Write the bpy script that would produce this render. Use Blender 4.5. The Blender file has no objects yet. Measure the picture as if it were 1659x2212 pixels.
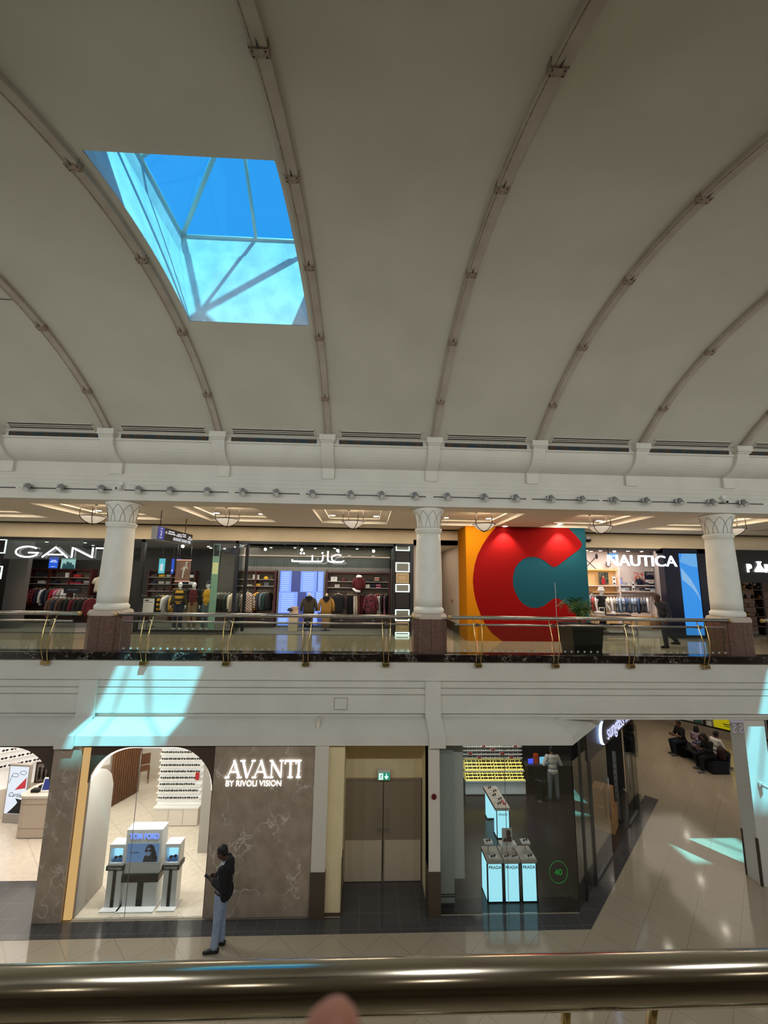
import bpy, bmesh, math, random
from mathutils import Vector, Matrix
PI = math.pi
random.seed(7)
SC = bpy.context.scene
COL = SC.collection

# ---------------------------------------------------------------- camera
CAMZ = 7.0
F_PX, PITCH, YAW, ROLL = 893.177, 0.163307971, 0.0396748408, 0.0142962265


def cam_axes():
    cy_, sy_ = math.cos(YAW), math.sin(YAW)
    rz = Matrix(((cy_, -sy_, 0), (sy_, cy_, 0), (0, 0, 1)))
    ax = Matrix(((1, 0, 0), (0, 0, -1), (0, 1, 0)))
    cp, sp = math.cos(PITCH), math.sin(PITCH)
    rx = Matrix(((1, 0, 0), (0, cp, sp), (0, -sp, cp)))
    cr, sr = math.cos(ROLL), math.sin(ROLL)
    rr = Matrix(((cr, -sr, 0), (sr, cr, 0), (0, 0, 1)))
    return rr @ rx @ ax @ rz          # rows: image right, image down, forward


R3 = cam_axes()
cd = bpy.data.cameras.new('camera')
cam = bpy.data.objects.new('camera', cd)
COL.objects.link(cam)
right, down, fwd = R3[0], R3[1], R3[2]
cam.matrix_world = Matrix(((right[0], -down[0], -fwd[0], 0.0), (right[1], -down[1], -fwd[1], 0.0),
                           (right[2], -down[2], -fwd[2], CAMZ), (0, 0, 0, 1)))
cd.sensor_fit = 'HORIZONTAL'
cd.sensor_width = 36.0
cd.lens = F_PX / 1659 * 36.0
cd.clip_start = 0.01
cd.clip_end = 200
cd.dof.use_dof = True
cd.dof.focus_distance = 12.0
cd.dof.aperture_fstop = 12.0
SC.camera = cam

# ---------------------------------------------------------------- world, sun, exposure
SC.view_settings.view_transform = 'Standard'
SC.view_settings.look = 'None'
SC.view_settings.gamma = 1.0
SC.view_settings.use_curve_mapping = False
SC.view_settings.exposure = 0.0
SC.cycles.use_denoising = True
SC.cycles.max_bounces = 7
SC.cycles.diffuse_bounces = 4
SC.cycles.glossy_bounces = 3
SC.cycles.transmission_bounces = 4
SC.cycles.transparent_max_bounces = 16
SC.cycles.sample_clamp_indirect = 6.0
SC.cycles.caustics_reflective = False
SC.cycles.caustics_refractive = False


def lin(c):
    out = []
    for v in c[:3]:
        v = v / 255.0
        out.append(v / 12.92 if v <= 0.04045 else ((v + 0.055) / 1.055) ** 2.4)
    return (out[0], out[1], out[2], 1.0)


W = bpy.data.worlds.new('world')
SC.world = W
W.use_nodes = True
nt = W.node_tree
nt.nodes.clear()
wo = nt.nodes.new('ShaderNodeOutputWorld')
bg = nt.nodes.new('ShaderNodeBackground')
geo = nt.nodes.new('ShaderNodeNewGeometry')
sep = nt.nodes.new('ShaderNodeSeparateXYZ')
rmp = nt.nodes.new('ShaderNodeValToRGB')
mr = nt.nodes.new('ShaderNodeMapRange')
mr.inputs[1].default_value = -1.0
mr.inputs[2].default_value = 1.0
tc = nt.nodes.new('ShaderNodeTexCoord')
nt.links.new(tc.outputs['Generated'], sep.inputs[0])
nt.links.new(sep.outputs[2], mr.inputs[0])
nt.links.new(mr.outputs[0], rmp.inputs[0])
nt.links.new(rmp.outputs[0], bg.inputs[0])
nt.links.new(bg.outputs[0], wo.inputs[0])
WORLD_LOW = (0.50, 0.47, 0.40, 1)
WORLD_HOR = (0.52, 0.50, 0.43, 1)
WORLD_SKY = (0.16, 0.47, 0.95, 1)
e = rmp.color_ramp.elements
e[0].position = 0.0
e[0].color = WORLD_LOW
e[1].position = 0.66
e[1].color = WORLD_SKY
k = rmp.color_ramp.elements.new(0.56)
k.color = WORLD_HOR
bg.inputs[1].default_value = 1.0

SUN_DIR = Vector((-0.63, 1.0, -1.91)).normalized()
sd = bpy.data.lights.new('sun', 'SUN')
sd.energy = 9.5
sd.angle = math.radians(0.9)
sd.color = (1.0, 0.97, 0.92)
sun = bpy.data.objects.new('sun', sd)
sun.rotation_euler = SUN_DIR.to_track_quat('-Z', 'Y').to_euler()
sun.location = (3, -5, 30)
COL.objects.link(sun)


def area(name, loc, sx, sy, power, color=(1, 0.9, 0.75), direction=(0, 0, -1), spread=180):
    d = bpy.data.lights.new(name, 'AREA')
    d.shape = 'RECTANGLE'
    d.size = sx
    d.size_y = sy
    d.energy = power
    d.color = color
    d.spread = math.radians(spread)
    o = bpy.data.objects.new(name, d)
    o.location = loc
    o.rotation_euler = Vector(direction).to_track_quat('-Z', 'Y').to_euler()
    COL.objects.link(o)
    return o


WARM = (1.0, 0.83, 0.62)
NEUT = (1.0, 0.93, 0.84)
COOL = (0.92, 0.96, 1.0)
# unseen fill spots added on the near side to brighten facade and vault
FILL_W, FILL_UP = 210, 130
for k_ in range(12):
    for nm_, e_, d_, sz_ in (('atrium_fill', FILL_W, (0, 1, -0.75), 165), ('atrium_fill_up', FILL_UP, (0, 1, 0.20), 84)):
        d = bpy.data.lights.new(nm_, 'SPOT')
        d.energy = e_
        d.color = (1.0, 1.0, 0.975)
        d.spot_size = math.radians(sz_)
        d.spot_blend = 1.0
        d.shadow_soft_size = 0.10
        o = bpy.data.objects.new(nm_, d)
        o.location = (-13.0 + 2.7 * k_, 0.78, 9.15 if nm_ == 'atrium_fill' else 9.4)
        o.rotation_euler = Vector(d_).to_track_quat('-Z', 'Y').to_euler()
        COL.objects.link(o)



# ---------------------------------------------------------------- geometry helpers


def at(px, py, Y):
    """world point where the sight line of a photo pixel meets the plane y = Y"""
    d = R3.transposed() @ Vector(((px - 829.5) / F_PX, (py - 1106) / F_PX, 1.0))
    d *= Y / d.y
    return Vector((d.x, d.y, d.z + CAMZ))


def atz(px, py, Z):
    d = R3.transposed() @ Vector(((px - 829.5) / F_PX, (py - 1106) / F_PX, 1.0))
    d *= (Z - CAMZ) / d.z
    return Vector((d.x, d.y, Z))


class MB:
    def __init__(self):
        self.v, self.f, self.m, self.s = [], [], [], []
        self.mi = 0

    def add(self, verts, faces, smooth=False, M=None):
        b = len(self.v)
        for p in verts:
            p = Vector(p)
            if M is not None:
                p = M @ p
            self.v.append((p.x, p.y, p.z))
        for fc in faces:
            self.f.append([b + i for i in fc])
            self.m.append(self.mi)
            self.s.append(smooth)
        return self

    def mat(self, i):
        self.mi = i
        return self

    def box(self, x0, x1, y0, y1, z0, z1, M=None):
        v = [(x0, y0, z0), (x1, y0, z0), (x1, y1, z0), (x0, y1, z0), (x0, y0, z1), (x1, y0, z1), (x1, y1, z1), (x0, y1, z1)]
        f = [(3, 2, 1, 0), (4, 5, 6, 7), (0, 1, 5, 4), (1, 2, 6, 5), (2, 3, 7, 6), (3, 0, 4, 7)]
        return self.add(v, f, M=M)

    def quad(self, a, b, c, d, M=None):
        return self.add([a, b, c, d], [(0, 1, 2, 3)], M=M)

    def cyl(self, p0, p1, r0, r1=None, n=16, caps=True, smooth=True, M=None):
        r1 = r0 if r1 is None else r1
        p0, p1 = Vector(p0), Vector(p1)
        z = (p1 - p0).normalized()
        x = z.orthogonal().normalized()
        y = z.cross(x)
        vs = []
        for p, r in ((p0, r0), (p1, r1)):
            for i in range(n):
                a = 2 * PI * i / n
                vs.append(p + x * (r * math.cos(a)) + y * (r * math.sin(a)))
        self.add(vs, [(i, (i + 1) % n, n + (i + 1) % n, n + i) for i in range(n)], smooth, M)
        if caps:
            self.add(vs, [tuple(range(n))[::-1], tuple(range(n, 2 * n))], False, M)
        return self

    def lathe(self, prof, n=32, c=(0, 0, 0), smooth=True, a0=0.0, M=None):
        """prof: list of (radius, z) bottom to top"""
        vs, fs = [], []
        for r, z in prof:
            for i in range(n):
                a = a0 + 2 * PI * i / n
                vs.append((c[0] + r * math.cos(a), c[1] + r * math.sin(a), c[2] + z))
        for j in range(len(prof) - 1):
            for i in range(n):
                fs.append((j * n + i, j * n + (i + 1) % n, (j + 1) * n + (i + 1) % n, (j + 1) * n + i))
        self.add(vs, fs, smooth, M)
        L = len(prof) - 1
        self.add(vs, [tuple(range(n))[::-1], tuple(range(L * n, L * n + n))], False, M)
        return self

    def tube(self, pts, r, n=10, closed=False, M=None):
        pts = [Vector(p) for p in pts]
        rs = r if isinstance(r, (list, tuple)) else [r] * len(pts)
        vs, fs = [], []
        N = len(pts)
        prev = None
        for i, p in enumerate(pts):
            a = pts[i - 1] if (i > 0 or closed) else p
            b = pts[(i + 1) % N] if (i < N - 1 or closed) else p
            t = (b - a).normalized()
            if prev is None:
                x = t.orthogonal().normalized()
            else:
                x = (prev - t * prev.dot(t))
                x = x.normalized() if x.length > 1e-6 else t.orthogonal().normalized()
            prev = x
            y = t.cross(x)
            for k_ in range(n):
                a_ = 2 * PI * k_ / n
                vs.append(p + x * (rs[i] * math.cos(a_)) + y * (rs[i] * math.sin(a_)))
        for i in range(N if closed else N - 1):
            j = (i + 1) % N
            for k_ in range(n):
                fs.append((i * n + k_, i * n + (k_ + 1) % n, j * n + (k_ + 1) % n, j * n + k_))
        self.add(vs, fs, True, M)
        if not closed:
            self.add(vs, [tuple(range(n))[::-1], tuple(range((N - 1) * n, N * n))], False, M)
        return self

    def prism(self, poly, t0, t1, plane='XZ', M=None):
        """poly 2-D outline extruded between t0 and t1 along the third axis"""
        n = len(poly)

        def P(u, w, t):
            return (u, t, w) if plane == 'XZ' else ((u, w, t) if plane == 'XY' else (t, u, w))
        vs = [P(u, w, t0) for u, w in poly] + [P(u, w, t1) for u, w in poly]
        fs = [tuple(range(n)), tuple(range(n, 2 * n))[::-1]] + [(i, n + i, n + (i + 1) % n, (i + 1) % n) for i in range(n)]
        return self.add(vs, fs, M=M)

    def ell(self, c, rx, ry, rz, n=12, m=8, M=None):
        c = Vector(c)
        vs = [c + Vector((0, 0, -rz))]
        for j in range(1, m):
            ph = -PI / 2 + PI * j / m
            for i in range(n):
                a = 2 * PI * i / n
                vs.append(c + Vector((rx * math.cos(ph) * math.cos(a), ry * math.cos(ph) * math.sin(a), rz * math.sin(ph))))
        vs.append(c + Vector((0, 0, rz)))
        fs = [(0, 1 + (i + 1) % n, 1 + i) for i in range(n)]
        for j in range(m - 2):
            for i in range(n):
                a, b = 1 + j * n + i, 1 + j * n + (i + 1) % n
                fs.append((a, b, b + n, a + n))
        L = len(vs) - 1
        o = 1 + (m - 2) * n
        fs += [(o + i, o + (i + 1) % n, L) for i in range(n)]
        return self.add(vs, fs, True, M)

    def grid(self, fn, nu, nv, smooth=True, flip=False, M=None):
        vs = [fn(i / nu, j / nv) for j in range(nv + 1) for i in range(nu + 1)]
        fs = []
        for j in range(nv):
            for i in range(nu):
                a = j * (nu + 1) + i
                q = (a, a + 1, a + nu + 2, a + nu + 1)
                fs.append(q[::-1] if flip else q)
        return self.add(vs, fs, smooth, M)

    def build(self, name, mats, parent=None, loc=None, rotz=0.0, bevel=0.0, seg=2, solid=0.0, recalc=True):
        me = bpy.data.meshes.new(name)
        me.from_pydata(self.v, [], self.f)
        mats = mats if isinstance(mats, (list, tuple)) else [mats]
        for m_ in mats:
            me.materials.append(m_)
        me.polygons.foreach_set('material_index', self.m)
        me.polygons.foreach_set('use_smooth', self.s)
        if recalc:
            bm_ = bmesh.new()
            bm_.from_mesh(me)
            bmesh.ops.remove_doubles(bm_, verts=bm_.verts, dist=1e-6)
            bmesh.ops.recalc_face_normals(bm_, faces=bm_.faces)
            bm_.to_mesh(me)
            bm_.free()
        me.update()
        o = bpy.data.objects.new(name, me)
        COL.objects.link(o)
        if parent is not None:
            o.parent = parent
        if loc is not None:
            o.location = loc
        o.rotation_euler = (0, 0, rotz)
        if solid:
            md = o.modifiers.new('solid', 'SOLIDIFY')
            md.thickness = solid
            md.offset = 0
        if bevel:
            md = o.modifiers.new('bevel', 'BEVEL')
            md.width = bevel
            md.segments = seg
            md.limit_method = 'ANGLE'
            md.angle_limit = math.radians(40)
        return o


def tag(o, label=None, cat=None, group=None, kind=None):
    if label:
        o['label'] = label
    if cat:
        o['category'] = cat
    if group:
        o['group'] = group
    if kind:
        o['kind'] = kind
    return o


def struct(o, label=None):
    o['kind'] = 'structure'
    if label:
        o['label'] = label
    return o


def thing(name, label, cat, loc=(0, 0, 0), rotz=0.0, group=None, kind=None):
    o = bpy.data.objects.new(name, None)
    o.empty_display_size = 0.1
    COL.objects.link(o)
    o.location = loc
    o.rotation_euler = (0, 0, rotz)
    return tag(o, label, cat, group, kind)


KIDS = {}


def tree_copy(o, parent=None):
    c = o.copy()
    COL.objects.link(c)
    c.parent = parent
    for ch in [x for x in bpy.data.objects if x.parent == o]:
        tree_copy(ch, c)
    return c


def dup(o, loc, rotz=0.0, label=None, group=None, scale=None):
    c = o.copy()
    COL.objects.link(c)
    c.location = loc
    c.rotation_euler = (0, 0, rotz)
    if scale:
        c.scale = scale
    if label:
        c['label'] = label
    if group:
        c['group'] = group
    for ch in list(o.children):
        d = ch.copy()
        COL.objects.link(d)
        d.parent = c
        for g in list(ch.children):
            h = g.copy()
            COL.objects.link(h)
            h.parent = d
    return c


def text(name, s, size, mat_, parent=None, loc=(0, 0, 0), rot=(PI / 2, 0, 0), sx=1.0, extrude=0.01, offset=0.0, align='CENTER', shear=0.0, bevel=0.0, space=1.0):
    cu = bpy.data.curves.new(name, 'FONT')
    cu.body = s
    cu.size = size
    cu.extrude = extrude
    cu.offset = offset
    cu.align_x = align
    cu.align_y = 'BOTTOM_BASELINE'
    cu.shear = shear
    cu.bevel_depth = bevel
    cu.space_character = space
    cu.resolution_u = 4
    cu.materials.append(mat_)
    tmp = bpy.data.objects.new(name, cu)
    COL.objects.link(tmp)
    me = bpy.data.meshes.new_from_object(tmp.evaluated_get(bpy.context.evaluated_depsgraph_get()))
    bpy.data.objects.remove(tmp)
    bpy.data.curves.remove(cu)
    me.name = name
    if not me.materials:
        me.materials.append(mat_)
    o = bpy.data.objects.new(name, me)
    COL.objects.link(o)
    o.parent = parent
    o.location = loc
    o.rotation_euler = rot
    o.scale = (sx, 1, 1)
    return o


# ---------------------------------------------------------------- materials
MATS = {}


def pmat(name, c, rough=0.6, metal=0.0, spec=0.5, c2=None, scale=6.0, amt=None, bump=0.0, bscale=60.0, emit=0.0, ecol=None, stretch=None, coat=0.0, detail=4.0, lo=0.35, hi=0.65):
    """one procedural surface; c and c2 are sRGB 0-255, mixed by noise"""
    if name in MATS:
        return MATS[name]
    m = bpy.data.materials.new(name)
    m.use_nodes = True
    N, L = m.node_tree.nodes, m.node_tree.links
    b = N['Principled BSDF']
    b.inputs['Base Color'].default_value = lin(c)
    b.inputs['Roughness'].default_value = rough
    b.inputs['Metallic'].default_value = metal
    b.inputs['Specular IOR Level'].default_value = spec
    if coat:
        b.inputs['Coat Weight'].default_value = coat
        b.inputs['Coat Roughness'].default_value = 0.05
    if emit:
        b.inputs['Emission Color'].default_value = lin(ecol or c)
        b.inputs['Emission Strength'].default_value = emit
    if c2 is not None or bump:
        t = N.new('ShaderNodeTexCoord')
        src = t.outputs['Object']
        if stretch:
            mp = N.new('ShaderNodeMapping')
            mp.inputs['Scale'].default_value = stretch
            L.new(src, mp.inputs[0])
            src = mp.outputs[0]
    if c2 is not None:
        n = N.new('ShaderNodeTexNoise')
        n.inputs['Scale'].default_value = scale
        n.inputs['Detail'].default_value = detail
        L.new(src, n.inputs['Vector'])
        r = N.new('ShaderNodeValToRGB')
        r.color_ramp.elements[0].position = lo
        r.color_ramp.elements[0].color = lin(c)
        r.color_ramp.elements[1].position = hi
        r.color_ramp.elements[1].color = lin(c2)
        L.new(n.outputs['Fac'], r.inputs[0])
        L.new(r.outputs[0], b.inputs['Base Color'])
    if bump:
        n2 = N.new('ShaderNodeTexNoise')
        n2.inputs['Scale'].default_value = bscale
        n2.inputs['Detail'].default_value = 2.0
        L.new(src, n2.inputs['Vector'])
        bp = N.new('ShaderNodeBump')
        bp.inputs['Strength'].default_value = bump
        bp.inputs['Distance'].default_value = 0.01
        L.new(n2.outputs['Fac'], bp.inputs['Height'])
        L.new(bp.outputs[0], b.inputs['Normal'])
    MATS[name] = m
    return m


def emat(name, c, strength=1.0):
    if name in MATS:
        return MATS[name]
    m = bpy.data.materials.new(name)
    m.use_nodes = True
    N, L = m.node_tree.nodes, m.node_tree.links
    b = N['Principled BSDF']
    b.inputs['Base Color'].default_value = (0.02, 0.02, 0.02, 1)
    b.inputs['Roughness'].default_value = 0.4
    b.inputs['Emission Color'].default_value = lin(c)
    b.inputs['Emission Strength'].default_value = strength
    MATS[name] = m
    return m


def glassmat(name, tint=(1, 1, 1), refl=0.04, rough=0.0, edge=0.5):
    m = bpy.data.materials.new(name)
    m.use_nodes = True
    N, L = m.node_tree.nodes, m.node_tree.links
    N.clear()
    o = N.new('ShaderNodeOutputMaterial')
    mix = N.new('ShaderNodeMixShader')
    tr = N.new('ShaderNodeBsdfTransparent')
    gl = N.new('ShaderNodeBsdfGlossy')
    tr.inputs[0].default_value = (*tint, 1)
    gl.inputs[0].default_value = (1, 1, 1, 1)
    gl.inputs['Roughness'].default_value = rough
    lw = N.new('ShaderNodeLayerWeight')
    lw.inputs[0].default_value = 0.25
    ma = N.new('ShaderNodeMath')
    ma.operation = 'MULTIPLY_ADD'
    ma.inputs[1].default_value = edge
    ma.inputs[2].default_value = refl
    L.new(lw.outputs['Fresnel'], ma.inputs[0])
    L.new(ma.outputs[0], mix.inputs[0])
    L.new(tr.outputs[0], mix.inputs[1])
    L.new(gl.outputs[0], mix.inputs[2])
    L.new(mix.outputs[0], o.inputs[0])
    MATS[name] = m
    return m


def tilemat(name, c, c2, joint, size=0.6, angle=0.0, rough=0.1, jw=0.006, nscale=90.0, offset=0.0, wid=1.0, org=None):
    m = bpy.data.materials.new(name)
    m.use_nodes = True
    N, L = m.node_tree.nodes, m.node_tree.links
    b = N['Principled BSDF']
    t = N.new('ShaderNodeTexCoord')
    mp = N.new('ShaderNodeMapping')
    mp.inputs['Rotation'].default_value = (0, 0, angle)
    if org:
        ca, sa = math.cos(angle), math.sin(angle)
        mp.inputs['Location'].default_value = (-(org[0] * ca - org[1] * sa), -(org[0] * sa + org[1] * ca), 0)
    L.new(t.outputs['Object'], mp.inputs[0])
    br = N.new('ShaderNodeTexBrick')
    br.offset = offset
    br.inputs['Scale'].default_value = 1.0
    br.inputs['Mortar Size'].default_value = jw
    br.inputs['Mortar Smooth'].default_value = 0.0
    br.inputs['Brick Width'].default_value = size * wid
    br.inputs['Row Height'].default_value = size
    L.new(mp.outputs[0], br.inputs['Vector'])
    n = N.new('ShaderNodeTexNoise')
    n.inputs['Scale'].default_value = nscale
    n.inputs['Detail'].default_value = 3
    L.new(t.outputs['Object'], n.inputs['Vector'])
    r = N.new('ShaderNodeValToRGB')
    r.color_ramp.elements[0].position = 0.35
    r.color_ramp.elements[0].color = lin(c)
    r.color_ramp.elements[1].position = 0.65
    r.color_ramp.elements[1].color = lin(c2)
    L.new(n.outputs['Fac'], r.inputs[0])
    L.new(r.outputs[0], br.inputs['Color1'])
    L.new(r.outputs[0], br.inputs['Color2'])
    br.inputs['Mortar'].default_value = lin(joint)
    L.new(br.outputs['Color'], b.inputs['Base Color'])
    b.inputs['Roughness'].default_value = rough
    MATS[name] = m
    return m


def marblemat(name, c, c2, vein, rough=0.15, scale=1.2, vscale=1.6, vw=0.02, spec=0.5):
    """mottled stone with thin winding veins"""
    m = bpy.data.materials.new(name)
    m.use_nodes = True
    N, L = m.node_tree.nodes, m.node_tree.links
    b = N['Principled BSDF']
    b.inputs['Roughness'].default_value = rough
    b.inputs['Specular IOR Level'].default_value = spec
    t = N.new('ShaderNodeTexCoord')
    n = N.new('ShaderNodeTexNoise')
    n.inputs['Scale'].default_value = scale
    n.inputs['Detail'].default_value = 8
    n.inputs['Roughness'].default_value = 0.6
    L.new(t.outputs['Object'], n.inputs['Vector'])
    r = N.new('ShaderNodeValToRGB')
    r.color_ramp.elements[0].position = 0.35
    r.color_ramp.elements[0].color = lin(c)
    r.color_ramp.elements[1].position = 0.68
    r.color_ramp.elements[1].color = lin(c2)
    L.new(n.outputs['Fac'], r.inputs[0])
    # veins: distance to the cell walls of a warped voronoi, broken up by noise
    mx = N.new('ShaderNodeMixRGB')
    mx.inputs[0].default_value = 0.5
    n2 = N.new('ShaderNodeTexNoise')
    n2.inputs['Scale'].default_value = vscale * 1.7
    n2.inputs['Detail'].default_value = 5
    L.new(t.outputs['Object'], n2.inputs['Vector'])
    L.new(t.outputs['Object'], mx.inputs[1])
    L.new(n2.outputs['Color'], mx.inputs[2])
    vo = N.new('ShaderNodeTexVoronoi')
    vo.feature = 'DISTANCE_TO_EDGE'
    vo.inputs['Scale'].default_value = vscale
    L.new(mx.outputs[0], vo.inputs['Vector'])
    r2 = N.new('ShaderNodeValToRGB')
    r2.color_ramp.elements[0].position = 0.0
    r2.color_ramp.elements[0].color = (0.75, 0.75, 0.75, 1)
    r2.color_ramp.elements[1].position = vw
    r2.color_ramp.elements[1].color = (0, 0, 0, 1)
    L.new(vo.outputs['Distance'], r2.inputs[0])
    n3 = N.new('ShaderNodeTexNoise')
    n3.inputs['Scale'].default_value = vscale * 1.1
    L.new(t.outputs['Object'], n3.inputs['Vector'])
    r3 = N.new('ShaderNodeValToRGB')
    r3.color_ramp.elements[0].position = 0.42
    r3.color_ramp.elements[0].color = (0, 0, 0, 1)
    r3.color_ramp.elements[1].position = 0.62
    r3.color_ramp.elements[1].color = (1, 1, 1, 1)
    L.new(n3.outputs['Fac'], r3.inputs[0])
    mu = N.new('ShaderNodeMath')
    mu.operation = 'MULTIPLY'
    L.new(r2.outputs[0], mu.inputs[0])
    L.new(r3.outputs[0], mu.inputs[1])
    fin = N.new('ShaderNodeMixRGB')
    L.new(mu.outputs[0], fin.inputs[0])
    L.new(r.outputs[0], fin.inputs[1])
    fin.inputs[2].default_value = lin(vein)
    L.new(fin.outputs[0], b.inputs['Base Color'])
    MATS[name] = m
    return m


paint = pmat('white_paint', (222, 220, 211), 0.75, c2=(215, 213, 204), scale=1.5, bump=0.06, bscale=120)
vaultpaint = pmat('vault_plaster', (198, 196, 183), 0.85, c2=(190, 188, 175), scale=0.8, bump=0.1, bscale=150)
ribpaint = pmat('rib_paint', (180, 172, 158), 0.75, c2=(164, 154, 140), scale=2.0)
darkrib = pmat('rib_dark', (98, 84, 70), 0.8, c2=(160, 146, 128), scale=25)
warmwall = pmat('cream_wall', (226, 208, 176), 0.8, c2=(220, 202, 170), scale=2)
yellowwall = pmat('yellow_wall', (238, 222, 178), 0.8, c2=(232, 216, 172), scale=2)
pinkwall = pmat('pale_wall', (214, 200, 186), 0.8)
ceilpaint = pmat('ceiling_paint', (226, 219, 206), 0.85)
black = pmat('black_frame', (16, 16, 18), 0.4)
darkin = pmat('dark_interior', (46, 42, 38), 0.7, c2=(40, 37, 34), scale=2)
greyin = pmat('grey_interior', (96, 92, 88), 0.7)
brass = pmat('brass', (226, 200, 140), 0.25, metal=1.0, c2=(208, 180, 118), scale=30)
railbronze = pmat('rail_bronze', (188, 180, 164), 0.15, metal=1.0)
steel = pmat('brushed_steel', (178, 174, 166), 0.22, metal=1.0)
silver = pmat('grey_metal', (150, 150, 148), 0.4, metal=0.6)
whitepl = pmat('white_plastic', (228, 228, 224), 0.45)
lampwhite = emat('lamp_white', (255, 244, 224), 14.0)
signwhite = emat('sign_white', (255, 255, 255), 2.4)
signled = emat('sign_led_cool', (235, 240, 255), 4.0)
woodred = pmat('red_brown_wood', (78, 30, 24), 0.5, c2=(60, 22, 18), scale=8, stretch=(1, 1, 8))
panelgrey = pmat('panelled_grey', (108, 105, 98), 0.6)
shelfgrey = pmat('shelf_grey', (150, 140, 130), 0.5)
glass_shop = glassmat('shop_glass', (0.95, 0.98, 0.97), 0.03)
glass_rail = glassmat('railing_glass', (0.80, 0.86, 0.83), 0.03)
glass_sky = glassmat('skylight_glass', (0.17, 0.74, 0.96), 0.02, edge=0.1)
granite = tilemat('dark_granite', (82, 80, 79), (72, 70, 70), (108, 107, 106), 0.42, 0.0, 0.12, 0.004)
terrazzo = tilemat('cream_terrazzo', (182, 168, 146), (170, 156, 134), (138, 126, 108), 0.75, PI / 4, 0.10, 0.004, 160, org=(4.75, 9.56))
uppertile = tilemat('upper_tile', (162, 152, 132), (152, 142, 122), (112, 103, 90), 0.6, 0.0, 0.08, 0.006, 120)
shoptile = tilemat('shop_tile', (224, 212, 194), (214, 202, 184), (180, 166, 148), 0.9, PI / 4, 0.15, 0.005, 8)
curbstone = marblemat('black_marble', (26, 22, 20), (44, 36, 32), (200, 190, 176), 0.12, 3.0, 4.0, 0.03)
brownmarble = marblemat('grey_brown_marble', (154, 139, 122), (178, 163, 146), (230, 222, 210), 0.32, 2.6, 1.9, 0.028)
plinthstone = tilemat('plinth_stone', (118, 92, 82), (100, 78, 70), (66, 52, 46), 0.33, 0.0, 0.25, 0.006, 14)

# ================================================================ the setting
X0, X1 = -20.0, 26.0
ZU = 5.05           # upper gallery floor
ZC = 8.90           # upper gallery ceiling
VY, VZ, VR = 5.5, 4.92, 7.2
TH = math.asin(4.52 / VR)


def vp(th, r=VR):
    return VY + r * math.sin(th), VZ + r * math.cos(th)


def vpoint(x, th, r=VR):
    y_, z_ = vp(th, r)
    return (x, y_, z_)


RIBX = [1.64 + 2.68 * k_ for k_ in range(-7, 9)]
SKY = [(-3.50, -1.22), (12.44, 14.72)]
TS0, TS1 = math.asin((4.33 - VY) / VR), math.asin((7.41 - VY) / VR)

# vault shell in strips, with the two skylight openings left out
mb = MB()
xs = [X0]
for a, b in SKY:
    xs += [a, b]
xs.append(X1)
for i in range(len(xs) - 1):
    a, b = xs[i], xs[i + 1]
    spans = [(-TH, TH)] if i % 2 == 0 else [(-TH, TS0), (TS1, TH)]
    for t0, t1 in spans:
        n_ = max(6, int(40 * (t1 - t0) / (2 * TH)))
        mb.grid(lambda u, v, a=a, b=b, t0=t0, t1=t1: vpoint(a + (b - a) * u, t0 + (t1 - t0) * v), 1, n_)
        ao, bo = (a + (0.5 if i else 0), b - (0.5 if i < len(xs) - 2 else 0)) if i % 2 == 0 else (a - 0.5, b + 0.5)
        mb.grid(lambda u, v, a=ao, b=bo, t0=t0, t1=t1: vpoint(a + (b - a) * u, t0 + (t1 - t0) * v, VR + 0.25), 1, n_)
struct(mb.build('ceiling', vaultpaint), 'long plastered barrel vault over the atrium')

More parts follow.
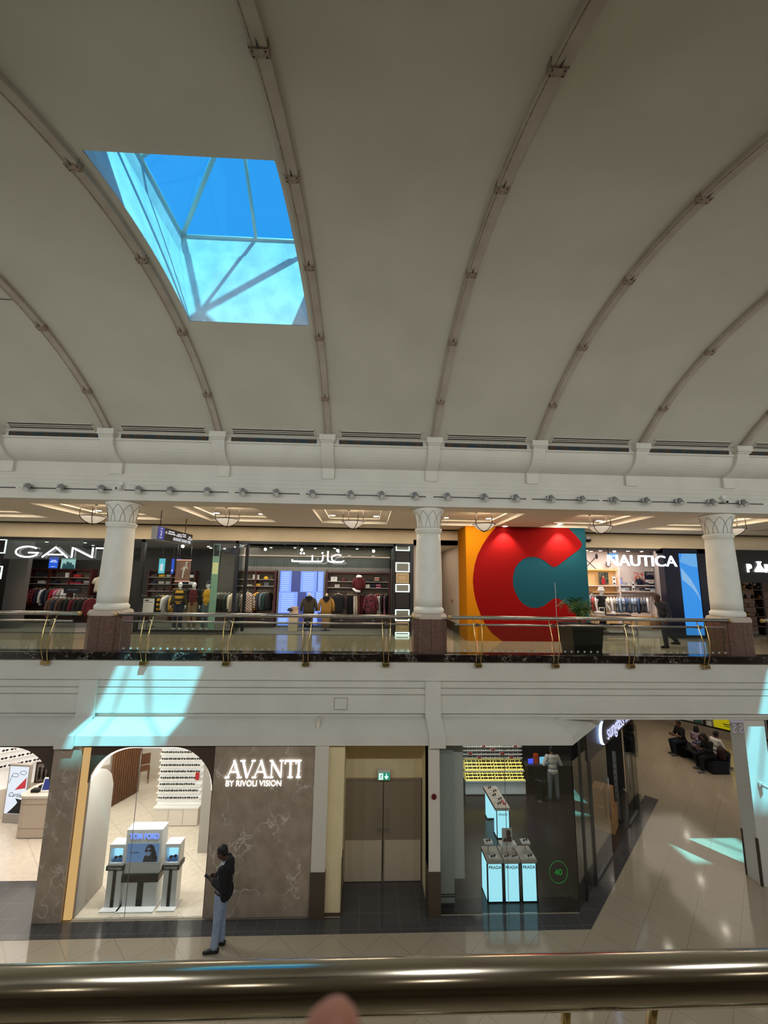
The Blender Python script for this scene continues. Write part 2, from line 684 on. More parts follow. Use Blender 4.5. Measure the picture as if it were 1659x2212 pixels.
# skylight wells and pyramid glazing
wellpaint = pmat('well_plaster', (214, 222, 224), 0.85, c2=(190, 200, 204), scale=3.0, bump=0.15, bscale=60)
skyframe = pmat('skylight_frame', (212, 220, 214), 0.45)
seal = pmat('black_seal', (30, 34, 38), 0.6)
ZK = 13.32
for i, (a, b) in enumerate(SKY):
    m = MB()
    ya, za = vp(TS0)
    yb, zb = vp(TS1)
    n_ = 12
    prof = [vp(TS0 + (TS1 - TS0) * j / n_) for j in range(n_ + 1)]
    for xw, s in ((a, -1), (b, 1)):
        # side walls lean outwards towards the glazing
        SPL = 0.30
        lo_ = [vp(TS0 + (TS1 - TS0) * j / n_, VR + 0.004) for j in range(n_ + 1)]
        lo_[0] = (ya - .05, lo_[0][1])
        lo_[-1] = (yb + .05, lo_[-1][1])
        for off in (0.0, 0.18):
            vs = [(xw + s * off, y_, z_) for y_, z_ in lo_] + [(xw + s * (off + SPL), y_, ZK) for y_, z_ in lo_]
            m.add(vs, [(j, j + 1, n_ + 2 + j, n_ + 1 + j) for j in range(n_)])
    m.box(a - 0.45, b + 0.45, ya - 0.18, ya, za + 0.012, ZK)
    m.box(a - 0.45, b + 0.45, yb, yb + 0.18, zb + 0.012, ZK)
    # slightly set back upper kerb carrying the glazing
    m.box(a - 0.5, b + 0.5, yb + 0.02, yb + 0.2, ZK, ZK + 0.42)
    m.box(a - 0.5, b + 0.5, ya - 0.2, ya - 0.02, ZK, ZK + 0.42)
    m.box(a - 0.5, a - 0.32, ya - 0.2, yb + 0.2, ZK, ZK + 0.42)
    m.box(b + 0.32, b + 0.5, ya - 0.2, yb + 0.2, ZK, ZK + 0.42)
    struct(m.build('wall_skylight_well', wellpaint), 'white plastered well between vault and skylight')
    zt = ZK + 0.42
    x_a, x_b, y_a, y_b = a - 0.32, b + 0.32, ya - 0.02, yb + 0.02
    ap = Vector(((a + b) / 2, (ya + yb) / 2, zt + 1.25))
    base = [Vector((x_a, y_a, zt)), Vector((x_b, y_a, zt)), Vector((x_b, y_b, zt)), Vector((x_a, y_b, zt))]
    root = thing('window_%d' % (i + 1), 'pyramid skylight of blue tinted glass in white frame', None, (0, 0, 0))
    root['kind'] = 'structure'
    for j in range(4):
        p, q = base[j], base[(j + 1) % 4]
        MB().add([p, q, ap], [(0, 1, 2)]).build('pane', glass_sky, root, recalc=False)
        MB().tube([p, q], 0.035, 6).build('frame_bar', skyframe, root)
        MB().tube([p, ap], 0.045, 6).build('frame_bar', skyframe, root)
        MB().tube([p + Vector((0, 0, .05)), ap + Vector((0, 0, .05))], 0.03, 6).build('gasket', seal, root)
        mid = (p + q) / 2
        MB().tube([mid, ap], 0.035, 6).build('frame_bar', skyframe, root)
        MB().tube([mid + Vector((0, 0, .045)), ap + Vector((0, 0, .045))], 0.022, 6).build('gasket', seal, root)

# ribs of the vault with their clamps
clampm = pmat('clamp_metal', (164, 148, 130), 0.6, c2=(120, 104, 90), scale=40)
boltm = pmat('bolt_dark', (40, 34, 30), 0.5, metal=0.5)
rib0 = None
RIBLAB = {-2: 'curved vault rib beside the skylight on its lower bay side', -1: 'curved vault rib passing just beyond the skylight opening'}
for k_, x in enumerate(RIBX):
    if x < -9.5 or x > 15.5:
        continue
    idx = round((x - 1.64) / 2.68)
    lab = {-4: 'leftmost curved vault rib, cut off by the photo edge', -3: 'curved vault rib, second left of the skylight',
           -2: 'curved vault rib along the left edge of the skylight', -1: 'curved vault rib along the right edge of the skylight',
           0: 'curved vault rib, first one right of the skylight rib', 1: 'curved vault rib, second right of the skylight rib',
           2: 'curved vault rib, third right of the skylight rib', 3: 'curved vault rib in the far right corner of the vault',
           4: 'curved vault rib beyond the right photo edge', 5: 'curved vault rib far beyond the right photo edge'}.get(idx, 'curved vault rib of the atrium')
    if rib0 is None:
        rib0 = thing('vault_rib', lab, 'ceiling rib', (x, 0, 0), 0, 'curved ribs under the vault', 'thing')
        m = MB()
        N_ = 60
        for w0, w1, d0, d1 in ((-0.08, 0.08, 0.02, -0.075),):
            pts = []
            for j in range(N_ + 1):
                th = -TH + 2 * TH * j / N_
                yo, zo = vp(th, VR + d0)
                yi, zi = vp(th, VR + d1)
                pts += [(w0, yo, zo), (w0, yi, zi), (w1, yi, zi), (w1, yo, zo)]
            fs = []
            for j in range(N_):
                for q in range(3):
                    a_ = j * 4 + q
                    fs.append((a_, a_ + 1, a_ + 5, a_ + 4))
            m.add(pts, fs, False)
        m.build('rib_band', ribpaint, rib0)
        # dark seam along the left flank of the band
        sm = MB()
        sm.tube([(-0.05,) + vp(-TH + 2 * TH * j / N_, VR - 0.075) for j in range(N_ + 1)], 0.006, 4)
        sm.build('seam', darkrib, rib0)
        for th in (-0.36, -0.14, 0.08, 0.30, 0.52):
            c = MB()
            for s in (-1, 1):
                for t_ in (0, 1):
                    pass
            y_, z_ = vp(th, VR - 0.08)
            M_ = Matrix.Translation((0, y_, z_)) @ Matrix.Rotation(-th, 4, 'X')
            c.box(-0.085, 0.085, -0.05, 0.05, -0.010, 0.02, M_)
            c.box(-0.09, -0.08, -0.05, 0.05, 0, 0.09, M_)
            c.box(0.08, 0.09, -0.05, 0.05, 0, 0.09, M_)
            c.mat(1)
            for sx in (-0.06, 0.06):
                for sy in (-.03, .03):
                    c.cyl(M_ @ Vector((sx, sy, -0.010)), M_ @ Vector((sx, sy, -0.018)), 0.007, n=8)
            c.prism([(-0.012, -0.05), (0.012, -0.05), (0.004, -0.17)], -0.011, -0.0095, 'XY', M_)
            c.build('clamp', [clampm, boltm], rib0)
    else:
        dup(rib0, (x, 0, 0), 0, lab)

# spring line, cove, beam: one profile swept along the atrium, mirrored for the near side
prof = [(10.02, 10.52), (10.0, 10.50), (10.0, 10.48), (10.045, 10.48), (10.045, 10.35), (10.0, 10.35), (10.0, 10.32), (10.03, 10.30)]
for j in range(9):
    t = j / 8
    a_ = t * PI / 2
    prof.append((10.05 + 0.47 * (1 - math.cos(a_ * .86)) / .78, 10.30 - 0.44 * math.sin(a_ * .86) / .976))
prof += [(10.53, 9.57), (10.475, 9.57), (10.475, 9.503), (10.483, 9.503), (10.483, 9.497), (10.478, 9.497), (10.478, 9.393), (10.49, 9.393), (10.49, 9.387), (10.483, 9.387), (10.483, 9.293), (10.5, 9.293), (10.5, ZC), (10.8, ZC), (10.8, 10.9), (10.1, 10.9)]


def sweep(pr, xa, xb, name, mat_, mirror=False):
    m_ = MB()
    pts = [((11.0 - y_) if mirror else y_, z_) for y_, z_ in pr]
    m_.prism(pts, xa, xb, 'YZ')
    return m_.build(name, mat_)


struct(sweep(prof, X0, X1, 'wall_back_cornice', paint), 'white cove and stepped beam under the vault')
struct(sweep(prof, X0, X1, 'wall_front_cornice', paint, True))
mos = pmat('mosaic', (74, 58, 40), 0.35, c2=(36, 56, 66), scale=9.0, stretch=(1, 0.2, 0.2), lo=0.45, hi=0.55)
corb0 = vent0 = None
ventm = pmat('vent_white', (206, 200, 188), 0.5)
ventdark = pmat('vent_dark', (22, 20, 18), 0.8)
CLAB = ['first', 'second', 'third', 'fourth', 'fifth', 'sixth', 'seventh', 'eighth', 'ninth', 'tenth', 'eleventh']
ci = 0
for x in RIBX:
    if x < -12.5 or x > 13:
        continue
    lab = 'white curved corbel under the vault rib, %s from the left photo edge' % CLAB[ci]
    if x < -10 or x > 11:
        lab = 'white curved corbel under the vault rib past the photo edge'
    else:
        ci += 1
    if corb0 is None:
        corb0 = thing('corbel', lab, 'corbel', (x, 0, 0), 0, 'corbels along the cornice')
        m = MB()
        pr = [(9.90, 10.40)]
        for j in range(9):
            a_ = j / 8 * PI / 2
            pr.append((9.92 + 0.48 * (1 - math.cos(a_ * .80)) / .69, 10.34 - 0.50 * math.sin(a_ * .80) / .951))
        pr += [(10.43, 9.83), (10.43, 9.555), (10.55, 9.555), (10.55, 9.95), (10.2, 10.36), (10.05, 10.40)]
        m.prism(pr, -0.155, 0.155, 'YZ')
        m.build('bracket_body', paint, corb0, bevel=0.008)
        m = MB()
        m.box(-0.20, 0.20, 9.84, 10.2, 10.40, 10.55)
        m.box(-0.175, 0.175, 9.87, 10.2, 10.36, 10.40)
        m.build('bracket_cap', paint, corb0, bevel=0.008)
    else:
        dup(corb0, (x, 0, 0), 0, lab)
vi = 0
for x in [v + 1.34 for v in RIBX]:
    if x < -9.5 or x > 11.5:
        continue
    lab = 'slotted white air vent above the cornice, %s bay from the left' % CLAB[vi]
    lab2 = 'dark blue and brown mosaic strip below the vent, %s bay from the left' % CLAB[vi]
    vi += 1
    th = math.asin((9.93 - VY) / VR)
    if vent0 is None:
        vent0 = thing('air_vent', lab, 'air vent', (x, 0, 0), 0, 'slotted vents along the vault spring')
        y_, z_ = vp(th, VR - 0.004)
        M_ = Matrix.Translation((0, y_, z_)) @ Matrix.Rotation(-th, 4, 'X')
        m = MB()
        m.box(-1.03, 1.03, -0.10, -0.075, -0.02, 0.01, M_)
        m.box(-1.03, 1.03, 0.075, 0.10, -0.02, 0.01, M_)
        m.box(-1.03, -1.0, -0.1, 0.1, -0.02, 0.01, M_)
        m.box(1.0, 1.03, -0.1, 0.1, -0.02, 0.01, M_)
        m.build('vent_frame', ventm, vent0)
        MB().box(-1.0, 1.0, -0.08, 0.08, -0.004, 0.004, M_).build('vent_opening', ventdark, vent0)
        m = MB()
        for t in (-0.025, 0.025):
            m.box(-1.0, 1.0, t - 0.011, t + 0.011, -0.018, 0.008, M_)
        m.build('slat', ventm, vent0)
        ms0 = tag(MB().box(-1.06, 1.06, 10.025, 10.06, 10.365, 10.465).build('mosaic_strip', mos, None, (x, 0, 0)), lab2, 'mosaic', 'mosaic strips along the cornice')
    else:
        dup(vent0, (x, 0, 0), 0, lab)
        dup(ms0, (x, 0, 0), 0, lab2)

# ceilings, floors, slabs
trays = [-0.44 + 3.77 * k_ for k_ in range(-4, 6)]
m = MB()
m.box(X0, X1, 10.8, 11.3, ZC, ZC + 0.2)
m.box(X0, X1, 14.1, 15.6, ZC, ZC + 0.2)
ex = [X0] + [v for t in trays for v in (t - 1.1, t + 1.1)] + [X1]
for i in range(0, len(ex), 2):
    m.box(ex[i], ex[i + 1], 11.3, 14.1, ZC, ZC + 0.2)
for t in trays:
    m.box(t - 1.1, t + 1.1, 11.3, 14.1, ZC + 0.2, ZC + 0.26)
    for a, b, c, d in ((-1.1, 1.1, 11.3, 11.56), (-1.1, 1.1, 13.84, 14.1), (-1.1, -0.84, 11.56, 13.84), (0.84, 1.1, 11.56, 13.84)):
        m.box(t + a, t + b, c, d, ZC + 0.12, ZC + 0.2)
m.box(X0, X1, 10.8, 15.6, ZC + 0.26, ZC + 0.4)
struct(m.build('ceiling_gallery', ceilpaint), 'cream gallery ceiling with recessed rectangular trays')
struct(MB().box(X0, X1, 15.6, 26, 9.0, 9.4).build('ceiling_roof', darkin))
struct(MB().box(X0, X1, 10.62, 26, ZU - 0.35, ZU).build('floor_gallery', uppertile), 'glossy beige tiled floor of the upper gallery')
struct(MB().box(X0, X1, 10.40, 10.78, ZU + 0.01, ZU + 0.185).build('trim_1', curbstone, bevel=0.01), 'black veined marble kerb along the upper gallery edge')
# near gallery that carries the camera's own railing
struct(MB().box(X0, X1, -9, 1.35, ZU - 0.9, ZU).build('floor_near_gallery', uppertile))
struct(MB().box(X0, X1, -9, 0.52, ZC, ZC + 0.3).build('ceiling_near_gallery', ceilpaint))
nearwall = pmat('near_shopfront', (120, 104, 84), 0.5, c2=(88, 74, 58), scale=0.6)
struct(MB().box(X0, X1, -6.3, -6.0, 0, ZC).build('wall_near', nearwall))

# ground floor
struct(MB().box(X0, X1, -9, 30, -0.2, 0.0).build('floor', terrazzo), 'glossy cream stone floor of the ground level')
m = MB()
m.box(X0, 4.75, 9.56, 9.97, 0.0, 0.004)
m.box(X0, -6.1, 9.97, 11.18, 0.0, 0.004)
m.box(-0.4, 1.46, 9.97, 11.0, 0.0, 0.004)
# the border turns 45 degrees along the sunglasses shop
dx = 0.70710678
u45 = Vector((dx, dx, 0))
n45 = Vector((dx, -dx, 0))
C45 = Vector((4.74, 9.97, 0))
Lg = 6.6


def d45(t, n=0.0, z=0.0):
    p = C45 + u45 * t + n45 * n
    return Vector((p.x, p.y, z))


pA = Vector((4.75, 9.56, 0))
bw = (pA - C45).dot(n45)
t0 = (pA - C45).dot(u45)
m.add([C45 + Vector((0, 0, .004)), pA + Vector((0, 0, .004)), d45(Lg + 0.2, bw, .004), d45(Lg + 0.2, -0.1, .004), d45(0, -.1, .004)], [(0, 1, 2, 3, 4)])
struct(m.build('trim_2', granite), 'dark polished granite floor border along the shopfronts')

# spandrel with grooves, hatch and pilasters
m = MB()
zz = [(3.87, 4.278), (4.30, 4.428), (4.45, 4.588), (4.61, 5.06)]
for z0, z1 in zz:
    m.box(X0, X1, 10.48, 10.75, z0, z1)
m.box(X0, X1, 10.52, 10.75, 3.87, 5.06)
m.box(X0, X1, 10.56, 10.75, 3.76, 3.87)
m.box(X0, X1, 10.60, 10.95, 3.70, 5.04)
struct(m.build('wall_spandrel', paint), 'white plaster spandrel between the two storeys')
pil = []
for xa, xb in ((-6.62, -6.22), (1.47, 1.84)):
    mm = MB()
    mm.box(xa, xb, 10.415, 10.5, 3.78, 4.605)
    mm.add([(xa, 10.42, 3.82), (xb, 10.42, 3.82), (xb, 10.42, 3.70), (xa, 10.42, 3.70), (xa, 9.83, 3.60), (xb, 9.83, 3.60), (xb, 9.83, 3.33), (xa, 9.83, 3.33)],
           [(0, 1, 5, 4), (4, 5, 6, 7), (0, 4, 7, 3), (1, 2, 6, 5), (3, 7, 6, 2)])
    struct(mm.build('trim_3' if xa < 0 else 'trim_4', paint, bevel=0.006))
hb = MB()
for a, b, c, d in ((-0.71, -0.70, 3.95, 4.22), (-0.40, -0.39, 3.95, 4.22), (-0.71, -0.39, 3.95, 3.96), (-0.71, -0.39, 4.21, 4.22)):
    hb.box(a, b, 10.468, 10.5, c, d)
hatch = thing('access_hatch', 'small square access hatch in the white spandrel', 'hatch')
MB().box(-0.69, -0.41, 10.472, 10.5, 3.97, 4.20).build('hatch_panel', paint, hatch)
hb.build('hatch_frame', pmat('hatch_edge', (170, 164, 150), 0.7), hatch)

# canopy over the ground floor shopfronts: sloping top, upright edge, turning 45 degrees
cp = [(10.56, 3.785), (9.90, 3.57), (9.90, 3.37), (10.2, 3.37), (10.2, 3.42), (10.62, 3.42), (10.62, 3.785)]
m = MB()
K = Vector((4.74, 9.9, 0))
# straight run
Xc = 4.74


def cross(t, run):
    out = []
    for (y_, z_) in cp:
        off = y_ - 9.9
        if run == 0:
            out.append((t, y_, z_))
        elif run == 1:      # mitre at the corner (22.5 degrees)
            out.append((4.74 - off * math.tan(PI / 8), y_, z_))
        else:
            p = K + u45 * t - n45 * off
            out.append((p.x, p.y, z_))
    return out


secs = [cross(X0, 0), cross(0, 1), cross(9.0, 2)]
n_ = len(cp)
vs = [p for s in secs for p in s]
fs = []
for i in range(2):
    for j in range(n_):
        fs.append((i * n_ + j, i * n_ + (j + 1) % n_, (i + 1) * n_ + (j + 1) % n_, (i + 1) * n_ + j))
m.add(vs, fs)
struct(m.build('trim_5', paint), 'white sloping canopy ledge over the ground floor shopfronts')
# ceiling of the ground floor
struct(MB().box(X0, X1, 10.62, 30, 3.80, 3.95).build('ceiling_ground', ceilpaint))

# upper gallery bulkhead above the shopfronts
m = MB()
m.box(X0, 3.39, 15.3, 15.6, 8.33, ZC)
m.box(7.63, X1, 15.3, 15.6, 8.33, ZC)
struct(m.build('wall_bulkhead', warmwall), 'cream bulkhead above the upper shopfronts')
m = MB()
m.box(X0, 3.40, 15.27, 15.31, ZC - 0.045, ZC)
m.box(7.6, X1, 15.27, 15.31, ZC - 0.045, ZC)
struct(m.build('trim_6', black), 'thin black strip for the shaded gap at the gallery ceiling')  # black strip stands in for the shade of the ceiling slot

# columns of the upper gallery
colpaint = pmat('column_white', (236, 236, 228), 0.6, c2=(228, 228, 220), scale=3, bump=0.08, bscale=110)
capshade = pmat('capital_groove_shade', (128, 124, 116), 0.8)  # darker tone put in for shade in the carved leaf grooves
col0 = None
for x, lab in ((-6.42, 'white round column beside the left shop sign, with leaf capital and stone plinth'),
               (1.64, 'white round column left of the orange wall, with leaf capital and stone plinth'),
               (9.70, 'white round column right of the tall blue screen, with leaf capital and stone plinth')):
    if col0 is None:
        col0 = thing('column', lab, 'column', (x, 11.0, ZU), 0, 'columns of the upper gallery', 'thing')
        m = MB()
        m.prism([(-.42, -.24), (-.24, -.42), (.24, -.42), (.42, -.24), (.42, .24), (.24, .42), (-.24, .42), (-.42, .24)], 0, 1.0, 'XY')
        m.build('plinth', plinthstone, col0)
        m = MB()
        for zc_, s in ((1.0, 1.02), (1.06, 1.02), (1.12, 0.9)):
            pass
        o8 = [(-.43, -.25), (-.25, -.43), (.25, -.43), (.43, -.25), (.43, .25), (.25, .43), (-.25, .43), (-.43, .25)]
        n8 = 8
        v8 = [(u * s, w * s, z) for s, z in ((1, 1.0), (1, 1.05), (0.93, 1.12)) for u, w in o8]
        f8 = [tuple(range(8))[::-1], tuple(range(16, 24))] + [(r * 8 + i, r * 8 + (i + 1) % 8, (r + 1) * 8 + (i + 1) % 8, (r + 1) * 8 + i) for r in range(2) for i in range(8)]
        m.add(v8, f8)
        m.build('plinth_cap', pmat('plinth_cap_stone', (196, 182, 168), 0.4), col0)
        m = MB()
        m.lathe([(0.36, 1.12), (0.385, 1.14), (0.395, 1.19), (0.385, 1.24), (0.355, 1.26), (0.35, 1.29)], 40)
        m.build('base_ring', colpaint, col0)
        m = MB()
        m.lathe([(0.35, 1.29), (0.352, 1.5), (0.348, 2.0), (0.338, 2.5), (0.322, 3.0), (0.312, 3.19)], 40)
        m.build('shaft', colpaint, col0)
        m = MB()
        m.lathe([(0.312, 3.19), (0.335, 3.20), (0.345, 3.22), (0.34, 3.245), (0.352, 3.25), (0.362, 3.275), (0.362, 3.305), (0.345, 3.32), (0.32, 3.325)], 40)
        m.build('neck_ring', colpaint, col0)
        m = MB()
        m.lathe([(0.315, 3.325), (0.318, 3.4), (0.325, 3.5), (0.342, 3.6), (0.37, 3.70), (0.405, 3.78), (0.41, 3.79), (0.415, 3.80), (0.415, 3.835), (0.39, 3.85)], 48)
        cp_ = m.build('capital', colpaint, col0)

        def capr(z):
            tb = [(3.325, .317), (3.4, .320), (3.5, .327), (3.6, .344), (3.70, .372), (3.78, .406)]
            for (a, b), (c, d) in zip(tb, tb[1:]):
                if z <= c:
                    return b + (d - b) * (z - a) / (c - a)
            return .407
        m = MB()
        for q in range(9):
            for s in (-1, 1):
                pts = []
                for j in range(9):
                    t = j / 8
                    z = 3.33 + 0.44 * t
                    a = q * 2 * PI / 9 + s * (PI / 9) * (1 - t ** 2.2) * 1.5
                    pts.append((capr(z) * math.cos(a), capr(z) * math.sin(a), z))
                m.tube(pts, 0.006, 4)
        m.build('leaf_relief', capshade, cp_)
    else:
        dup(col0, (x, 11.0, ZU), 0, lab)

# upper railing sections between the columns
sticker = pmat('frosted_sticker', (170, 178, 176), 0.6)


STK = []


def railing(xa, xb, posts, lab, Y=10.47, zf=ZU, hand=1.06, mid=0.885, near=False, group='railings of the atrium', metal=None):
    steel = metal or MATS['brushed_steel']
    r = thing('railing', lab, 'railing', ((xa + xb) / 2, Y, zf), 0, group, 'thing')
    ox = (xa + xb) / 2
    s = -1 if near else 1
    hr = 0.045
    h = MB()
    h.tube([(xa - ox, 0, hand), (xb - ox, 0, hand)], hr, 20)
    ho = h.build('handrail', steel, r)
    for e_, sg in ((xa, -1), (xb, 1)):
        MB().cyl((e_ - ox - sg * .005, 0, hand), (e_ - ox + sg * .05, 0, hand), 0.047, n=20).build('end_collar', brass, ho)
    m_ = MB()
    m_.tube([(xa - ox + .12, s * .02, mid), (xb - ox - .12, s * .02, mid)], 0.024, 14)
    m_.build('midrail', steel, r)
    edges = [xa + .05] + list(posts) + [xb - .05]
    for a, b in zip(edges, edges[1:]):
        if b - a < 0.25:
            continue
        g = MB()
        g.box(a - ox + .03, b - ox - .03, s * .05, s * .062, 0.19, 0.86)
        go = g.build('glass_panel', glass_rail, r)
        x = a + 0.12
        while x < b - 0.1:
            if STK:
                q = STK[0].copy()
                COL.objects.link(q)
            else:
                q = MB().box(0, .045, -.0017, .0017, 0, .045).build('frosted_sticker', sticker)
                STK.append(q)
            q.parent = go
            q.location = (x - ox, s * .048, .235)
            x += 0.165
    for p in posts:
        for sx in (-1, 1):
            t_ = []
            for j in range(11):
                u = j / 10
                z = hand - .03 - u * (hand + 0.05)
                y = -s * (0.03 + 0.17 * math.sin(PI * min(u * 1.0, 1.0)) ** 1.0 * (0.5 + 0.5 * u))
                xw = 0.105 - 0.06 * u ** 1.2 if True else .1
                t_.append((p - ox + sx * xw, y, z))
            MB().tube(t_, 0.0105, 10).build('post_tube', brass, r)
        f_ = MB()
        f_.box(p - ox - .075, p - ox + .075, -s * .12 if not near else -.02, (s * -.02) if not near else .12, -0.10, -0.01)
        f_.box(p - ox - .09, p - ox + .09, -s * .075 if not near else -.02, (s * .01) if not near else .075, -0.085, -0.025)
        f_.build('foot_clamp', brass, r, bevel=0.006)
        k2 = MB()
        k2.cyl((p - ox, s * -.02, mid), (p - ox, s * .06, mid), 0.045, n=20)
        k2.build('glass_clamp', steel, r)
    return r


railing(-14.5, -6.87, (-12.9, -11.2, -9.3, -7.45), 'upper railing of glass and brass running left from the leftmost column')
railing(-5.95, 1.17, (-5.2, -3.29, -1.41, 0.51), 'upper railing of glass and brass between the left and middle columns')
railing(2.1, 9.24, (2.76, 4.67, 6.56, 8.47), 'upper railing of glass and brass between the middle and right columns')
railing(10.16, 17.3, (11.0, 12.8, 14.7, 16.4), 'upper railing of glass and brass right of the rightmost column')
near_r = railing(-6.0, 6.5, (-5.1, -3.2, -1.32, 0.583, 2.48, 4.38), 'polished rail crossing the very bottom of the photo, close to the camera', Y=1.06, hand=1.075, mid=0.90, near=True, group=None, metal=railbronze)

# ================================================================ makers of repeated things


def setmat(o, *ms):
    for i, m_ in enumerate(ms):
        o.material_slots[i].link = 'OBJECT'
        o.material_slots[i].material = m_


framemat = pmat('eyewear_frame', (22, 20, 20), 0.25)
lensmat = pmat('eyewear_lens', (30, 24, 22), 0.08, spec=0.7)
goldframe = pmat('eyewear_gold', (150, 118, 60), 0.25, metal=1.0)


def eyewear_mesh():
    m = MB()
    for s in (-1, 1):
        c = (s * 0.034, 0, 0.026)
        ring = [(c[0] + 0.029 * math.cos(a) + s * .002, -0.004, c[2] + 0.024 * math.sin(a)) for a in [2 * PI * k_ / 10 for k_ in range(10)]]
        m.mat(0).tube(ring, 0.0035, 5, closed=True)
        m.mat(1).prism([(p[0], p[2]) for p in ring], -0.006, -0.003)
        m.mat(0).tube([(s * 0.064, -0.002, 0.034), (s * 0.068, 0.03, 0.034), (s * 0.066, 0.10, 0.028), (s * 0.062, 0.13, 0.012)], 0.003, 5)
    m.tube([(-0.008, -0.006, 0.034), (0, -0.008, 0.036), (0.008, -0.006, 0.034)], 0.003, 5)
    return m


_eye0 = None


def eyewear(loc, rz, label, group, scale=1.0, frame=None, lens=None):
    global _eye0
    if _eye0 is None:
        o = _eye0 = eyewear_mesh().build('sunglasses', [framemat, lensmat], None, loc, rz)
    else:
        o = _eye0.copy()
        COL.objects.link(o)
        o.location = loc
        o.rotation_euler = (0, 0, rz)
    o.scale = (scale,) * 3
    setmat(o, frame or framemat, lens or lensmat)
    return tag(o, label, 'sunglasses', group)


def loft(m, levels, n=16):
    """levels: (z, cx, cy, rx, ry, wobble)"""
    vs = []
    for li, (z, cx, cy, rx, ry, wb) in enumerate(levels):
        for i in range(n):
            a = 2 * PI * i / n
            k_ = 1 + wb * math.sin(a * 5 + li * 0.7)
            vs.append((cx + rx * math.cos(a) * k_, cy + ry * math.sin(a) * k_, z))
    fs = []
    L = len(levels)
    for j in range(L - 1):
        for i in range(n):
            fs.append((j * n + i, j * n + (i + 1) % n, (j + 1) * n + (i + 1) % n, (j + 1) * n + i))
    m.add(vs, fs, True)
    m.add(vs, [tuple(range(n)), tuple(range((L - 1) * n, L * n))[::-1]], False)
    return m


def shirt_mesh(long=True, length=0.72, thick=0.05):
    m = MB()
    loft(m, [(-0.02, 0, 0, .06, .035, 0), (-0.05, 0, 0, .13, .04, 0), (-0.085, 0, 0, .2, thick * .9, .0), (-0.2, 0, 0, .205, thick, .02),
             (-0.4, 0, 0, .2, thick * 1.1, .05), (-length * .85, 0, 0, .215, thick * 1.1, .08), (-length, 0, 0, .22, thick * 1.15, .1)], 20)
    for s in (-1, 1):
        if long:
            m.tube([(s * .18, 0, -.09), (s * .235, .0, -.2), (s * .265, -.01, -.38), (s * .27, -.02, -.55), (s * .272, -.02, -.62)], [.05, .055, .05, .04, .036], 9)
        else:
            m.tube([(s * .18, 0, -.09), (s * .24, .0, -.2), (s * .27, 0, -.32)], [.055, .065, .07], 9)
    return m


def trousers_mesh():
    m = MB()
    loft(m, [(-0.1, 0, 0, .19, .025, 0), (-0.14, 0, 0, .2, .035, 0), (-0.5, 0, 0, .17, .045, .05), (-0.85, 0, 0, .15, .045, .08)], 18)
    return m


hangerm = pmat('hanger_wood', (214, 196, 172), 0.5)
GPROTO = {}


def garment(kind, loc, rz, mt, label, group, sc=1.0):
    """one piece of clothing on its hanger; loc is the hook on the rail"""
    if kind not in GPROTO:
        nm = {'shirt': 'hanging_shirt', 'tee': 'hanging_shirt', 'jacket': 'hanging_jacket', 'trousers': 'hanging_trousers'}[kind]
        r = thing(nm, label, nm.split('_')[1], loc, rz, group)
        b = {'shirt': lambda: shirt_mesh(), 'tee': lambda: shirt_mesh(False, .68), 'jacket': lambda: shirt_mesh(True, .78, .085), 'trousers': trousers_mesh}[kind]()
        b.build('cloth', mt, r)
        h = MB()
        h.tube([(0, 0, 0.0), (0, .012, .03), (0, 0, .055), (0, -.018, .04), (0, -.02, .03)], .004, 5)
        h.tube([(-.17, 0, -.065), (0, 0, -.0), (.17, 0, -.065)], .008, 6)
        h.build('hanger', hangerm, r)
        GPROTO[kind] = r
    else:
        p = GPROTO[kind]
        r = dup(p, loc, rz, label, group)
    r.location = (loc[0], loc[1], loc[2] - 0.055 * sc)
    r.scale = (sc,) * 3
    for c in r.children:
        if c.name.startswith('cloth'):
            setmat(c, mt)
    return r


FOLD = {}


def folded(loc, w, d, h, mt, label, group, rz=0.0):
    key = (round(w, 3), round(d, 3), round(h, 3))
    if key not in FOLD:
        m = MB().box(-w / 2, w / 2, -d / 2, d / 2, 0, h)
        o = FOLD[key] = m.build('folded_shirt', mt, None, loc, rz, bevel=min(h * .45, .02), seg=3)
    else:
        o = FOLD[key].copy()
        COL.objects.link(o)
        o.location = loc
        o.rotation_euler = (0, 0, rz)
    setmat(o, mt)
    return tag(o, label, 'folded clothes', group)


CAP0 = None


def cap(loc, rz, mt, label):
    global CAP0
    if CAP0 is None:
        r = thing('cap', label, 'cap', loc, rz)
        m = MB()
        m.lathe([(.098, 0), (.1, .03), (.09, .07), (.06, .105), (.02, .118)], 18)
        m.build('crown', mt, r)
        m = MB()
        m.prism([(-.07, .06), (-.075, .12), (-.05, .165), (0, .18), (.05, .165), (.075, .12), (.07, .06)], 0.004, 0.014, 'XY')
        m.build('brim', mt, r)
        CAP0 = r
    else:
        r = dup(CAP0, loc, rz, label)
    for c in r.children:
        setmat(c, mt)
    return r


papr = pmat('paper_white', (226, 222, 216), 0.7)
ink = pmat('ink', (30, 30, 34), 0.8)


def signcard(loc, w, h, label, rz=0.0, lines=((.62, .5, .05), (.40, .35, .04))):
    r = thing('sign_card', label, 'sign', loc, rz)
    MB().box(-w / 2, w / 2, -.006, .006, 0, h).build('card', papr, r)
    m = MB()
    for z, ww, hh in lines:
        m.box(-w * ww / 2, w * ww / 2, -.008, -.006, h * z, h * (z + hh))
    m.build('print', ink, r)
    return r


# ---------------------------------------------------------------- people
skin_dark = pmat('skin_dark', (74, 48, 38), 0.5)
skin_mid = pmat('skin_brown', (120, 80, 58), 0.5)
hairblack = pmat('hair_black', (12, 10, 10), 0.6)
eyewhite = pmat('eye_white', (180, 174, 168), 0.3)


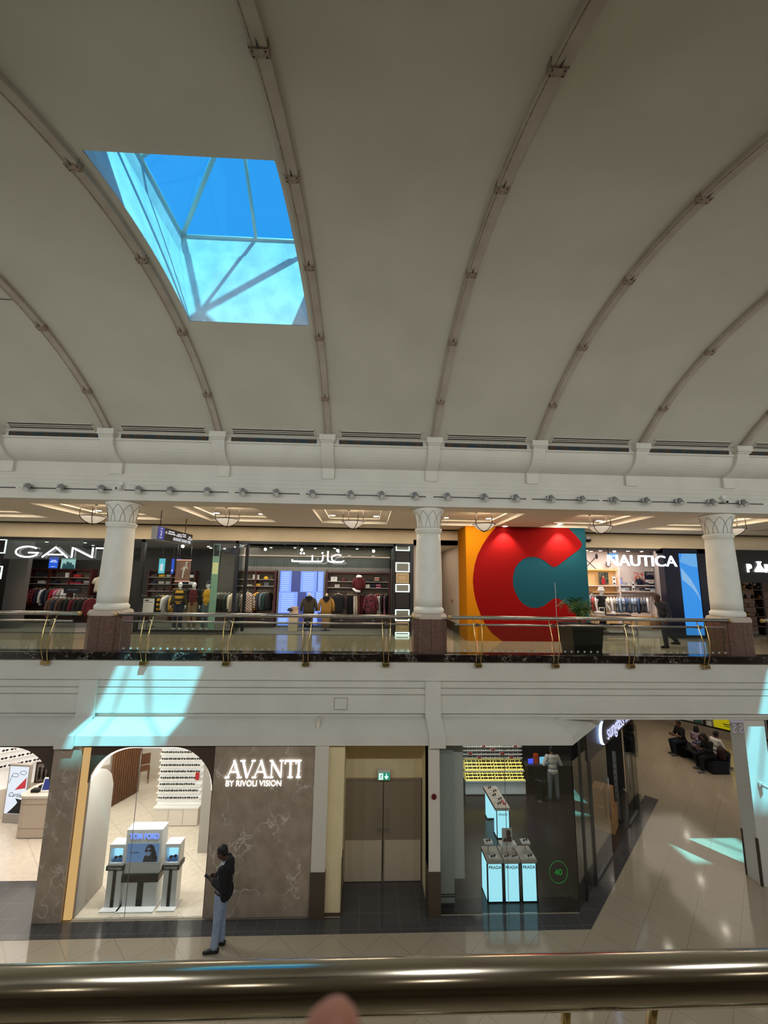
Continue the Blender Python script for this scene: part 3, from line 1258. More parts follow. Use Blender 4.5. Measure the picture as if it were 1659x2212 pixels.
def blob(name, segs, ells, mt, parent, voxel=0.012, smooth=4):
    """one continuous surface grown over tapered bones"""
    m = MB()
    for p0, r0, p1, r1 in segs:
        p0, p1 = Vector(p0), Vector(p1)
        m.ell(p0, r0, r0, r0, 10, 8)
        m.ell(p1, r1, r1, r1, 10, 8)
        if (p1 - p0).length > 1e-4:
            m.cyl(p0, p1, r0, r1, 12)
    for M_, rx, ry, rz in ells:
        m.ell((0, 0, 0), rx, ry, rz, 16, 12, M_)
    o = m.build(name, mt, None, recalc=False)
    md = o.modifiers.new('r', 'REMESH')
    md.mode = 'VOXEL'
    md.voxel_size = voxel
    md.use_smooth_shade = True
    if smooth:
        s = o.modifiers.new('s', 'SMOOTH')
        s.iterations = smooth
        s.factor = 0.5
    dg = bpy.context.evaluated_depsgraph_get()
    me = bpy.data.meshes.new_from_object(o.evaluated_get(dg))
    old = o.data
    o.modifiers.clear()
    o.data = me
    bpy.data.meshes.remove(old)
    for p in me.polygons:
        p.use_smooth = True
    if not me.materials:
        me.materials.append(mt)
    o.parent = parent
    return o


def frame(origin, z, x=(1, 0, 0)):
    z = Vector(z).normalized()
    x = Vector(x)
    x = (x - z * x.dot(z)).normalized()
    y = z.cross(x)
    return Matrix(((x.x, y.x, z.x, origin[0]), (x.y, y.y, z.y, origin[1]), (x.z, y.z, z.z, origin[2]), (0, 0, 0, 1)))


BASE = dict(pel=(0, 0, .95), neck=(0.0, 0, 1.46), head=(.035, 0, 1.615), hdir=(1, 0, -.05),
            shL=(0, .175, 1.40), shR=(0, -.175, 1.40), elL=(-.03, .225, 1.12), elR=(-.03, -.225, 1.12), wrL=(.05, .235, .88), wrR=(.05, -.235, .88),
            hiL=(0, .085, .92), hiR=(0, -.085, .92), knL=(.02, .095, .50), knR=(.02, -.095, .50), anL=(-.01, .1, .09), anR=(-.01, -.1, .09),
            toL=(1, .12, 0), toR=(1, -.12, 0), haL=(.1, 0, -1), haR=(.1, 0, -1), curl=0.6)


def person(label, loc, rz, pose=None, scale=1.0, skin=skin_mid, shirt=None, trousers=None, shoes=None, hair=hairblack, hairlen=0.0, sleeve=1.0,
           voxel=0.012, name='person', cat='person', female=False, belly=0.0, jacket=None, group=None, hat=None, open_front=False):
    P = dict(BASE)
    P.update(pose or {})
    V = {k_: (Vector(v) if isinstance(v, tuple) else v) for k_, v in P.items()}
    root = thing(name, label, cat, loc, rz, group)
    root.scale = (scale,) * 3
    sp = V['neck'] - V['pel']
    Lsp = sp.length / 0.51
    up = sp.normalized()
    fwd_ = Vector((1, 0, 0))

    def tor(t, fx=0.0):
        return frame(V['pel'] + sp * t + (fwd_ - up * fwd_.dot(up)) * fx, sp)

    def torso(g):
        w = 0.93 if female else 1.0
        return [(tor(-.02, -.015), .105 + g, (.16 if not female else .17) + g, .11 + g), (tor(.26, .015 + belly * .5), .10 + g + belly, .145 * w + g, .14 + g),
                (tor(.62, .005), .105 + g, .165 * w + g, .15 + g), (tor(.82, -.01), .085 + g, .165 * w + g, .085 + g)]

    def arms(g, full=1.0):
        out = []
        for s in 'LR':
            a, b, c = V['sh' + s], V['el' + s], V['wr' + s]
            if full > 1.0:
                out += [(a, .056 + g, b, .042 + g), (b, .042 + g, b + (c - b) * (full - 1.0), .036 + g)]
            else:
                out += [(a, .056 + g, a + (b - a) * full, (.056 - .012 * full) + g + (.006 if full < 1 else 0))]
        return out

    def legs(g, full=2.0):
        out = []
        for s in 'LR':
            a, b, c = V['hi' + s], V['kn' + s], V['an' + s]
            out += [(a, .088 + g, b, .058 + g), (b, .056 + g, b + (c - b) * (full - 1), (.04 if g == 0 else .052) + g)]
        return out
    hd = V['hdir'].normalized()
    hM = frame(V['head'], Vector((0, 0, 1)) - hd * hd.z + Vector((0, 0, 0)) if abs(hd.z) < .2 else (Vector((0, 0, 1)) - hd * hd.z), hd)

    def hp(x, y, z):
        return hM @ Vector((x, y, z))
    he = [(hM @ Matrix.Translation((-.012, 0, .025)), .094, .073, .088), (hM @ Matrix.Translation((.022, 0, -.045)), .066, .057, .068),
          (hM @ Matrix.Translation((.03, 0, -.095)), .034, .034, .026),
          (hM @ Matrix.Translation((.066, .026, -.028)), .022, .022, .018), (hM @ Matrix.Translation((.066, -.026, -.028)), .022, .022, .018)]
    hs = [(V['neck'] - up * .03, .058, hp(-.02, 0, -.06), .05), (hp(.082, 0, .01), .011, hp(.096, 0, -.03), .014),
          (hp(.082, -.016, -.064), .008, hp(.082, .016, -.064), .008), (hp(.08, -.014, -.077), .009, hp(.08, .014, -.077), .009),
          (hp(.078, -.045, .032), .008, hp(.086, -.015, .03), .008), (hp(.078, .045, .032), .008, hp(.086, .015, .03), .008)]
    for s in (-1, 1):
        he.append((hM @ Matrix.Translation((-.01, s * .074, -.01)), .018, .01, .03))
    hands = []
    for s, sg in (('L', 1), ('R', -1)):
        wr = V['wr' + s]
        hdv = V['ha' + s].normalized()
        fore = (wr - V['el' + s]).normalized()
        side = Vector((0, -sg, 0))
        nrm = side - hdv * side.dot(hdv)
        nrm = nrm.normalized() if nrm.length > .1 else hdv.orthogonal().normalized()   # palm faces the body
        wd = hdv.cross(nrm)
        if wd.x < 0:
            wd = -wd
        pc = wr + hdv * .05
        hands += [(wr, .027, wr + hdv * .03, .027)]
        for q, (o_, L_) in enumerate(((.03, .068), (.011, .078), (-.009, .072), (-.027, .056))):
            b0 = wr + hdv * .02 + wd * (o_ * .7)
            b1 = wr + hdv * .085 + wd * o_
            hands += [(b0, .014, b1, .0105)]
            cu = P['curl']
            d1 = (hdv * math.cos(cu * .6) + nrm * math.sin(cu * .6)).normalized()
            d2 = (hdv * math.cos(cu * 1.6) + nrm * math.sin(cu * 1.6)).normalized()
            b2 = b1 + d1 * L_ * .5
            b3 = b2 + d2 * L_ * .5
            hands += [(b1, .0098, b2, .009), (b2, .009, b3, .0075)]
        t0_ = wr + hdv * .03 + wd * .022
        t1_ = t0_ + (hdv * .6 + wd * .6 + nrm * .35).normalized() * .038
        t2_ = t1_ + (hdv * .9 + nrm * .5 + wd * .1).normalized() * .032
        hands += [(t0_, .0135, t1_, .0115), (t1_, .011, t2_, .009)]
    feet = []
    for s in 'LR':
        an = V['an' + s]
        td = V['to' + s].normalized()
        feet += [(an, .04, an + td * .02 - Vector((0, 0, .04)), .042), (an + td * .0 - Vector((0, 0, .05)), .038, an + td * .15 - Vector((0, 0, .062)), .03),
                 (an - td * .045 - Vector((0, 0, .05)), .036, an - Vector((0, 0, .05)), .038)]
    body = blob('body', hs + arms(0, 2.0) + legs(0) + hands + feet, he + torso(0), skin, root, voxel)
    for s in (-1, 1):
        MB().ell(hp(.078, s * .029, .008), .009, .011, .008, 8, 6).build('eye', eyewhite, root)
    if hair is not None:
        hh = [(hM @ Matrix.Translation((-.026, 0, .035)), .098, .083, .094), (hM @ Matrix.Translation((-.055, 0, -.01)), .06, .074, .07)]
        if hairlen:
            hh += [(hM @ Matrix.Translation((-.075, 0, -.06 - hairlen * .3)), .055, .095, .10 + hairlen * .5), (hM @ Matrix.Translation((-.03, .07, -.05)), .05, .03, .1), (hM @ Matrix.Translation((-.03, -.07, -.05)), .05, .03, .1)]
        h_ = blob('hair', [], hh, hair, root, voxel, 2)
    if trousers is not None:
        blob('trousers', legs(.016, 1.93), [torso(.016)[0], (tor(.12), .115 + belly, .16, .09)], trousers, root, voxel)
    if shirt is not None:
        tt = torso(.018)
        ex = [(V['neck'] - up * .06, .075, V['neck'] - up * .03, .066)]
        blob('shirt', arms(.016, sleeve) + ex, tt, shirt, root, voxel)
    if jacket is not None:
        tt = torso(.032)
        if open_front:
            tt = [(M_ @ Matrix.Translation((-.045, 0, 0)), rx - .012, ry + .012, rz) for M_, rx, ry, rz in tt]
        blob('jacket', arms(.026, 1.9), tt, jacket, root, voxel)
    if shoes is not None:
        for s in 'LR':
            an = V['an' + s]
            td = V['to' + s].normalized()
            z_ = Vector((0, 0, 1))
            blob('shoe', [(an - z_ * .012, .05, an - z_ * .035, .05), (an - td * .05 - z_ * .05, .044, an + td * .05 - z_ * .046, .047), (an + td * .05 - z_ * .046, .047, an + td * .17 - z_ * .058, .034)],
                 [], shoes, root, voxel, 3)
    return root

# ================================================================ ground floor shops
brownarch = pmat('arch_brown', (82, 68, 56), 0.5, c2=(74, 61, 50), scale=2)
goldled = emat('led_gold', (236, 190, 122), 0.7)
ledwhite = emat('led_arch', (255, 226, 206), 4.0)
roomwhite = pmat('room_white', (226, 216, 204), 0.8)
roomgrey = pmat('room_grey', (166, 160, 152), 0.7)
shelfwhite = pmat('display_white', (240, 238, 234), 0.4)
blackgloss = pmat('black_gloss', (12, 12, 13), 0.35, spec=0.3)
whitelac = pmat('white_lacquer', (242, 243, 244), 0.35)
slatwood = pmat('slat_wood', (128, 82, 46), 0.5, c2=(104, 64, 34), scale=6, stretch=(8, 8, 0.6))


def arch_outline(x0, x1, z1, ax0, ax1, az1, r, n=12):
    pts = [(x0, 0), (ax0, 0)]
    for j in range(n + 1):
        a = PI - j / n * PI / 2
        pts.append((ax0 + r + r * math.cos(a), az1 - r + r * math.sin(a)))
    for j in range(n + 1):
        a = PI / 2 - j / n * PI / 2
        pts.append((ax1 - r + r * math.cos(a), az1 - r + r * math.sin(a)))
    pts += [(ax1, 0), (x1, 0), (x1, z1), (x0, z1)]
    return pts


for nm, x0, x1, ax0, ax1, lab in (('wall_arch_shopfront', -6.1, -3.24, -5.95, -3.27, 'brown shopfront with wide round-cornered arch over the eyewear window'),
                                  ('wall_arch_entrance', -10.2, -6.67, -10.05, -6.70, 'brown shopfront with round-cornered arch at the left photo edge')):
    m = MB()
    m.prism(arch_outline(x0, x1, 3.42, ax0, ax1, 3.30, 0.9), 10.02, 10.12)
    struct(m.build(nm, brownarch), lab)
    # lit reveal: a bright strip following the arch
    r = 0.9
    path = []
    for j in range(13):
        a = PI - j / 12 * PI / 2
        path.append((ax0 + r + (r - .02) * math.cos(a), 3.30 - r + (r - .02) * math.sin(a)))
    for j in range(13):
        a = PI / 2 - j / 12 * PI / 2
        path.append((ax1 - r + (r - .02) * math.cos(a), 3.30 - r + (r - .02) * math.sin(a)))
    t = thing('led_strip', lab.replace('brown shopfront with', 'glowing strip light lining the'), 'strip light', (0, 0, 0), 0, 'arch strip lights')
    m = MB()
    m.tube([(u, 10.10, w) for u, w in path], 0.02, 6)
    m.build('diffuser', ledwhite, t)
    m = MB()
    rr_ = [(u, w) for u, w in path]
    vs, fs = [], []
    for u, w in rr_:
        vs += [(u, 10.12, w), (u, 10.32, w)]
    fs = [(2 * i, 2 * i + 1, 2 * i + 3, 2 * i + 2) for i in range(len(rr_) - 1)]
    m.add(vs, fs, True)
    m.build('reveal', roomwhite, t)
struct(MB().box(-6.67, -6.10, 9.95, 10.45, 0, 3.42).build('wall_pillar', brownmarble), 'veined brown marble pillar between the two arches')
gs = thing('lit_jamb', 'tall glowing golden jamb beside the brown marble pillar', 'strip light')
m = MB()
m.box(-6.08, -5.93, 10.0, 10.10, 0.02, 3.3)
m.build('gold_panel', goldled, gs)
m = MB().box(-6.10, -5.92, 9.99, 10.12, 0, 0.02)
m.build('base', pmat('gold_base', (150, 112, 60), .4), gs)
m = MB()
m.prism([(10.05, 0.03), (10.98, 0.03), (10.98, 2.15), (10.86, 2.42), (10.62, 2.62), (10.12, 2.85), (10.05, 2.85)], -5.93, -5.89, 'YZ')
tag(m.build('partition_panel', roomgrey), 'grey side panel standing inside the arch beside the golden jamb', 'panel')

# room shell behind the arches
m = MB()
m.box(-6.08, -1.06, 10.02, 17.0, 0.004, 0.008)
m.box(-13.0, -6.08, 11.18, 17.0, 0.004, 0.008)
struct(m.build('floor_shop', shoptile), 'pale stone floor of the eyewear shop')
struct(MB().box(-13, -1.0, 17.0, 17.2, 0, 3.8).build('wall_shop_back', roomwhite))
struct(MB().box(-1.06, -1.0, 10.1, 17, 0, 3.8).build('wall_shop_side', roomwhite))
struct(MB().box(-4.2, -3.3, 12.1, 13.9, 0, 3.8).build('wall_shop_pier', roomgrey), 'grey pier inside the eyewear shop')
area('avanti_ceiling', (-5.2, 12.6, 3.7), 5.5, 4.5, 190, (1, .93, .86))
area('avanti_front_fill', (-4.6, 10.17, 3.2), 2.2, .12, 110, (1, .95, .9))  # added fill lamp that brightens the fronts of the window stands
area('avanti_ceiling_b', (-9.6, 12.6, 3.7), 4.0, 4.0, 150, (1, .93, .86))
m = MB()
m.box(-5.93, -4.885, 10.06, 10.07, 0.01, 3.3)
m.box(-4.875, -3.28, 10.06, 10.07, 0.01, 3.3)
g = tag(m.build('window_pane', glass_shop), None, None)
g['kind'] = 'structure'

struct(MB().box(-4.884, -4.876, 10.055, 10.072, .01, 3.3).build('trim_14', silver))
struct(MB().box(3.191, 3.199, 9.99, 10.006, .01, 3.4).build('trim_15', silver))
# shelf wall full of eyewear
SH = [0.68, 0.87, 1.04, 1.21, 1.38, 1.55, 1.72, 1.9, 2.08]
un = thing('eyewear_shelf', 'white illuminated eyewear shelf unit seen through the arch', 'shelf unit', (-5.3, 13.45, 0))
MB().box(-.62, .62, 0.0, .25, .5, 2.6).build('back_panel', pmat('display_back', (246, 243, 238), .6, emit=0.35), un)
m = MB()
m.box(-.62, .62, -.16, .25, .02, .46)
m.build('cabinet', roomwhite, un, bevel=.01)
m = MB()
for x in (-.21, .2):
    m.box(x - .004, x + .004, -.165, -.16, .04, .45)
m.build('door_gap', pmat('gap_brown', (140, 124, 108), .8), un)
MB().box(-.64, .64, -.18, .25, .46, .50).build('counter_top', shelfwhite, un)
MB().box(-.60, .60, -.14, .25, 0, .02).build('toe_kick', pmat('toe_brown', (92, 72, 52), .6), un)
ORD = ['lowest', 'second', 'third', 'fourth', 'fifth', 'sixth', 'seventh', 'eighth', 'ninth']
for i, z in enumerate(SH):
    MB().box(-.62, .62, -.13, 0, z - .028, z).build('shelf', shelfwhite, un)
    for k_ in range(9):
        x = -.52 + k_ * .125 + random.uniform(-.015, .015)
        if i == 2 and k_ == 8:
            continue
        eyewear((-5.3 + x, 13.39, z), random.uniform(-.2, .2), 'dark glasses on the %s shelf of the white eyewear unit' % (ORD[i] + ' from below' if i else 'lowest'),
                'glasses on the %s shelf of the white unit' % ORD[i], 0.95)
tag(MB().box(-.055, .055, -.006, .006, 0, .2).build('red_notice', pmat('red_card', (190, 24, 34), .5), None, (-4.78, 13.29, 1.215)), 'small red card at the end of the white eyewear shelf', 'card')

# slatted wood partition and chair deep in the shop
m = MB()
sl = thing('slatted_partition', 'curved partition of vertical wooden slats deep in the eyewear shop', 'partition', (-7.6, 14.8, 0))
pa, pb = Vector((-.17, -.5, 0)), Vector((.17, .43, 0))
m.box(-.04, .04, -.5, .5, .03, 2.9, Matrix.Rotation(-.35, 4, 'Z'))
m.build('panel', slatwood, sl)
m = MB()
for k_ in range(13):
    p = pa.lerp(pb, k_ / 12)
    m.cyl((p.x + .05, p.y, .03), (p.x + .05, p.y, 2.9), .035, n=8)
m.build('slat_ribbing', slatwood, sl)
ch = thing('chair', 'wooden chair standing deep in the eyewear shop', 'chair', (-7.6, 15.9, 0), 0.5)
MB().box(-.22, .22, -.22, .22, .43, .47).build('seat', slatwood, ch, bevel=.01)
MB().box(-.22, .22, .19, .22, .5, .85).build('backrest', slatwood, ch, bevel=.01)
for x in (-.19, .19):
    for y in (-.19, .19):
        MB().cyl((x, y, 0), (x, y, .45), .014, .02, n=10).build('leg', slatwood, ch)

# left-hand display wall with rows of glasses
WL0, WLd = Vector((-11.6, 12.95, 0)), Vector((.78, .62, 0)).normalized()
WLn = Vector((WLd.y, -WLd.x, 0))
rz = math.atan2(WLd.y, WLd.x)
M_ = Matrix.Translation(WL0) @ Matrix.Rotation(rz, 4, 'Z')
dw = thing('display_wall', 'angled white wall display holding rows of glasses at the left edge', 'shelf unit', WL0, rz)
MB().box(0, 4.0, 0, .1, 0, 3.4).build('back_panel', pmat('display_back', (246, 243, 238), .6), dw)
MB().box(0, 4.0, -.1, 0, 0, .8).build('cabinet', roomwhite, dw)
for i, z in enumerate((1.40, 1.62, 1.84, 2.06)):
    MB().box(0, 4.0, -.12, 0, z - .02, z).build('shelf', shelfwhite, dw)
    for k_ in range(16):
        p = M_ @ Vector((.5 + k_ * .19, -.06, z))
        eyewear(p, rz + random.uniform(-.1, .1), 'dark glasses on the %s row of the angled wall at the left edge' % ORD[i], 'glasses on the %s row of the angled wall' % ORD[i], 1.1)

# light box with red triangle
lb = thing('light_box', 'upright illuminated poster box with red triangle and script lettering', 'light box', (-9.95, 13.5, 0), -.12)
MB().box(-.33, .33, 0, .1, 0.0, 1.56).build('housing', roomgrey, lb, bevel=.02)
MB().box(-.29, .29, -.004, 0, .26, 1.50).build('lit_panel', emat('poster_white', (226, 234, 244), 1.0), lb)
MB().prism([(.26, 1.22), (-.06, .88), (.26, .94)], -.008, -.004).build('red_print', emat('poster_red', (214, 40, 52), .8), lb)
MB().prism([(-.2, .27), (.28, .27), (.28, .62), (.0, .66), (.08, .56), (.02, .48), (-.1, .36)], -.008, -.004).build('silhouette_print', ink, lb)
m = MB()
for cx_ in (-.1, .14):
    m.tube([(cx_ + .1 * math.cos(a), -.006, 1.3 + .05 * math.sin(a) + cx_ * .3) for a in [2 * PI * q / 14 for q in range(14)]], .006, 5, True)
m.tube([(-.2, -.006, 1.25), (-.27, -.006, 1.05)], .006, 5)
m.build('eyewear_print', ink, lb)
text('lettering', 'Cartier', .17, ink, lb, (0, -.006, .70), shear=.35, extrude=.001, sx=.95)
fr = thing('framed_display', 'dark framed board with three black forms on the shop wall', 'picture', (-9.65, 14.1, .81))
MB().box(-.24, .24, 0, .04, 0, .56).build('board', pmat('board_taupe', (130, 116, 104), .7), fr)
m = MB()
for a, b, c, d in ((-.26, .26, 0, .025), (-.26, .26, .54, .565), (-.26, -.235, 0, .565), (.235, .26, 0, .565)):
    m.box(a, b, -.02, .04, c, d)
m.build('frame', black, fr)
for x in (-.13, 0, .13):
    MB().lathe([(.02, .1), (.035, .16), (.03, .3), (.018, .36), (.03, .42), (.01, .46)], 10, (x, -.03, 0)).build('black_form', blackgloss, fr)

# cash desk
dk = thing('cash_desk', 'beige round-cornered cash desk inside the left arch', 'desk', (-8.65, 13.15, 0))


def rrect(hx, hy, r, n=6):
    out = []
    for cx_, cy_, a0 in ((hx - r, hy - r, 0), (-hx + r, hy - r, PI / 2), (-hx + r, -hy + r, PI), (hx - r, -hy + r, 1.5 * PI)):
        for j in range(n + 1):
            a = a0 + j / n * PI / 2
            out.append((cx_ + r * math.cos(a), cy_ + r * math.sin(a)))
    return out


dm = pmat('desk_beige', (186, 170, 152), .6)
MB().prism(rrect(.70, .38, .2), .03, 1.0, 'XY').build('carcass', dm, dk)
MB().prism(rrect(.72, .40, .21), 1.0, 1.06, 'XY').build('desk_top', pmat('desk_top', (206, 196, 184), .35), dk)
m = MB()
m.prism(rrect(.703, .383, .2), .84, .853, 'XY')
m.prism(rrect(.703, .383, .2), .25, .262, 'XY')
m.build('groove', pmat('gap_brown', (140, 124, 108), .8), dk)
MB().prism(rrect(.68, .36, .2), 0, .03, 'XY').build('plinth', black, dk)
tb = thing('tablet', 'white tablet with dark blue screen on the cash desk', 'tablet', (-8.78, 12.95, 1.06), 0)
Mt = Matrix.Rotation(.35, 4, 'X')
Mt = Matrix.Rotation(-.3, 4, 'X')
MB().box(-.13, .13, 0, .012, .02, .36, Mt).build('housing', whitepl, tb, bevel=.01)
MB().box(-.1, .1, -.002, 0, .06, .32, Mt).build('screen', emat('tablet_blue', (24, 44, 120), 1.0), tb)
MB().box(-.07, .07, .02, .12, 0, .02).build('stand', whitepl, tb)
for x, y, lab in ((-9.05, 13.0, 'dark card reader on the cash desk, left of the tablet'), (-9.0, 13.2, 'black box behind the card reader on the cash desk')):
    c = thing('card_reader', lab, 'card reader', (x, y, 1.06))
    MB().box(-.11, .11, -.07, .07, 0, .08).build('housing', blackgloss, c, bevel=.01)
    MB().box(-.08, .08, -.05, .05, .08, .084).build('keypad', ink, c)
tag(MB().box(-.05, .05, -.04, .04, 0, .06).build('receipt_printer', whitepl, None, (-8.5, 12.95, 1.06), bevel=.008), 'small white printer right of the tablet on the desk', 'printer')

# window display stands
tfb = emat('display_sky', (150, 214, 250), 1.3)


def text_on(r, s, size, x, y, z, mt, nm='lettering', **kw):
    return text(nm, s, size, mt, r, (x, y, z), extrude=kw.pop('extrude', .003), **kw)


for x, lab in ((-5.29, 'slim white window stand with lit eyewear box, left of the large stand'), (-4.11, 'slim white window stand with lit eyewear box, right of the large stand')):
    r = thing('display_stand', lab, 'display stand', (x, 10.42, 0.005), 0, 'slim window stands')
    MB().box(-.19, .19, -.24, .12, 0, .03).build('foot_plate', whitelac, r)
    MB().box(-.15, .15, -.12, .12, .03, .74).build('pillar', whitelac, r)
    MB().box(-.035, .035, -.126, -.12, .03, .74).build('black_stripe', blackgloss, r)
    MB().box(-.185, .185, -.15, .14, .74, .82).build('black_band', blackgloss, r)
    text_on(r, 'TOM FORD', .062, 0, -.152, .757, pmat('letter_grey', (200, 200, 204), .4), sx=.9)
    m = MB()
    m.box(-.16, .16, -.12, .12, .82, .87)
    m.box(-.16, .16, -.12, .12, 1.16, 1.23)
    m.box(-.16, -.13, -.12, .12, .87, 1.16)
    m.box(.13, .16, -.12, .12, .87, 1.16)
    m.build('case', whitelac, r)
    MB().box(-.13, .13, .04, .06, .87, 1.16).build('lit_back', tfb, r)
    MB().box(-.1, .1, -.1, .03, .87, .92).build('tray', pmat('tray_blue', (70, 130, 190), .4), r)
    eyewear((x, 10.37, .925), .3, 'glasses inside the lit box of the %s slim stand' % ('left' if x < -5 else 'right'), None, 1.15, goldframe if x < -5 else framemat, lensmat)
r = thing('display_stand', 'large white window stand with lit sign, portrait screen and black letter T', 'display stand', (-4.73, 10.46, 0.005))
MB().box(-.41, .37, -.3, .14, 0, .03).build('foot_plate', whitelac, r)
MB().box(-.36, .34, -.14, .14, .03, .5).build('pedestal', whitelac, r)
MB().box(-.07, .06, -.147, -.14, .03, .5).build('black_stem', blackgloss, r)
MB().box(-.41, .37, -.17, .15, .5, .64).build('black_band', blackgloss, r)
MB().box(-.39, .36, -.13, .14, .64, .86).build('lower_case', whitelac, r, bevel=.01)
MB().box(-.40, .37, -.15, .14, .84, 1.52).build('back_case', whitelac, r, bevel=.012)
MB().box(-.35, .33, -.158, -.15, .88, 1.24).build('screen', emat('screen_bluegrey', (86, 118, 160), .9), r)
pr_ = MB()
skb = emat('portrait_dark', (22, 24, 34), .6)
skf = emat('portrait_grey', (96, 112, 138), .8)
pr_.prism([(.0, .885), (.3, .885), (.31, .98), (.22, 1.04), (.12, 1.03), (.03, 1.0)], -.162, -.158)
pr_.prism([(.14 + .10 * math.cos(a), 1.12 + .105 * math.sin(a)) for a in [2 * PI * k_ / 18 for k_ in range(18)]], -.162, -.158)
pr_.prism([(.2, 1.18), (.27, 1.08), (.3, .95), (.2, .95)], -.162, -.158)
pr_.build('portrait_print', skb, r)
MB().prism([(.11 + .058 * math.cos(a), 1.08 + .085 * math.sin(a)) for a in [2 * PI * k_ / 16 for k_ in range(16)]], -.164, -.162).build('face_print', skf, r)
m = MB()
for cx_ in (.065, .145):
    m.prism([(cx_ + .038 * math.cos(a), 1.105 + .03 * math.sin(a)) for a in [2 * PI * k_ / 12 for k_ in range(12)]], -.166, -.164)
m.build('eyewear_print', skb, r)
text_on(r, 'TOM FORD', .045, -.19, -.16, 1.05, skb, sx=.9)
text_on(r, 'TOM FORD', .15, -.01, -.152, 1.33, emat('sign_blue', (90, 120, 255), 2.2), sx=.82, nm='sign_lettering', offset=.003)

# marble panel with the lit shop name
struct(MB().box(-3.24, -1.05, 9.97, 10.25, 0.03, 3.42).build('wall_marble', brownmarble), 'large veined brown marble wall panel')
sg = thing('shop_sign', 'lit white serif sign on the brown marble panel', 'sign', (-2.97, 9.965, 2.7))


def stroke(m, p, q, w, y0=-.03, y1=-.005):
    p, q = Vector(p), Vector(q)
    d = (q - p).normalized()
    n_ = Vector((-d.y, d.x)) * w / 2
    m.prism([(p.x - n_.x, p.y - n_.y), (q.x - n_.x, q.y - n_.y), (q.x + n_.x, q.y + n_.y), (p.x + n_.x, p.y + n_.y)], y0, y1)


def serif(m, x, z, w):
    m.box(x - w * .4, x + w * .4, -.03, -.005, z - .010, z + .010)


Hh = .36
tk, tn = .040, .017


def letA(x, w=.34):
    m = MB()
    stroke(m, (x + .03, 0), (x + w * .52, Hh), tn)
    stroke(m, (x + w * .47, Hh), (x + w - .05, 0), tk)
    stroke(m, (x + .10, Hh * .34), (x + w * .72, Hh * .34), tn)
    serif(m, x + .03, .013, .12)
    serif(m, x + w - .05, .013, .14)
    return m


def letV(x, w=.33):
    m = MB()
    stroke(m, (x + .06, Hh), (x + w * .5, 0), tk)
    stroke(m, (x + w * .5, 0), (x + w - .04, Hh), tn)
    serif(m, x + .06, Hh - .013, .14)
    serif(m, x + w - .04, Hh - .013, .11)
    return m


def letN(x, w=.33):
    m = MB()
    stroke(m, (x + .06, 0), (x + .06, Hh), tn)
    stroke(m, (x + w - .06, 0), (x + w - .06, Hh), tn)
    stroke(m, (x + .06, Hh - .02), (x + w - .06, .02), tk)
    serif(m, x + .06, .013, .11)
    serif(m, x + .045, Hh - .013, .09)
    serif(m, x + w - .06, Hh - .013, .11)
    return m


def letT(x, w=.28):
    m = MB()
    stroke(m, (x + w / 2, 0), (x + w / 2, Hh), tk)
    m.box(x + .01, x + w - .01, -.03, -.005, Hh - .03, Hh)
    m.box(x + .01, x + .03, -.03, -.005, Hh - .08, Hh)
    m.box(x + w - .03, x + w - .01, -.03, -.005, Hh - .08, Hh)
    serif(m, x + w / 2, .013, .14)
    return m


def letI(x, w=.12):
    m = MB()
    stroke(m, (x + w / 2, 0), (x + w / 2, Hh), tk)
    serif(m, x + w / 2, .013, .13)
    serif(m, x + w / 2, Hh - .013, .13)
    return m


for fn, x in ((letA, 0), (letV, .29), (letA, .58), (letN, .92), (letT, 1.25), (letI, 1.51)):
    fn(x).build('letter', signwhite, sg)
text('lettering', 'BY RIVOLI VISION', .165, emat('sign_soft', (255, 252, 246), 2.2), sg, (-.0, -.005, -.165), extrude=.012, align='LEFT', sx=.93, offset=-.001)

# alcove with the service door
creamw = pmat('pier_white', (222, 216, 204), .7)
pbrown = pmat('pier_brown', (82, 70, 56), .5)
m = MB().box(-1.05, -.75, 9.92, 10.4, .88, 3.42)
struct(m.build('wall_pier', creamw))
struct(MB().box(-1.06, -.74, 9.91, 10.4, 0, .88).build('baseboard_pier', pbrown))
struct(MB().box(-.75, -.40, 10.02, 11.2, .05, 3.42).build('wall_alcove_left', yellowwall), 'pale yellow jamb left of the service door alcove')
struct(MB().box(-.76, -.39, 10.0, 11.0, 0, .06).build('baseboard_alcove', pbrown))
struct(MB().box(-.405, -.385, 10.0, 10.3, .06, 1.1).build('trim_7', pbrown))
struct(MB().box(1.46, 1.5, 9.95, 11.2, 0, 3.42).build('wall_alcove_right', yellowwall))
struct(MB().box(1.46, 1.71, 9.92, 10.4, .86, 3.42).build('wall_pier_right', creamw))
struct(MB().box(1.455, 1.72, 9.91, 10.4, 0, .86).build('baseboard_pier_right', pbrown))
struct(MB().box(-.5, 1.5, 11.02, 11.2, 2.21, 3.42).build('wall_alcove_back', yellowwall), 'pale yellow wall above the service door')
struct(MB().box(-.75, 1.71, 10.3, 11.2, 3.36, 3.42).build('ceiling_alcove', yellowwall))
dr = thing('door_1', 'double grey service door with pale kick plates under the exit sign', None, (.52, 11.0, 0))
dr['kind'] = 'structure'
doorm = pmat('door_grey', (150, 137, 117), .5)
kick = pmat('door_kick', (208, 194, 170), .45)
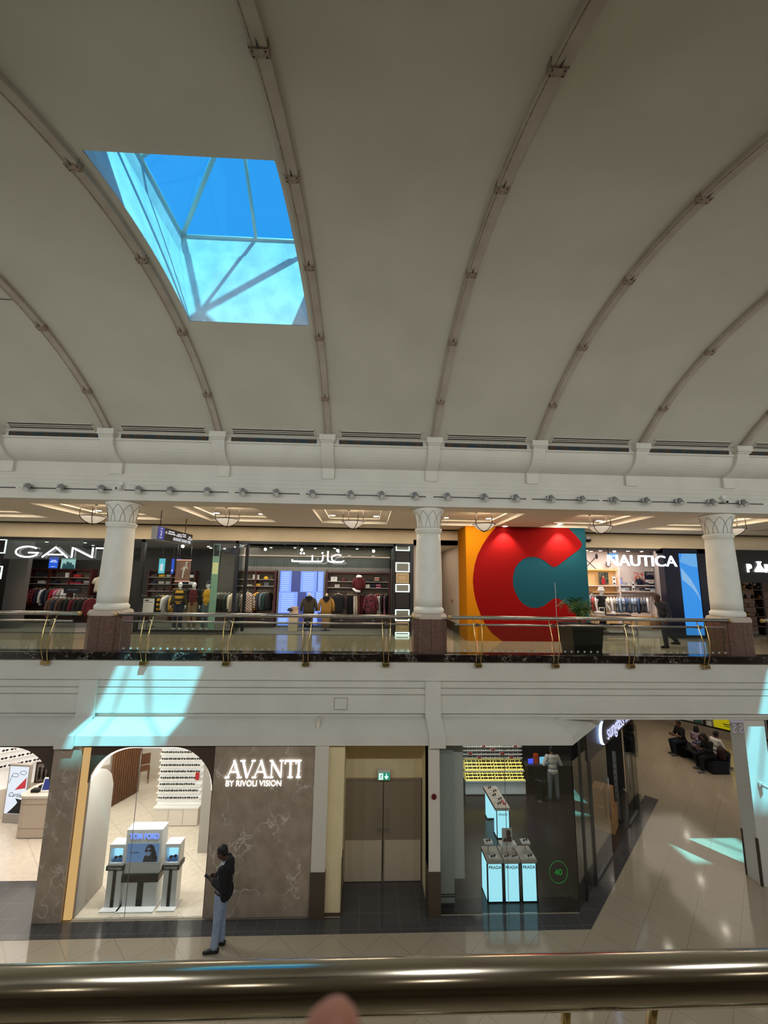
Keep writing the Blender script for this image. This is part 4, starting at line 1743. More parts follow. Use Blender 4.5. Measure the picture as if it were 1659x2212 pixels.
for s in (-1, 1):
    x0, x1 = (-.93, -.012) if s < 0 else (.012, .92)
    lf = MB().box(x0, x1, 0, .05, .01, 2.2).build('door_leaf', doorm, dr)
    MB().box(x0 + .03, x1 - .02, -.012, 0, .02, .88).build('kick_plate', kick, lf)
    hx = s * .09
    MB().box(hx - .045, hx + .045, -.016, 0, 1.02, 1.56).build('push_plate', pmat('door_plate', (142, 129, 110), .6), lf)
    m = MB()
    m.box(hx - .05, hx + .05, -.05, -.016, 1.10, 1.135)
    m.build('handle', silver, lf)
MB().box(-.96, -.93, -.03, .06, 0, 2.23).build('door_frame', pbrown, dr)
MB().box(.92, .95, -.03, .06, 0, 2.23).build('door_frame', pbrown, dr)
MB().box(-.96, .95, -.03, .06, 2.2, 2.23).build('door_frame', doorm, dr)

# running-man exit sign
ex_ = thing('exit_sign', 'green running man exit sign above the double service door', 'exit sign', (.52, 10.9, 2.24))
MB().box(-.15, .15, -.035, .035, 0, .23).build('housing', whitepl, ex_, bevel=.008)
MB().box(-.14, .14, -.04, -.035, .01, .17).build('green_panel', emat('exit_green', (20, 140, 110), 1.0), ex_)
m = MB()
m.box(-.12, -.02, -.043, -.04, .02, .16)
m.build('doorway_print', emat('exit_pale', (220, 250, 240), 1.3), ex_)
m = MB()
gm = emat('exit_green', (20, 140, 110), 1.0)
m.prism([(-.055 + .013 * math.cos(a), .14 + .013 * math.sin(a)) for a in [2 * PI * k_ / 10 for k_ in range(10)]], -.046, -.043)
stroke(m, (-.06, .125), (-.075, .08), .02, -.046, -.043)
stroke(m, (-.075, .082), (-.05, .055), .014, -.046, -.043)
stroke(m, (-.05, .055), (-.062, .03), .012, -.046, -.043)
stroke(m, (-.078, .082), (-.095, .055), .013, -.046, -.043)
stroke(m, (-.095, .055), (-.112, .05), .011, -.046, -.043)
stroke(m, (-.062, .12), (-.035, .1), .01, -.046, -.043)
stroke(m, (-.062, .12), (-.092, .105), .01, -.046, -.043)
m.build('figure_print', gm, ex_)
m = MB()
stroke(m, (.06, .15), (.06, .05), .022, -.043, -.04)
m.prism([(.01, .085), (.06, .025), (.11, .085), (.09, .10), (.06, .065), (.03, .10)], -.043, -.04)
m.build('arrow_print', emat('exit_pale', (220, 250, 240), 1.3), ex_)
fa = thing('fire_alarm', 'round red fire alarm on the white pier right of the service door', 'fire alarm', (1.58, 9.92, 2.33))
MB().cyl((0, 0, 0), (0, -.03, 0), .055, .055, n=24).build('back_box', pmat('alarm_red', (150, 16, 24), .4), fa)
MB().cyl((0, -.03, 0), (0, -.06, 0), .045, .03, n=24).build('sounder', pmat('alarm_dark', (90, 8, 16), .35), fa)

# ---------------------------------------------------------------- sunglasses shop on the corner
hutfloor = pmat('hut_floor', (58, 50, 46), .25, c2=(50, 44, 40), scale=3)
hutwall = pmat('hut_wall', (26, 24, 24), .5)
m = MB()
e1 = d45(6.0, 0, .006)
m.add([(1.72, 10.0, .006), (4.73, 10.0, .006), (e1.x, e1.y, .006), (e1.x, 15.3, .006), (1.72, 15.3, .006)], [(0, 1, 2, 3, 4)])
struct(m.build('floor_hut', hutfloor), 'dark brown floor of the corner sunglasses shop')
struct(MB().box(1.71, 9.1, 15.3, 15.45, 0, 3.8).build('wall_hut_back', hutwall))
struct(MB().box(1.62, 1.72, 10.4, 15.4, 0, 3.8).build('wall_hut_side', hutwall))
tag(MB().box(1.75, 2.08, 10.25, 10.32, 0.05, 3.40).build('glass_screen', pmat('hut_panel', (170, 176, 174), .5)), 'tall pale panel just behind the glass beside the right pier', 'panel')
tag(MB().box(2.09, 2.35, 10.42, 10.5, .41, 3.40).build('glass_screen', pmat('hut_panel_b', (206, 206, 204), .5)), 'tall white panel behind the glass, second from the pier', 'panel')
nt_ = thing('glass_notice', 'tiny two-line black notice at the foot of the pale glass panel', 'notice', (1.93, 10.24, .16))
m = MB()
m.box(-.17, .17, -.004, 0, .05, .072)
m.box(-.17, .17, -.004, 0, .0, .03)
m.build('print_line', ink, nt_)
pn = MB()
pn.box(1.72, 3.19, 9.995, 10.005, .01, 3.4)
pn.box(3.2, 4.73, 9.995, 10.005, .01, 3.4)
g = pn.build('window_hut', glass_shop)
g['kind'] = 'structure'
area('hut_ceiling', (4.0, 12.8, 3.7), 3.2, 3.6, 34, (1, .93, .85))
area('hut_shelves', (4.45, 14.3, 2.9), 1.9, .5, 26, (1, .95, .86), (0, .5, -1))

un = thing('eyewear_shelf', 'white wall unit with glowing yellow trays in the corner sunglasses shop', 'shelf unit', (4.44, 15.2, 0))
MB().box(-1.02, 1.02, 0, .08, 0, 2.9).build('back_panel', shelfwhite, un)
MB().box(-1.02, 1.02, -.3, 0, .03, .44).build('cabinet', whitelac, un, bevel=.01)
MB().box(-1.0, 1.0, -.26, 0, 0, .03).build('toe_kick', black, un)
yel = emat('tray_yellow', (246, 226, 110), 1.0)
for tier, (z0, z1, y0, y1) in enumerate(((.47, .66, -.34, -.12), (.74, .97, -.24, -.04))):
    MB().box(-1.02, 1.02, y0, 0, z0 - .05, z0 - .012).build('ledge', whitelac, un)
    for q in range(4):
        x0 = -1.0 + q * .5
        m = MB()
        m.add([(x0 + .015, y0, z0), (x0 + .485, y0, z0), (x0 + .485, y1, z1), (x0 + .015, y1, z1)], [(0, 1, 2, 3)])
        m.build('lit_tray', yel, un, solid=.012)
        for a in range(3):
            for b in range(3):
                u, v = (a + .5) / 3, (b + .5) / 3
                eyewear((4.44 + x0 + .02 + .46 * u, 15.2 + y0 + (y1 - y0) * v - .02, z0 + (z1 - z0) * v + .008), random.uniform(-.08, .08),
                        'black sunglasses on the %s tier of glowing yellow trays' % ('lower' if tier == 0 else 'upper'), 'sunglasses on the %s yellow trays' % ('lower' if tier == 0 else 'upper'), 1.2)
rlab = pmat('label_red', (176, 26, 30), .5)
for i, z in enumerate((1.07, 1.19, 1.31, 1.43)):
    sh_ = MB().box(-1.02, 1.02, -.1, 0, z - .018, z).build('shelf', shelfwhite, un)
    for k_ in range(13):
        x = -.94 + k_ * .157
        if (k_ + 2 * i) % 7 == 3:
            MB().box(x - .06, x + .06, -.11, -.1, z, z + .05).build('red_label', rlab, sh_)
            continue
        eyewear((4.44 + x, 15.14, z), random.uniform(-.1, .1), 'dark sunglasses on the %s white shelf above the yellow trays' % ORD[i], 'sunglasses on the %s shelf above the trays' % ORD[i], .95)
ct = thing('shop_counter', 'black counter along the back of the corner sunglasses shop', 'counter', (6.4, 15.02, 0))
MB().box(-.85, .85, -.1, .25, 0, .9).build('carcass', blackgloss, ct)
MB().box(-.9, .9, -.16, .27, .9, .94).build('worktop', pmat('counter_grey', (70, 68, 66), .4), ct)
MB().box(-.9, .9, .2, .27, .94, 1.9).build('back_panel', hutwall, ct)
for x, w, h, c, lab in ((5.68, .2, .18, (70, 90, 240), 'small blue lit display at the end of the black counter'), (6.12, .3, .24, (120, 190, 220), 'pale blue laptop screen on the black counter')):
    s_ = thing('screen', lab, 'screen', (x, 14.95, .94), .2)
    MB().box(-w / 2 - .012, w / 2 + .012, 0, .02, 0, h).build('bezel', black, s_)
    MB().box(-w / 2, w / 2, -.003, 0, .012, h - .012).build('display', emat('disp_%d' % c[0], c, 1.0), s_)
tag(MB().box(-.07, .07, -.06, .06, 0, .3).build('orange_box', pmat('orange', (206, 66, 20), .5), None, (5.88, 15.0, .94), bevel=.01), 'upright orange box on the black counter', 'box')
st = thing('bar_stool', 'black stool in front of the black counter', 'stool', (5.85, 14.6, 0))
MB().lathe([(.17, .58), (.18, .6), (.17, .64), (.05, .65)], 20).build('seat', blackgloss, st)
MB().cyl((0, 0, .02), (0, 0, .58), .025).build('leg', black, st)
MB().lathe([(.2, 0), (.2, .015), (.03, .03)], 20).build('base', black, st)
MB().box(-.17, .17, .12, .16, .64, .95).build('backrest', blackgloss, st, bevel=.02)

# light-box plinths in the window
prl = emat('lightbox_cyan', (158, 224, 240), 1.15)
teal = pmat('letter_teal', (30, 92, 104), .5)


def plinth(name, label, loc, hx, y1, h, front=True, group=None, letter=True, side=True):
    r = thing(name, label, 'display plinth', loc, 0, group)
    m = MB()
    for sx in (-1, 1):
        for y in (0.0, y1):
            m.box(sx * hx - .014, sx * hx + .014, y - .014, y + .014, 0, h)
    m.box(-hx, hx, 0, y1, 0, .03)
    m.build('frame', blackgloss, r)
    MB().box(-hx + .02, hx - .02, -.008, .004, .03, h - .02).build('lit_front', prl, r)
    if side:
        MB().box(-hx - .008, -hx + .004, .02, y1 - .02, .03, h - .02).build('lit_side', prl, r)
    MB().box(-hx - .012, hx + .012, -.02, y1 + .02, h, h + .075).build('top', pmat('plinth_top', (196, 186, 176), .35), r, bevel=.006)
    if letter:
        text_on(r, 'PRADA', .085, 0, -.010, h * .86, teal, sx=1.05, offset=.001)
    return r


for q, (x, nm) in enumerate(((3.0, 'left'), (3.38, 'middle'), (3.77, 'right'))):
    lab = 'glowing cyan display plinth, %s one of the three in the shop window' % nm
    plinth('display_plinth', lab, (x, 10.29, .006), .17, .46, .78, True, 'three glowing plinths in the window', True, q == 0)
    z = .006 + .855
    tr = []
    if nm != 'middle':
        for dx_ in ((-.02,) if nm == 'left' else (.05,)):
            t_ = thing('display_tray', 'small white tray with sunglasses on the front of the %s plinth' % nm, 'tray', (x + dx_, 10.36, z))
            MB().box(-.11, .11, -.06, .06, 0, .02).build('tray', shelfwhite, t_, bevel=.004)
            eyewear((x + dx_, 10.34, z + .02), .35, 'dark sunglasses on the front tray of the %s plinth' % nm, None, 1.0)
        rs = thing('display_riser', 'raised white pedestal tray at the back of the %s plinth' % nm, 'riser', (x + (-.05 if nm == 'left' else .05), 10.62, z))
        MB().cyl((0, 0, 0), (0, 0, .15), .008, n=8).build('stem', silver, rs)
        MB().box(-.1, .1, -.08, .08, .15, .19).build('tray', shelfwhite, rs, bevel=.004)
        eyewear((rs.location.x, 10.6, z + .19), .3, 'dark sunglasses on the raised tray of the %s plinth' % nm, None, .95)
    else:
        for k_, dx_ in enumerate((-.09, .09)):
            t_ = thing('display_tray', 'small white tray on the middle plinth, %s of two' % ('first' if k_ == 0 else 'second'), 'tray', (x + dx_, 10.36, z))
            MB().box(-.085, .085, -.06, .06, 0, .02).build('tray', shelfwhite, t_, bevel=.004)
            eyewear((x + dx_, 10.34, z + .02), .3, 'brown sunglasses on the middle plinth, %s of two' % ('first' if k_ == 0 else 'second'), None, .95, framemat, pmat('lens_brown', (120, 80, 60), .1))
        ds = thing('picture_stand', 'portrait card standing on the middle glowing plinth', 'picture', (x + .02, 10.6, z))
        MB().box(-.19, .19, -.09, .09, .11, .16).build('shelf', shelfwhite, ds)
        for sx in (-.12, .12):
            MB().cyl((sx, 0, 0), (sx, 0, .11), .007, n=8).build('stem', silver, ds)
        cd_ = MB().box(-.12, .12, .0, .012, .16, .46).build('card', pmat('card_pale', (200, 196, 190), .5), ds)
        m = MB()
        m.prism([(-.1, .18), (.1, .18), (.1, .28), (.02, .3), (-.08, .24)], -.003, 0)
        m.prism([(.03 + .055 * math.cos(a), .35 + .075 * math.sin(a)) for a in [2 * PI * k_ / 14 for k_ in range(14)]], -.003, 0)
        m.build('portrait_print', pmat('portrait_brown', (70, 44, 34), .6), ds)
r = thing('display_table', 'long display table on glowing cyan ends, behind the three plinths', 'display table', (3.93, 12.57, .006))
MB().box(-.17, .17, -.008, .28, .03, .70).build('lit_end', prl, r)
MB().box(-.17, .17, .95, 1.15, .03, .70).build('lit_end', prl, r)
m = MB()
m.box(-.19, .19, -.02, .3, 0, .03)
m.box(-.19, .19, .93, 1.17, 0, .03)
m.box(-.185, -.165, -.014, .006, .03, .72)
m.box(.165, .185, -.014, .006, .03, .72)
m.build('frame', blackgloss, r)
MB().box(-.22, .2, -.03, 1.2, .71, .79).build('table_top', pmat('plinth_top', (196, 186, 176), .35), r, bevel=.006)
text_on(r, 'PRADA', .08, .0, -.010, .58, teal)
for k_, (dx_, dy) in enumerate(((-.05, .15), (.05, .4), (-.05, .62), (.04, .85), (-.06, 1.05))):
    eyewear((3.93 + dx_, 12.57 + dy, .80), .5, 'dark sunglasses on the long display table, %s from its near end' % ORD[k_].replace('lowest', 'first'), None, 1.1)
tag(MB().box(-.03, .03, -.1, .1, 0, .02).build('red_tray', rlab, None, (4.02, 12.8, .80)), 'little red tray at the near end of the long display table', 'tray')
sk = thing('glass_sticker', 'round green forty sticker on the corner shop glass', 'sticker', (4.31, 9.99, .78))
gsm = pmat('sticker_green', (40, 150, 66), .5, emit=.12, ecol=(40, 190, 70))
MB().tube([(.2 * math.cos(a), 0, .215 * math.sin(a)) for a in [2 * PI * k_ / 40 for k_ in range(40)]], .006, 5, True).build('ring_print', gsm, sk)
text('lettering', '40', .17, gsm, sk, (0, 0, -.06), extrude=.001, offset=.003)

# glass wall running off at 45 degrees
A45 = Matrix(((dx, dx, 0, 4.74), (dx, -dx, 0, 9.97), (0, 0, 1, 0), (0, 0, 0, 1)))   # local x along the wall, y out of the shop
m = MB()
for a, b in ((.03, .4), (.6, 1.05), (5.2, 6.0)):
    m.box(a, b, -.01, 0, .02, 3.0, A45)
g = m.build('window_corner', glass_shop)
g['kind'] = 'structure'
m = MB()
m.box(.42, .56, -.12, 0, 0, 3.37, A45)
m.box(1.05, 1.25, -.16, 0, 0, 3.37, A45)
m.box(5.5, 5.75, -.3, -.02, 0, 3.37, A45)
struct(m.build('trim_8', blackgloss), 'black upright posts of the corner shop')
hd_ = thing('shop_header', 'dark header board over the corner shop entrance', 'header', (0, 0, 0))
MB().box(1.0, 6.1, -.2, .02, 2.72, 3.37, A45).build('board', pmat('header_brown', (66, 56, 50), .4), hd_)
sg = thing('shop_sign', 'blue-white lit lettering on the dark corner shop header', 'sign', tuple(A45 @ Vector((2.2, .03, 3.10))), PI / 4)
pts = []
m = MB()
out = [(.27 * math.cos(a), .29 * math.sin(a)) for a in [PI * .55 + PI * .9 * k_ / 16 for k_ in range(17)]]
inn = [(.27 * math.cos(a) * .86 + .05, .29 * math.sin(a) * .97) for a in [PI * 1.45 - PI * .9 * k_ / 16 for k_ in range(17)]]
m.prism(out + inn, -.05, 0)
m.build('crescent', emat('sign_ice', (170, 196, 255), 3.0), sg)
text('lettering', 'sunglass hut', .56, emat('sign_violet', (206, 212, 255), 1.2), sg, (.42, -.01, -.30), sx=.98, extrude=.006, align='LEFT', offset=-.004)
for nm, a, b, ang, lab in (('glass_door', 1.3, 2.6, 0.0, 'clear glass door leaf at the near side of the corner shop entrance'), ('glass_door', 4.45, 5.4, 0.0, 'clear glass door leaf at the far side of the corner shop entrance')):
    t_ = thing(nm, lab, 'door', tuple(A45 @ Vector((a, -.02, .02))), PI / 4)
    MB().box(0, b - a, -.006, .006, 0, 2.65).build('pane', glass_shop, t_)
    MB().box(0, b - a, -.014, .014, 0, .06).build('bottom_rail', silver, t_)
    MB().tube([((b - a) * (.9 if a < 2 else .12), -.05, .9), ((b - a) * (.9 if a < 2 else .12), -.05, 1.9)], .014, 8).build('handle', silver, t_)
for k_, (t, n_, z0, s, lab) in enumerate(((3.9, -.55, 0, .62, 'large cardboard box on the corner shop floor by the door'), (3.9, -.55, .62, .5, 'yellowish cardboard box stacked on the larger one'))):
    p = A45 @ Vector((t, n_, 0))
    b_ = thing('cardboard_box', lab, 'box', (p.x, p.y, z0 + .006), PI / 4 + .1)
    MB().box(-s / 2, s / 2, -s / 2, s / 2, 0, s * .9 if k_ else s).build('carton', pmat('carton', (176, 132, 84), .8, c2=(166, 122, 76), scale=4), b_, bevel=.006)
    MB().box(-s / 2 - .002, s / 2 + .002, -.03, .03, s * .899 if k_ else s - .001, (s * .9 if k_ else s) + .002).build('tape', pmat('tape', (200, 170, 120), .3), b_)
# small black stand with glasses inside the entrance
rk = thing('eyewear_rack', 'slim upright rack of glasses inside the corner shop door', 'rack', tuple(A45 @ Vector((4.55, -.35, .006))), PI / 4)
MB().box(-.04, .04, -.04, .04, 0, 1.9).build('post', silver, rk)
MB().box(-.12, .12, -.12, .12, 0, .02).build('base', black, rk)
for k_ in range(7):
    p = rk.matrix_basis @ Vector((0, .06, 0))
    eyewear((p.x + .03, p.y - .06, .55 + k_ * .17), PI / 4, 'glasses on the slim upright rack inside the corner shop door', 'glasses on the slim upright rack', 1.0)

# ---------------------------------------------------------------- corridor beyond
corr = pmat('corridor_wall', (206, 190, 172), .7)
struct(MB().box(6, 24, 27, 27.2, 0, 3.8).build('wall_corridor_end', corr))
CW0, CWa = Vector((16.37, 20.33, 0)), math.atan2(-.83, .557)
w_ = struct(MB().box(-2.6, 5, .03, .25, 0, 3.8).build('wall_corridor_right', pmat('corridor_stone', (196, 186, 172), .6), None, CW0, CWa))
struct(MB().box(-2.6, 5, -.06, .03, 0, .34).build('baseboard_corridor', pmat('corridor_plinth', (150, 140, 126), .5), None, CW0, CWa))
struct(MB().box(17.0, 20, 17.2, 17.5, 0, 3.8).build('wall_dark_shopfront', blackgloss), 'black shopfront at the right end of the ground floor')
area('corridor_ceiling', (13.0, 17.5, 3.75), 4.0, 7.0, 85, (1, .86, .72))
MW = Matrix.Translation(CW0) @ Matrix.Rotation(CWa, 4, 'Z')
wn = thing('window_3', 'black framed shop window in the corridor wall', None, tuple(MW @ Vector((0, .03, .34))), CWa)
wn['kind'] = 'structure'
for a, b, c, d in ((-1.5, 2.2, 0, .07), (-1.5, -1.44, 0, 2.4), (2.14, 2.2, 0, 2.4), (-1.5, 2.2, 2.34, 2.4)):
    MB().box(a, b, -.06, 0, c, d).build('frame', black, wn)
MB().box(-1.44, 2.14, -.02, 0, .07, 2.34).build('backing', pmat('win_grey', (150, 150, 152), .5), wn)
yp = thing('poster', 'yellow poster in the corridor shop window', 'poster', tuple(MW @ Vector((.62, 0, .42))), CWa)
MB().box(-.42, .75, -.015, 0, 0, 1.6).build('sheet', pmat('poster_yellow', (216, 206, 20), .5, emit=.25, ecol=(226, 214, 20)), yp)
m = MB()
m.box(-.05, .5, -.018, -.015, .20, .24)
m.box(-.02, .6, -.018, -.015, .12, .15)
m.build('print_line', ink, yp)
for x, w, h, c, lab in ((-.95, .7, .75, (196, 196, 200), 'pale leaflet standing in the corridor shop window'), (-.12, .16, .9, (26, 26, 30), 'dark upright strap in the corridor shop window'),
                        (.02, .22, .2, (228, 228, 226), 'small white box in the corridor shop window'), (-.42, .3, .14, (60, 110, 96), 'small green item in the corridor shop window')):
    tag(MB().box(-w / 2, w / 2, -.05, -.01, 0, h).build('window_item', pmat('witem_%d' % c[0], c, .5), None, tuple(MW @ Vector((x, 0, .42))), CWa), lab, 'display item')
bn = thing('bench', 'long black bench in the corridor', 'bench', (13.42, 17.35, 0))
MB().box(-.34, .34, -1.05, 1.05, .38, .45).build('seat', blackgloss, bn, bevel=.02)
MB().box(-.33, .33, -1.05, -.45, 0, .38).build('pedestal', blackgloss, bn, bevel=.02)
MB().box(-.33, .33, .45, 1.05, 0, .38).build('pedestal', blackgloss, bn, bevel=.02)
# corridor pillar lit by the sun
struct(MB().box(9.48, 10.02, 10.66, 11.08, 0, 3.8).build('wall_corridor_pier', paint), 'white pier at the right end of the ground floor')
m = MB()
m.box(9.465, 9.50, 11.05, 11.09, 0, 1.02)
m.box(9.465, 9.50, 10.645, 10.70, 0, 1.02)
struct(m.build('trim_9', pmat('guard_brown', (70, 58, 48), .5)), 'dark corner guards on the white pier')
cc = thing('security_camera', 'white security camera on the sunlit white pier', 'camera', (9.72, 10.66, 2.2))
MB().box(-.05, .05, -.04, 0, -.05, .06).build('mount', whitepl, cc, bevel=.008)
MB().cyl((0, -.04, .02), (.08, -.12, -.02), .035, .04, n=16).build('housing', whitepl, cc)
MB().cyl((.08, -.12, -.02), (.085, -.125, -.023), .03, n=16).build('lens', blackgloss, cc)
ss = thing('hanging_letters', 'two pale mirrored letters hanging below the spandrel', 'sign', (9.16, 10.63, 3.52))
lm = pmat('letter_lilac', (206, 198, 220), .5)
for k_ in range(2):
    tx = text('letter', 'S', .30, lm, ss, (.05 + k_ * .17, 0, -.13 - k_ * .01), extrude=.006, sx=-.85, offset=.002)
MB().box(-.05, .33, -.004, .004, .1, .2).build('fixing_bar', lm, ss)

# ================================================================ upper gallery shops


def pattern(name, c1, c2, scale, kind='check', rough=.85):
    m = bpy.data.materials.new(name)
    m.use_nodes = True
    N, L = m.node_tree.nodes, m.node_tree.links
    b = N['Principled BSDF']
    b.inputs['Roughness'].default_value = rough
    t = N.new('ShaderNodeTexCoord')
    if kind == 'check':
        w = N.new('ShaderNodeTexChecker')
        w.inputs['Scale'].default_value = scale
        w.inputs['Color1'].default_value = lin(c1)
        w.inputs['Color2'].default_value = lin(c2)
        L.new(t.outputs['Object'], w.inputs['Vector'])
        L.new(w.outputs['Color'], b.inputs['Base Color'])
    else:
        w = N.new('ShaderNodeTexWave')
        w.bands_direction = 'Z' if kind == 'hoop' else 'X'
        w.inputs['Scale'].default_value = scale
        r = N.new('ShaderNodeValToRGB')
        r.color_ramp.interpolation = 'CONSTANT'
        r.color_ramp.elements[0].color = lin(c1)
        r.color_ramp.elements[1].position = .5
        r.color_ramp.elements[1].color = lin(c2)
        L.new(t.outputs['Object'], w.inputs['Vector'])
        L.new(w.outputs['Fac'], r.inputs[0])
        L.new(r.outputs[0], b.inputs['Base Color'])
    MATS[name] = m
    return m


def cl(n, c):
    return pmat('cloth_' + n, c, .9)


C_BLACK, C_NAVY, C_WHITE, C_CREAM, C_RED, C_WINE = cl('black', (20, 19, 22)), cl('navy', (30, 36, 58)), cl('white', (226, 222, 218)), cl('cream', (206, 192, 168)), cl('red', (168, 28, 36)), cl('wine', (84, 18, 26))
C_GREY, C_DGREY, C_GREEN, C_OLIVE, C_YELLOW, C_TAN, C_TEALG = cl('grey', (110, 110, 114)), cl('dark_grey', (58, 56, 58)), cl('green', (18, 52, 42)), cl('olive', (60, 54, 36)), cl('yellow', (206, 156, 34)), cl('tan', (150, 112, 50)), cl('slate', (86, 100, 106))
C_BROWN, C_PINK, C_LBLUE, C_BLUE, C_STONE, C_KHAKI = cl('brown', (78, 54, 46)), cl('pink', (206, 130, 160)), cl('light_blue', (150, 170, 190)), cl('blue', (70, 92, 130)), cl('stone', (176, 166, 156)), cl('khaki', (128, 104, 74))
P_BUFF = pattern('plaid_red', (150, 22, 26), (22, 16, 18), 14)
P_PLAID = pattern('plaid_brown', (206, 190, 172), (84, 48, 38), 20)
P_HOOP = pattern('hoop_yellow', (206, 156, 34), (24, 22, 24), 1.6, 'hoop')
P_STRIPE = pattern('stripe_blue', (206, 212, 220), (60, 76, 104), 9, 'stripe')
P_STRIPEB = pattern('stripe_grey', (120, 128, 140), (74, 82, 96), 9, 'stripe')
P_FLORAL = pmat('cloth_floral', (40, 22, 30), .9, c2=(150, 60, 76), scale=26, lo=.5, hi=.56)
shopgrey = pmat('shop_carpet', (120, 114, 106), .7, c2=(112, 106, 98), scale=8)
gdark = pmat('gant_dark', (52, 48, 45), .7)
gceil = pmat('gant_ceiling', (150, 144, 138), .8)

# floors and shells
struct(MB().box(X0, 12.75, 15.3, 22, ZU, ZU + .012).build('floor_shops', shopgrey), 'grey floor inside the upper shops')
m = MB()
m.box(-9.2, -4.6, 15.02, 15.32, ZU, ZU + .06)
m.box(-4.6, 1.0, 15.2, 15.9, ZU, ZU + .006)
m.box(-13.2, -9.2, 15.1, 15.5, ZU, ZU + .006)
struct(m.build('trim_10', granite), 'dark threshold strip along the upper shops')
struct(MB().box(-16, 1.0, 19.3, 19.5, ZU, 9.0).build('wall_menswear_back', gdark))
struct(MB().box(1.0, 1.06, 15.6, 19.4, ZU, 9.0).build('wall_menswear_side', gdark))
struct(MB().box(-16.2, -16, 15.6, 19.4, ZU, 9.0).build('wall_menswear_end', gdark))
struct(MB().box(-16, 1.0, 15.6, 19.4, 8.30, 8.45).build('ceiling_menswear', gceil))
m = MB().box(-16.0, -12.8, 16.3, 16.5, ZU, 8.30)
struct(m.build('wall_menswear_panel', pmat('entrance_grey', (92, 88, 84), .5)), 'plain grey wall panel at the left photo edge')
area('menswear_left', (-11.2, 17.3, 8.27), 4.5, 2.6, 62, NEUT)
area('menswear_window', (-6.2, 16.9, 8.27), 3.4, 2.4, 90, NEUT)
area('menswear_mid', (-1.8, 16.7, 8.27), 5.0, 1.1, 95, NEUT)

# black shopfront frame
m = MB()
for a, b, y0, y1 in ((-8.10, -7.98, 15.22, 15.34), (-4.76, -4.66, 15.22, 15.34), (-4.62, -4.52, 16.0, 16.12), (.98, 1.04, 15.22, 16.1), (1.60, 1.72, 15.2, 15.6)):
    m.box(a, b, y0, y1, ZU, 8.33)
m.box(-13.2, 1.72, 15.22, 15.34, 8.24, 8.34)
m.box(-8.1, -4.66, 15.22, 15.32, ZU, ZU + .13)
m.box(-4.6, 1.0, 16.02, 16.1, 8.22, 8.3)
for k_ in range(8):
    m.box(-4.6 + k_ * .75, -4.56 + k_ * .75, 15.34, 16.02, 8.24, 8.3)
struct(m.build('trim_11', black), 'black frame of the wide upper shopfront')
struct(MB().box(-4.66, 1.0, 15.34, 16.1, 8.30, 8.34).build('ceiling_entrance', pmat('soffit_grey', (104, 100, 98), .6)))
m = MB()
m.box(-7.98, -4.76, 15.27, 15.28, ZU + .13, 8.24)
g = m.build('window_menswear', glass_shop)
g['kind'] = 'structure'
m = MB()
m.box(-4.56, .98, 16.05, 16.06, 7.45, 8.22)
m.box(-4.70, -4.69, 15.34, 16.05, ZU, 8.24)
m.box(-12.85, -8.1, 15.26, 15.27, 7.56, 8.24)
g = m.build('window_transom', glassmat('header_glass', (.66, .73, .73), .05))
g['kind'] = 'structure'

# lit name over the left entrance
sg = thing('shop_sign', 'large lit white wide-letter sign over the left upper entrance', 'sign', (-12.4, 15.2, 7.63))


def wide(m, pts, w=.07, closed=False):
    w = w * .72
    """a lit letter stroke as a flat ribbon"""
    for a, b in zip(pts, pts[1:]):
        stroke(m, a, b, w, -.03, -.01)
    for p in pts[1:-1]:
        m.prism([(p[0] + w / 2 * math.cos(t), p[1] + w / 2 * math.sin(t)) for t in [2 * PI * q / 10 for q in range(10)]], -.03, -.01)
    return m


Hg = .37
gw = .78
G = [(gw / 2 + gw / 2 * math.cos(a), Hg / 2 + Hg / 2 * math.sin(a)) for a in [math.radians(42 + q * 12) for q in range(25)]]
m = MB()
wide(m, G[:1] + G + [(gw * .98, Hg * .42), (gw * .55, Hg * .42)])
m.build('letter', signwhite, sg)
m = MB()
wide(m, [(.92, 0), (1.36, Hg)])
wide(m, [(1.34, Hg), (1.80, 0)])
wide(m, [(1.10, .10), (1.62, .10)], .06)
m.build('letter', signwhite, sg)
m = MB()
wide(m, [(1.94, 0), (1.94, Hg)])
wide(m, [(1.94, Hg - .02), (2.64, .02)])
wide(m, [(2.64, 0), (2.64, Hg)])
m.build('letter', signwhite, sg)
m = MB()
wide(m, [(2.74, Hg - .02), (3.42, Hg - .02)], .065)
wide(m, [(3.08, 0), (3.08, Hg)])
m.build('letter', signwhite, sg)
for x in (.4, 1.36, 2.3, 3.08):
    MB().cyl((x, -.01, .345), (x, .065, .345), .008, n=6).build('standoff_pin', silver, sg)
# arabic name over the middle entrance: right to left
sg = thing('shop_sign', 'lit white arabic sign over the middle upper entrance', 'sign', (-2.72, 15.22, 7.60))
for x in (.2, 1.7):
    MB().cyl((x, .03, .06), (x, .03, .66), .006, n=6).build('hanger_rod', silver, sg)
m = MB()
wide(m, [(.02, .10), (.02, .03), (.74, .03), (.74, .26)], .07)
m.build('letter', signwhite, sg)
m = MB()
wide(m, [(.74, .03), (1.05, .03), (1.10, .06), (1.12, .12), (1.12, .26)], .07)
m.build('letter', signwhite, sg)
m = MB()
wide(m, [(1.30, .42), (1.30, .12), (1.33, .05), (1.40, .03), (1.84, .03)], .07)
m.build('letter', signwhite, sg)
m = MB()
ar = [(1.84 - .19 + .21 * math.cos(a), .16 + .13 * math.sin(a)) for a in [math.radians(50 + q * 22) for q in range(11)]]
wide(m, ar, .06)
wide(m, [(1.5, .03), (1.78, .03), (1.9, .07)], .06)
m.build('letter', signwhite, sg)
m = MB()
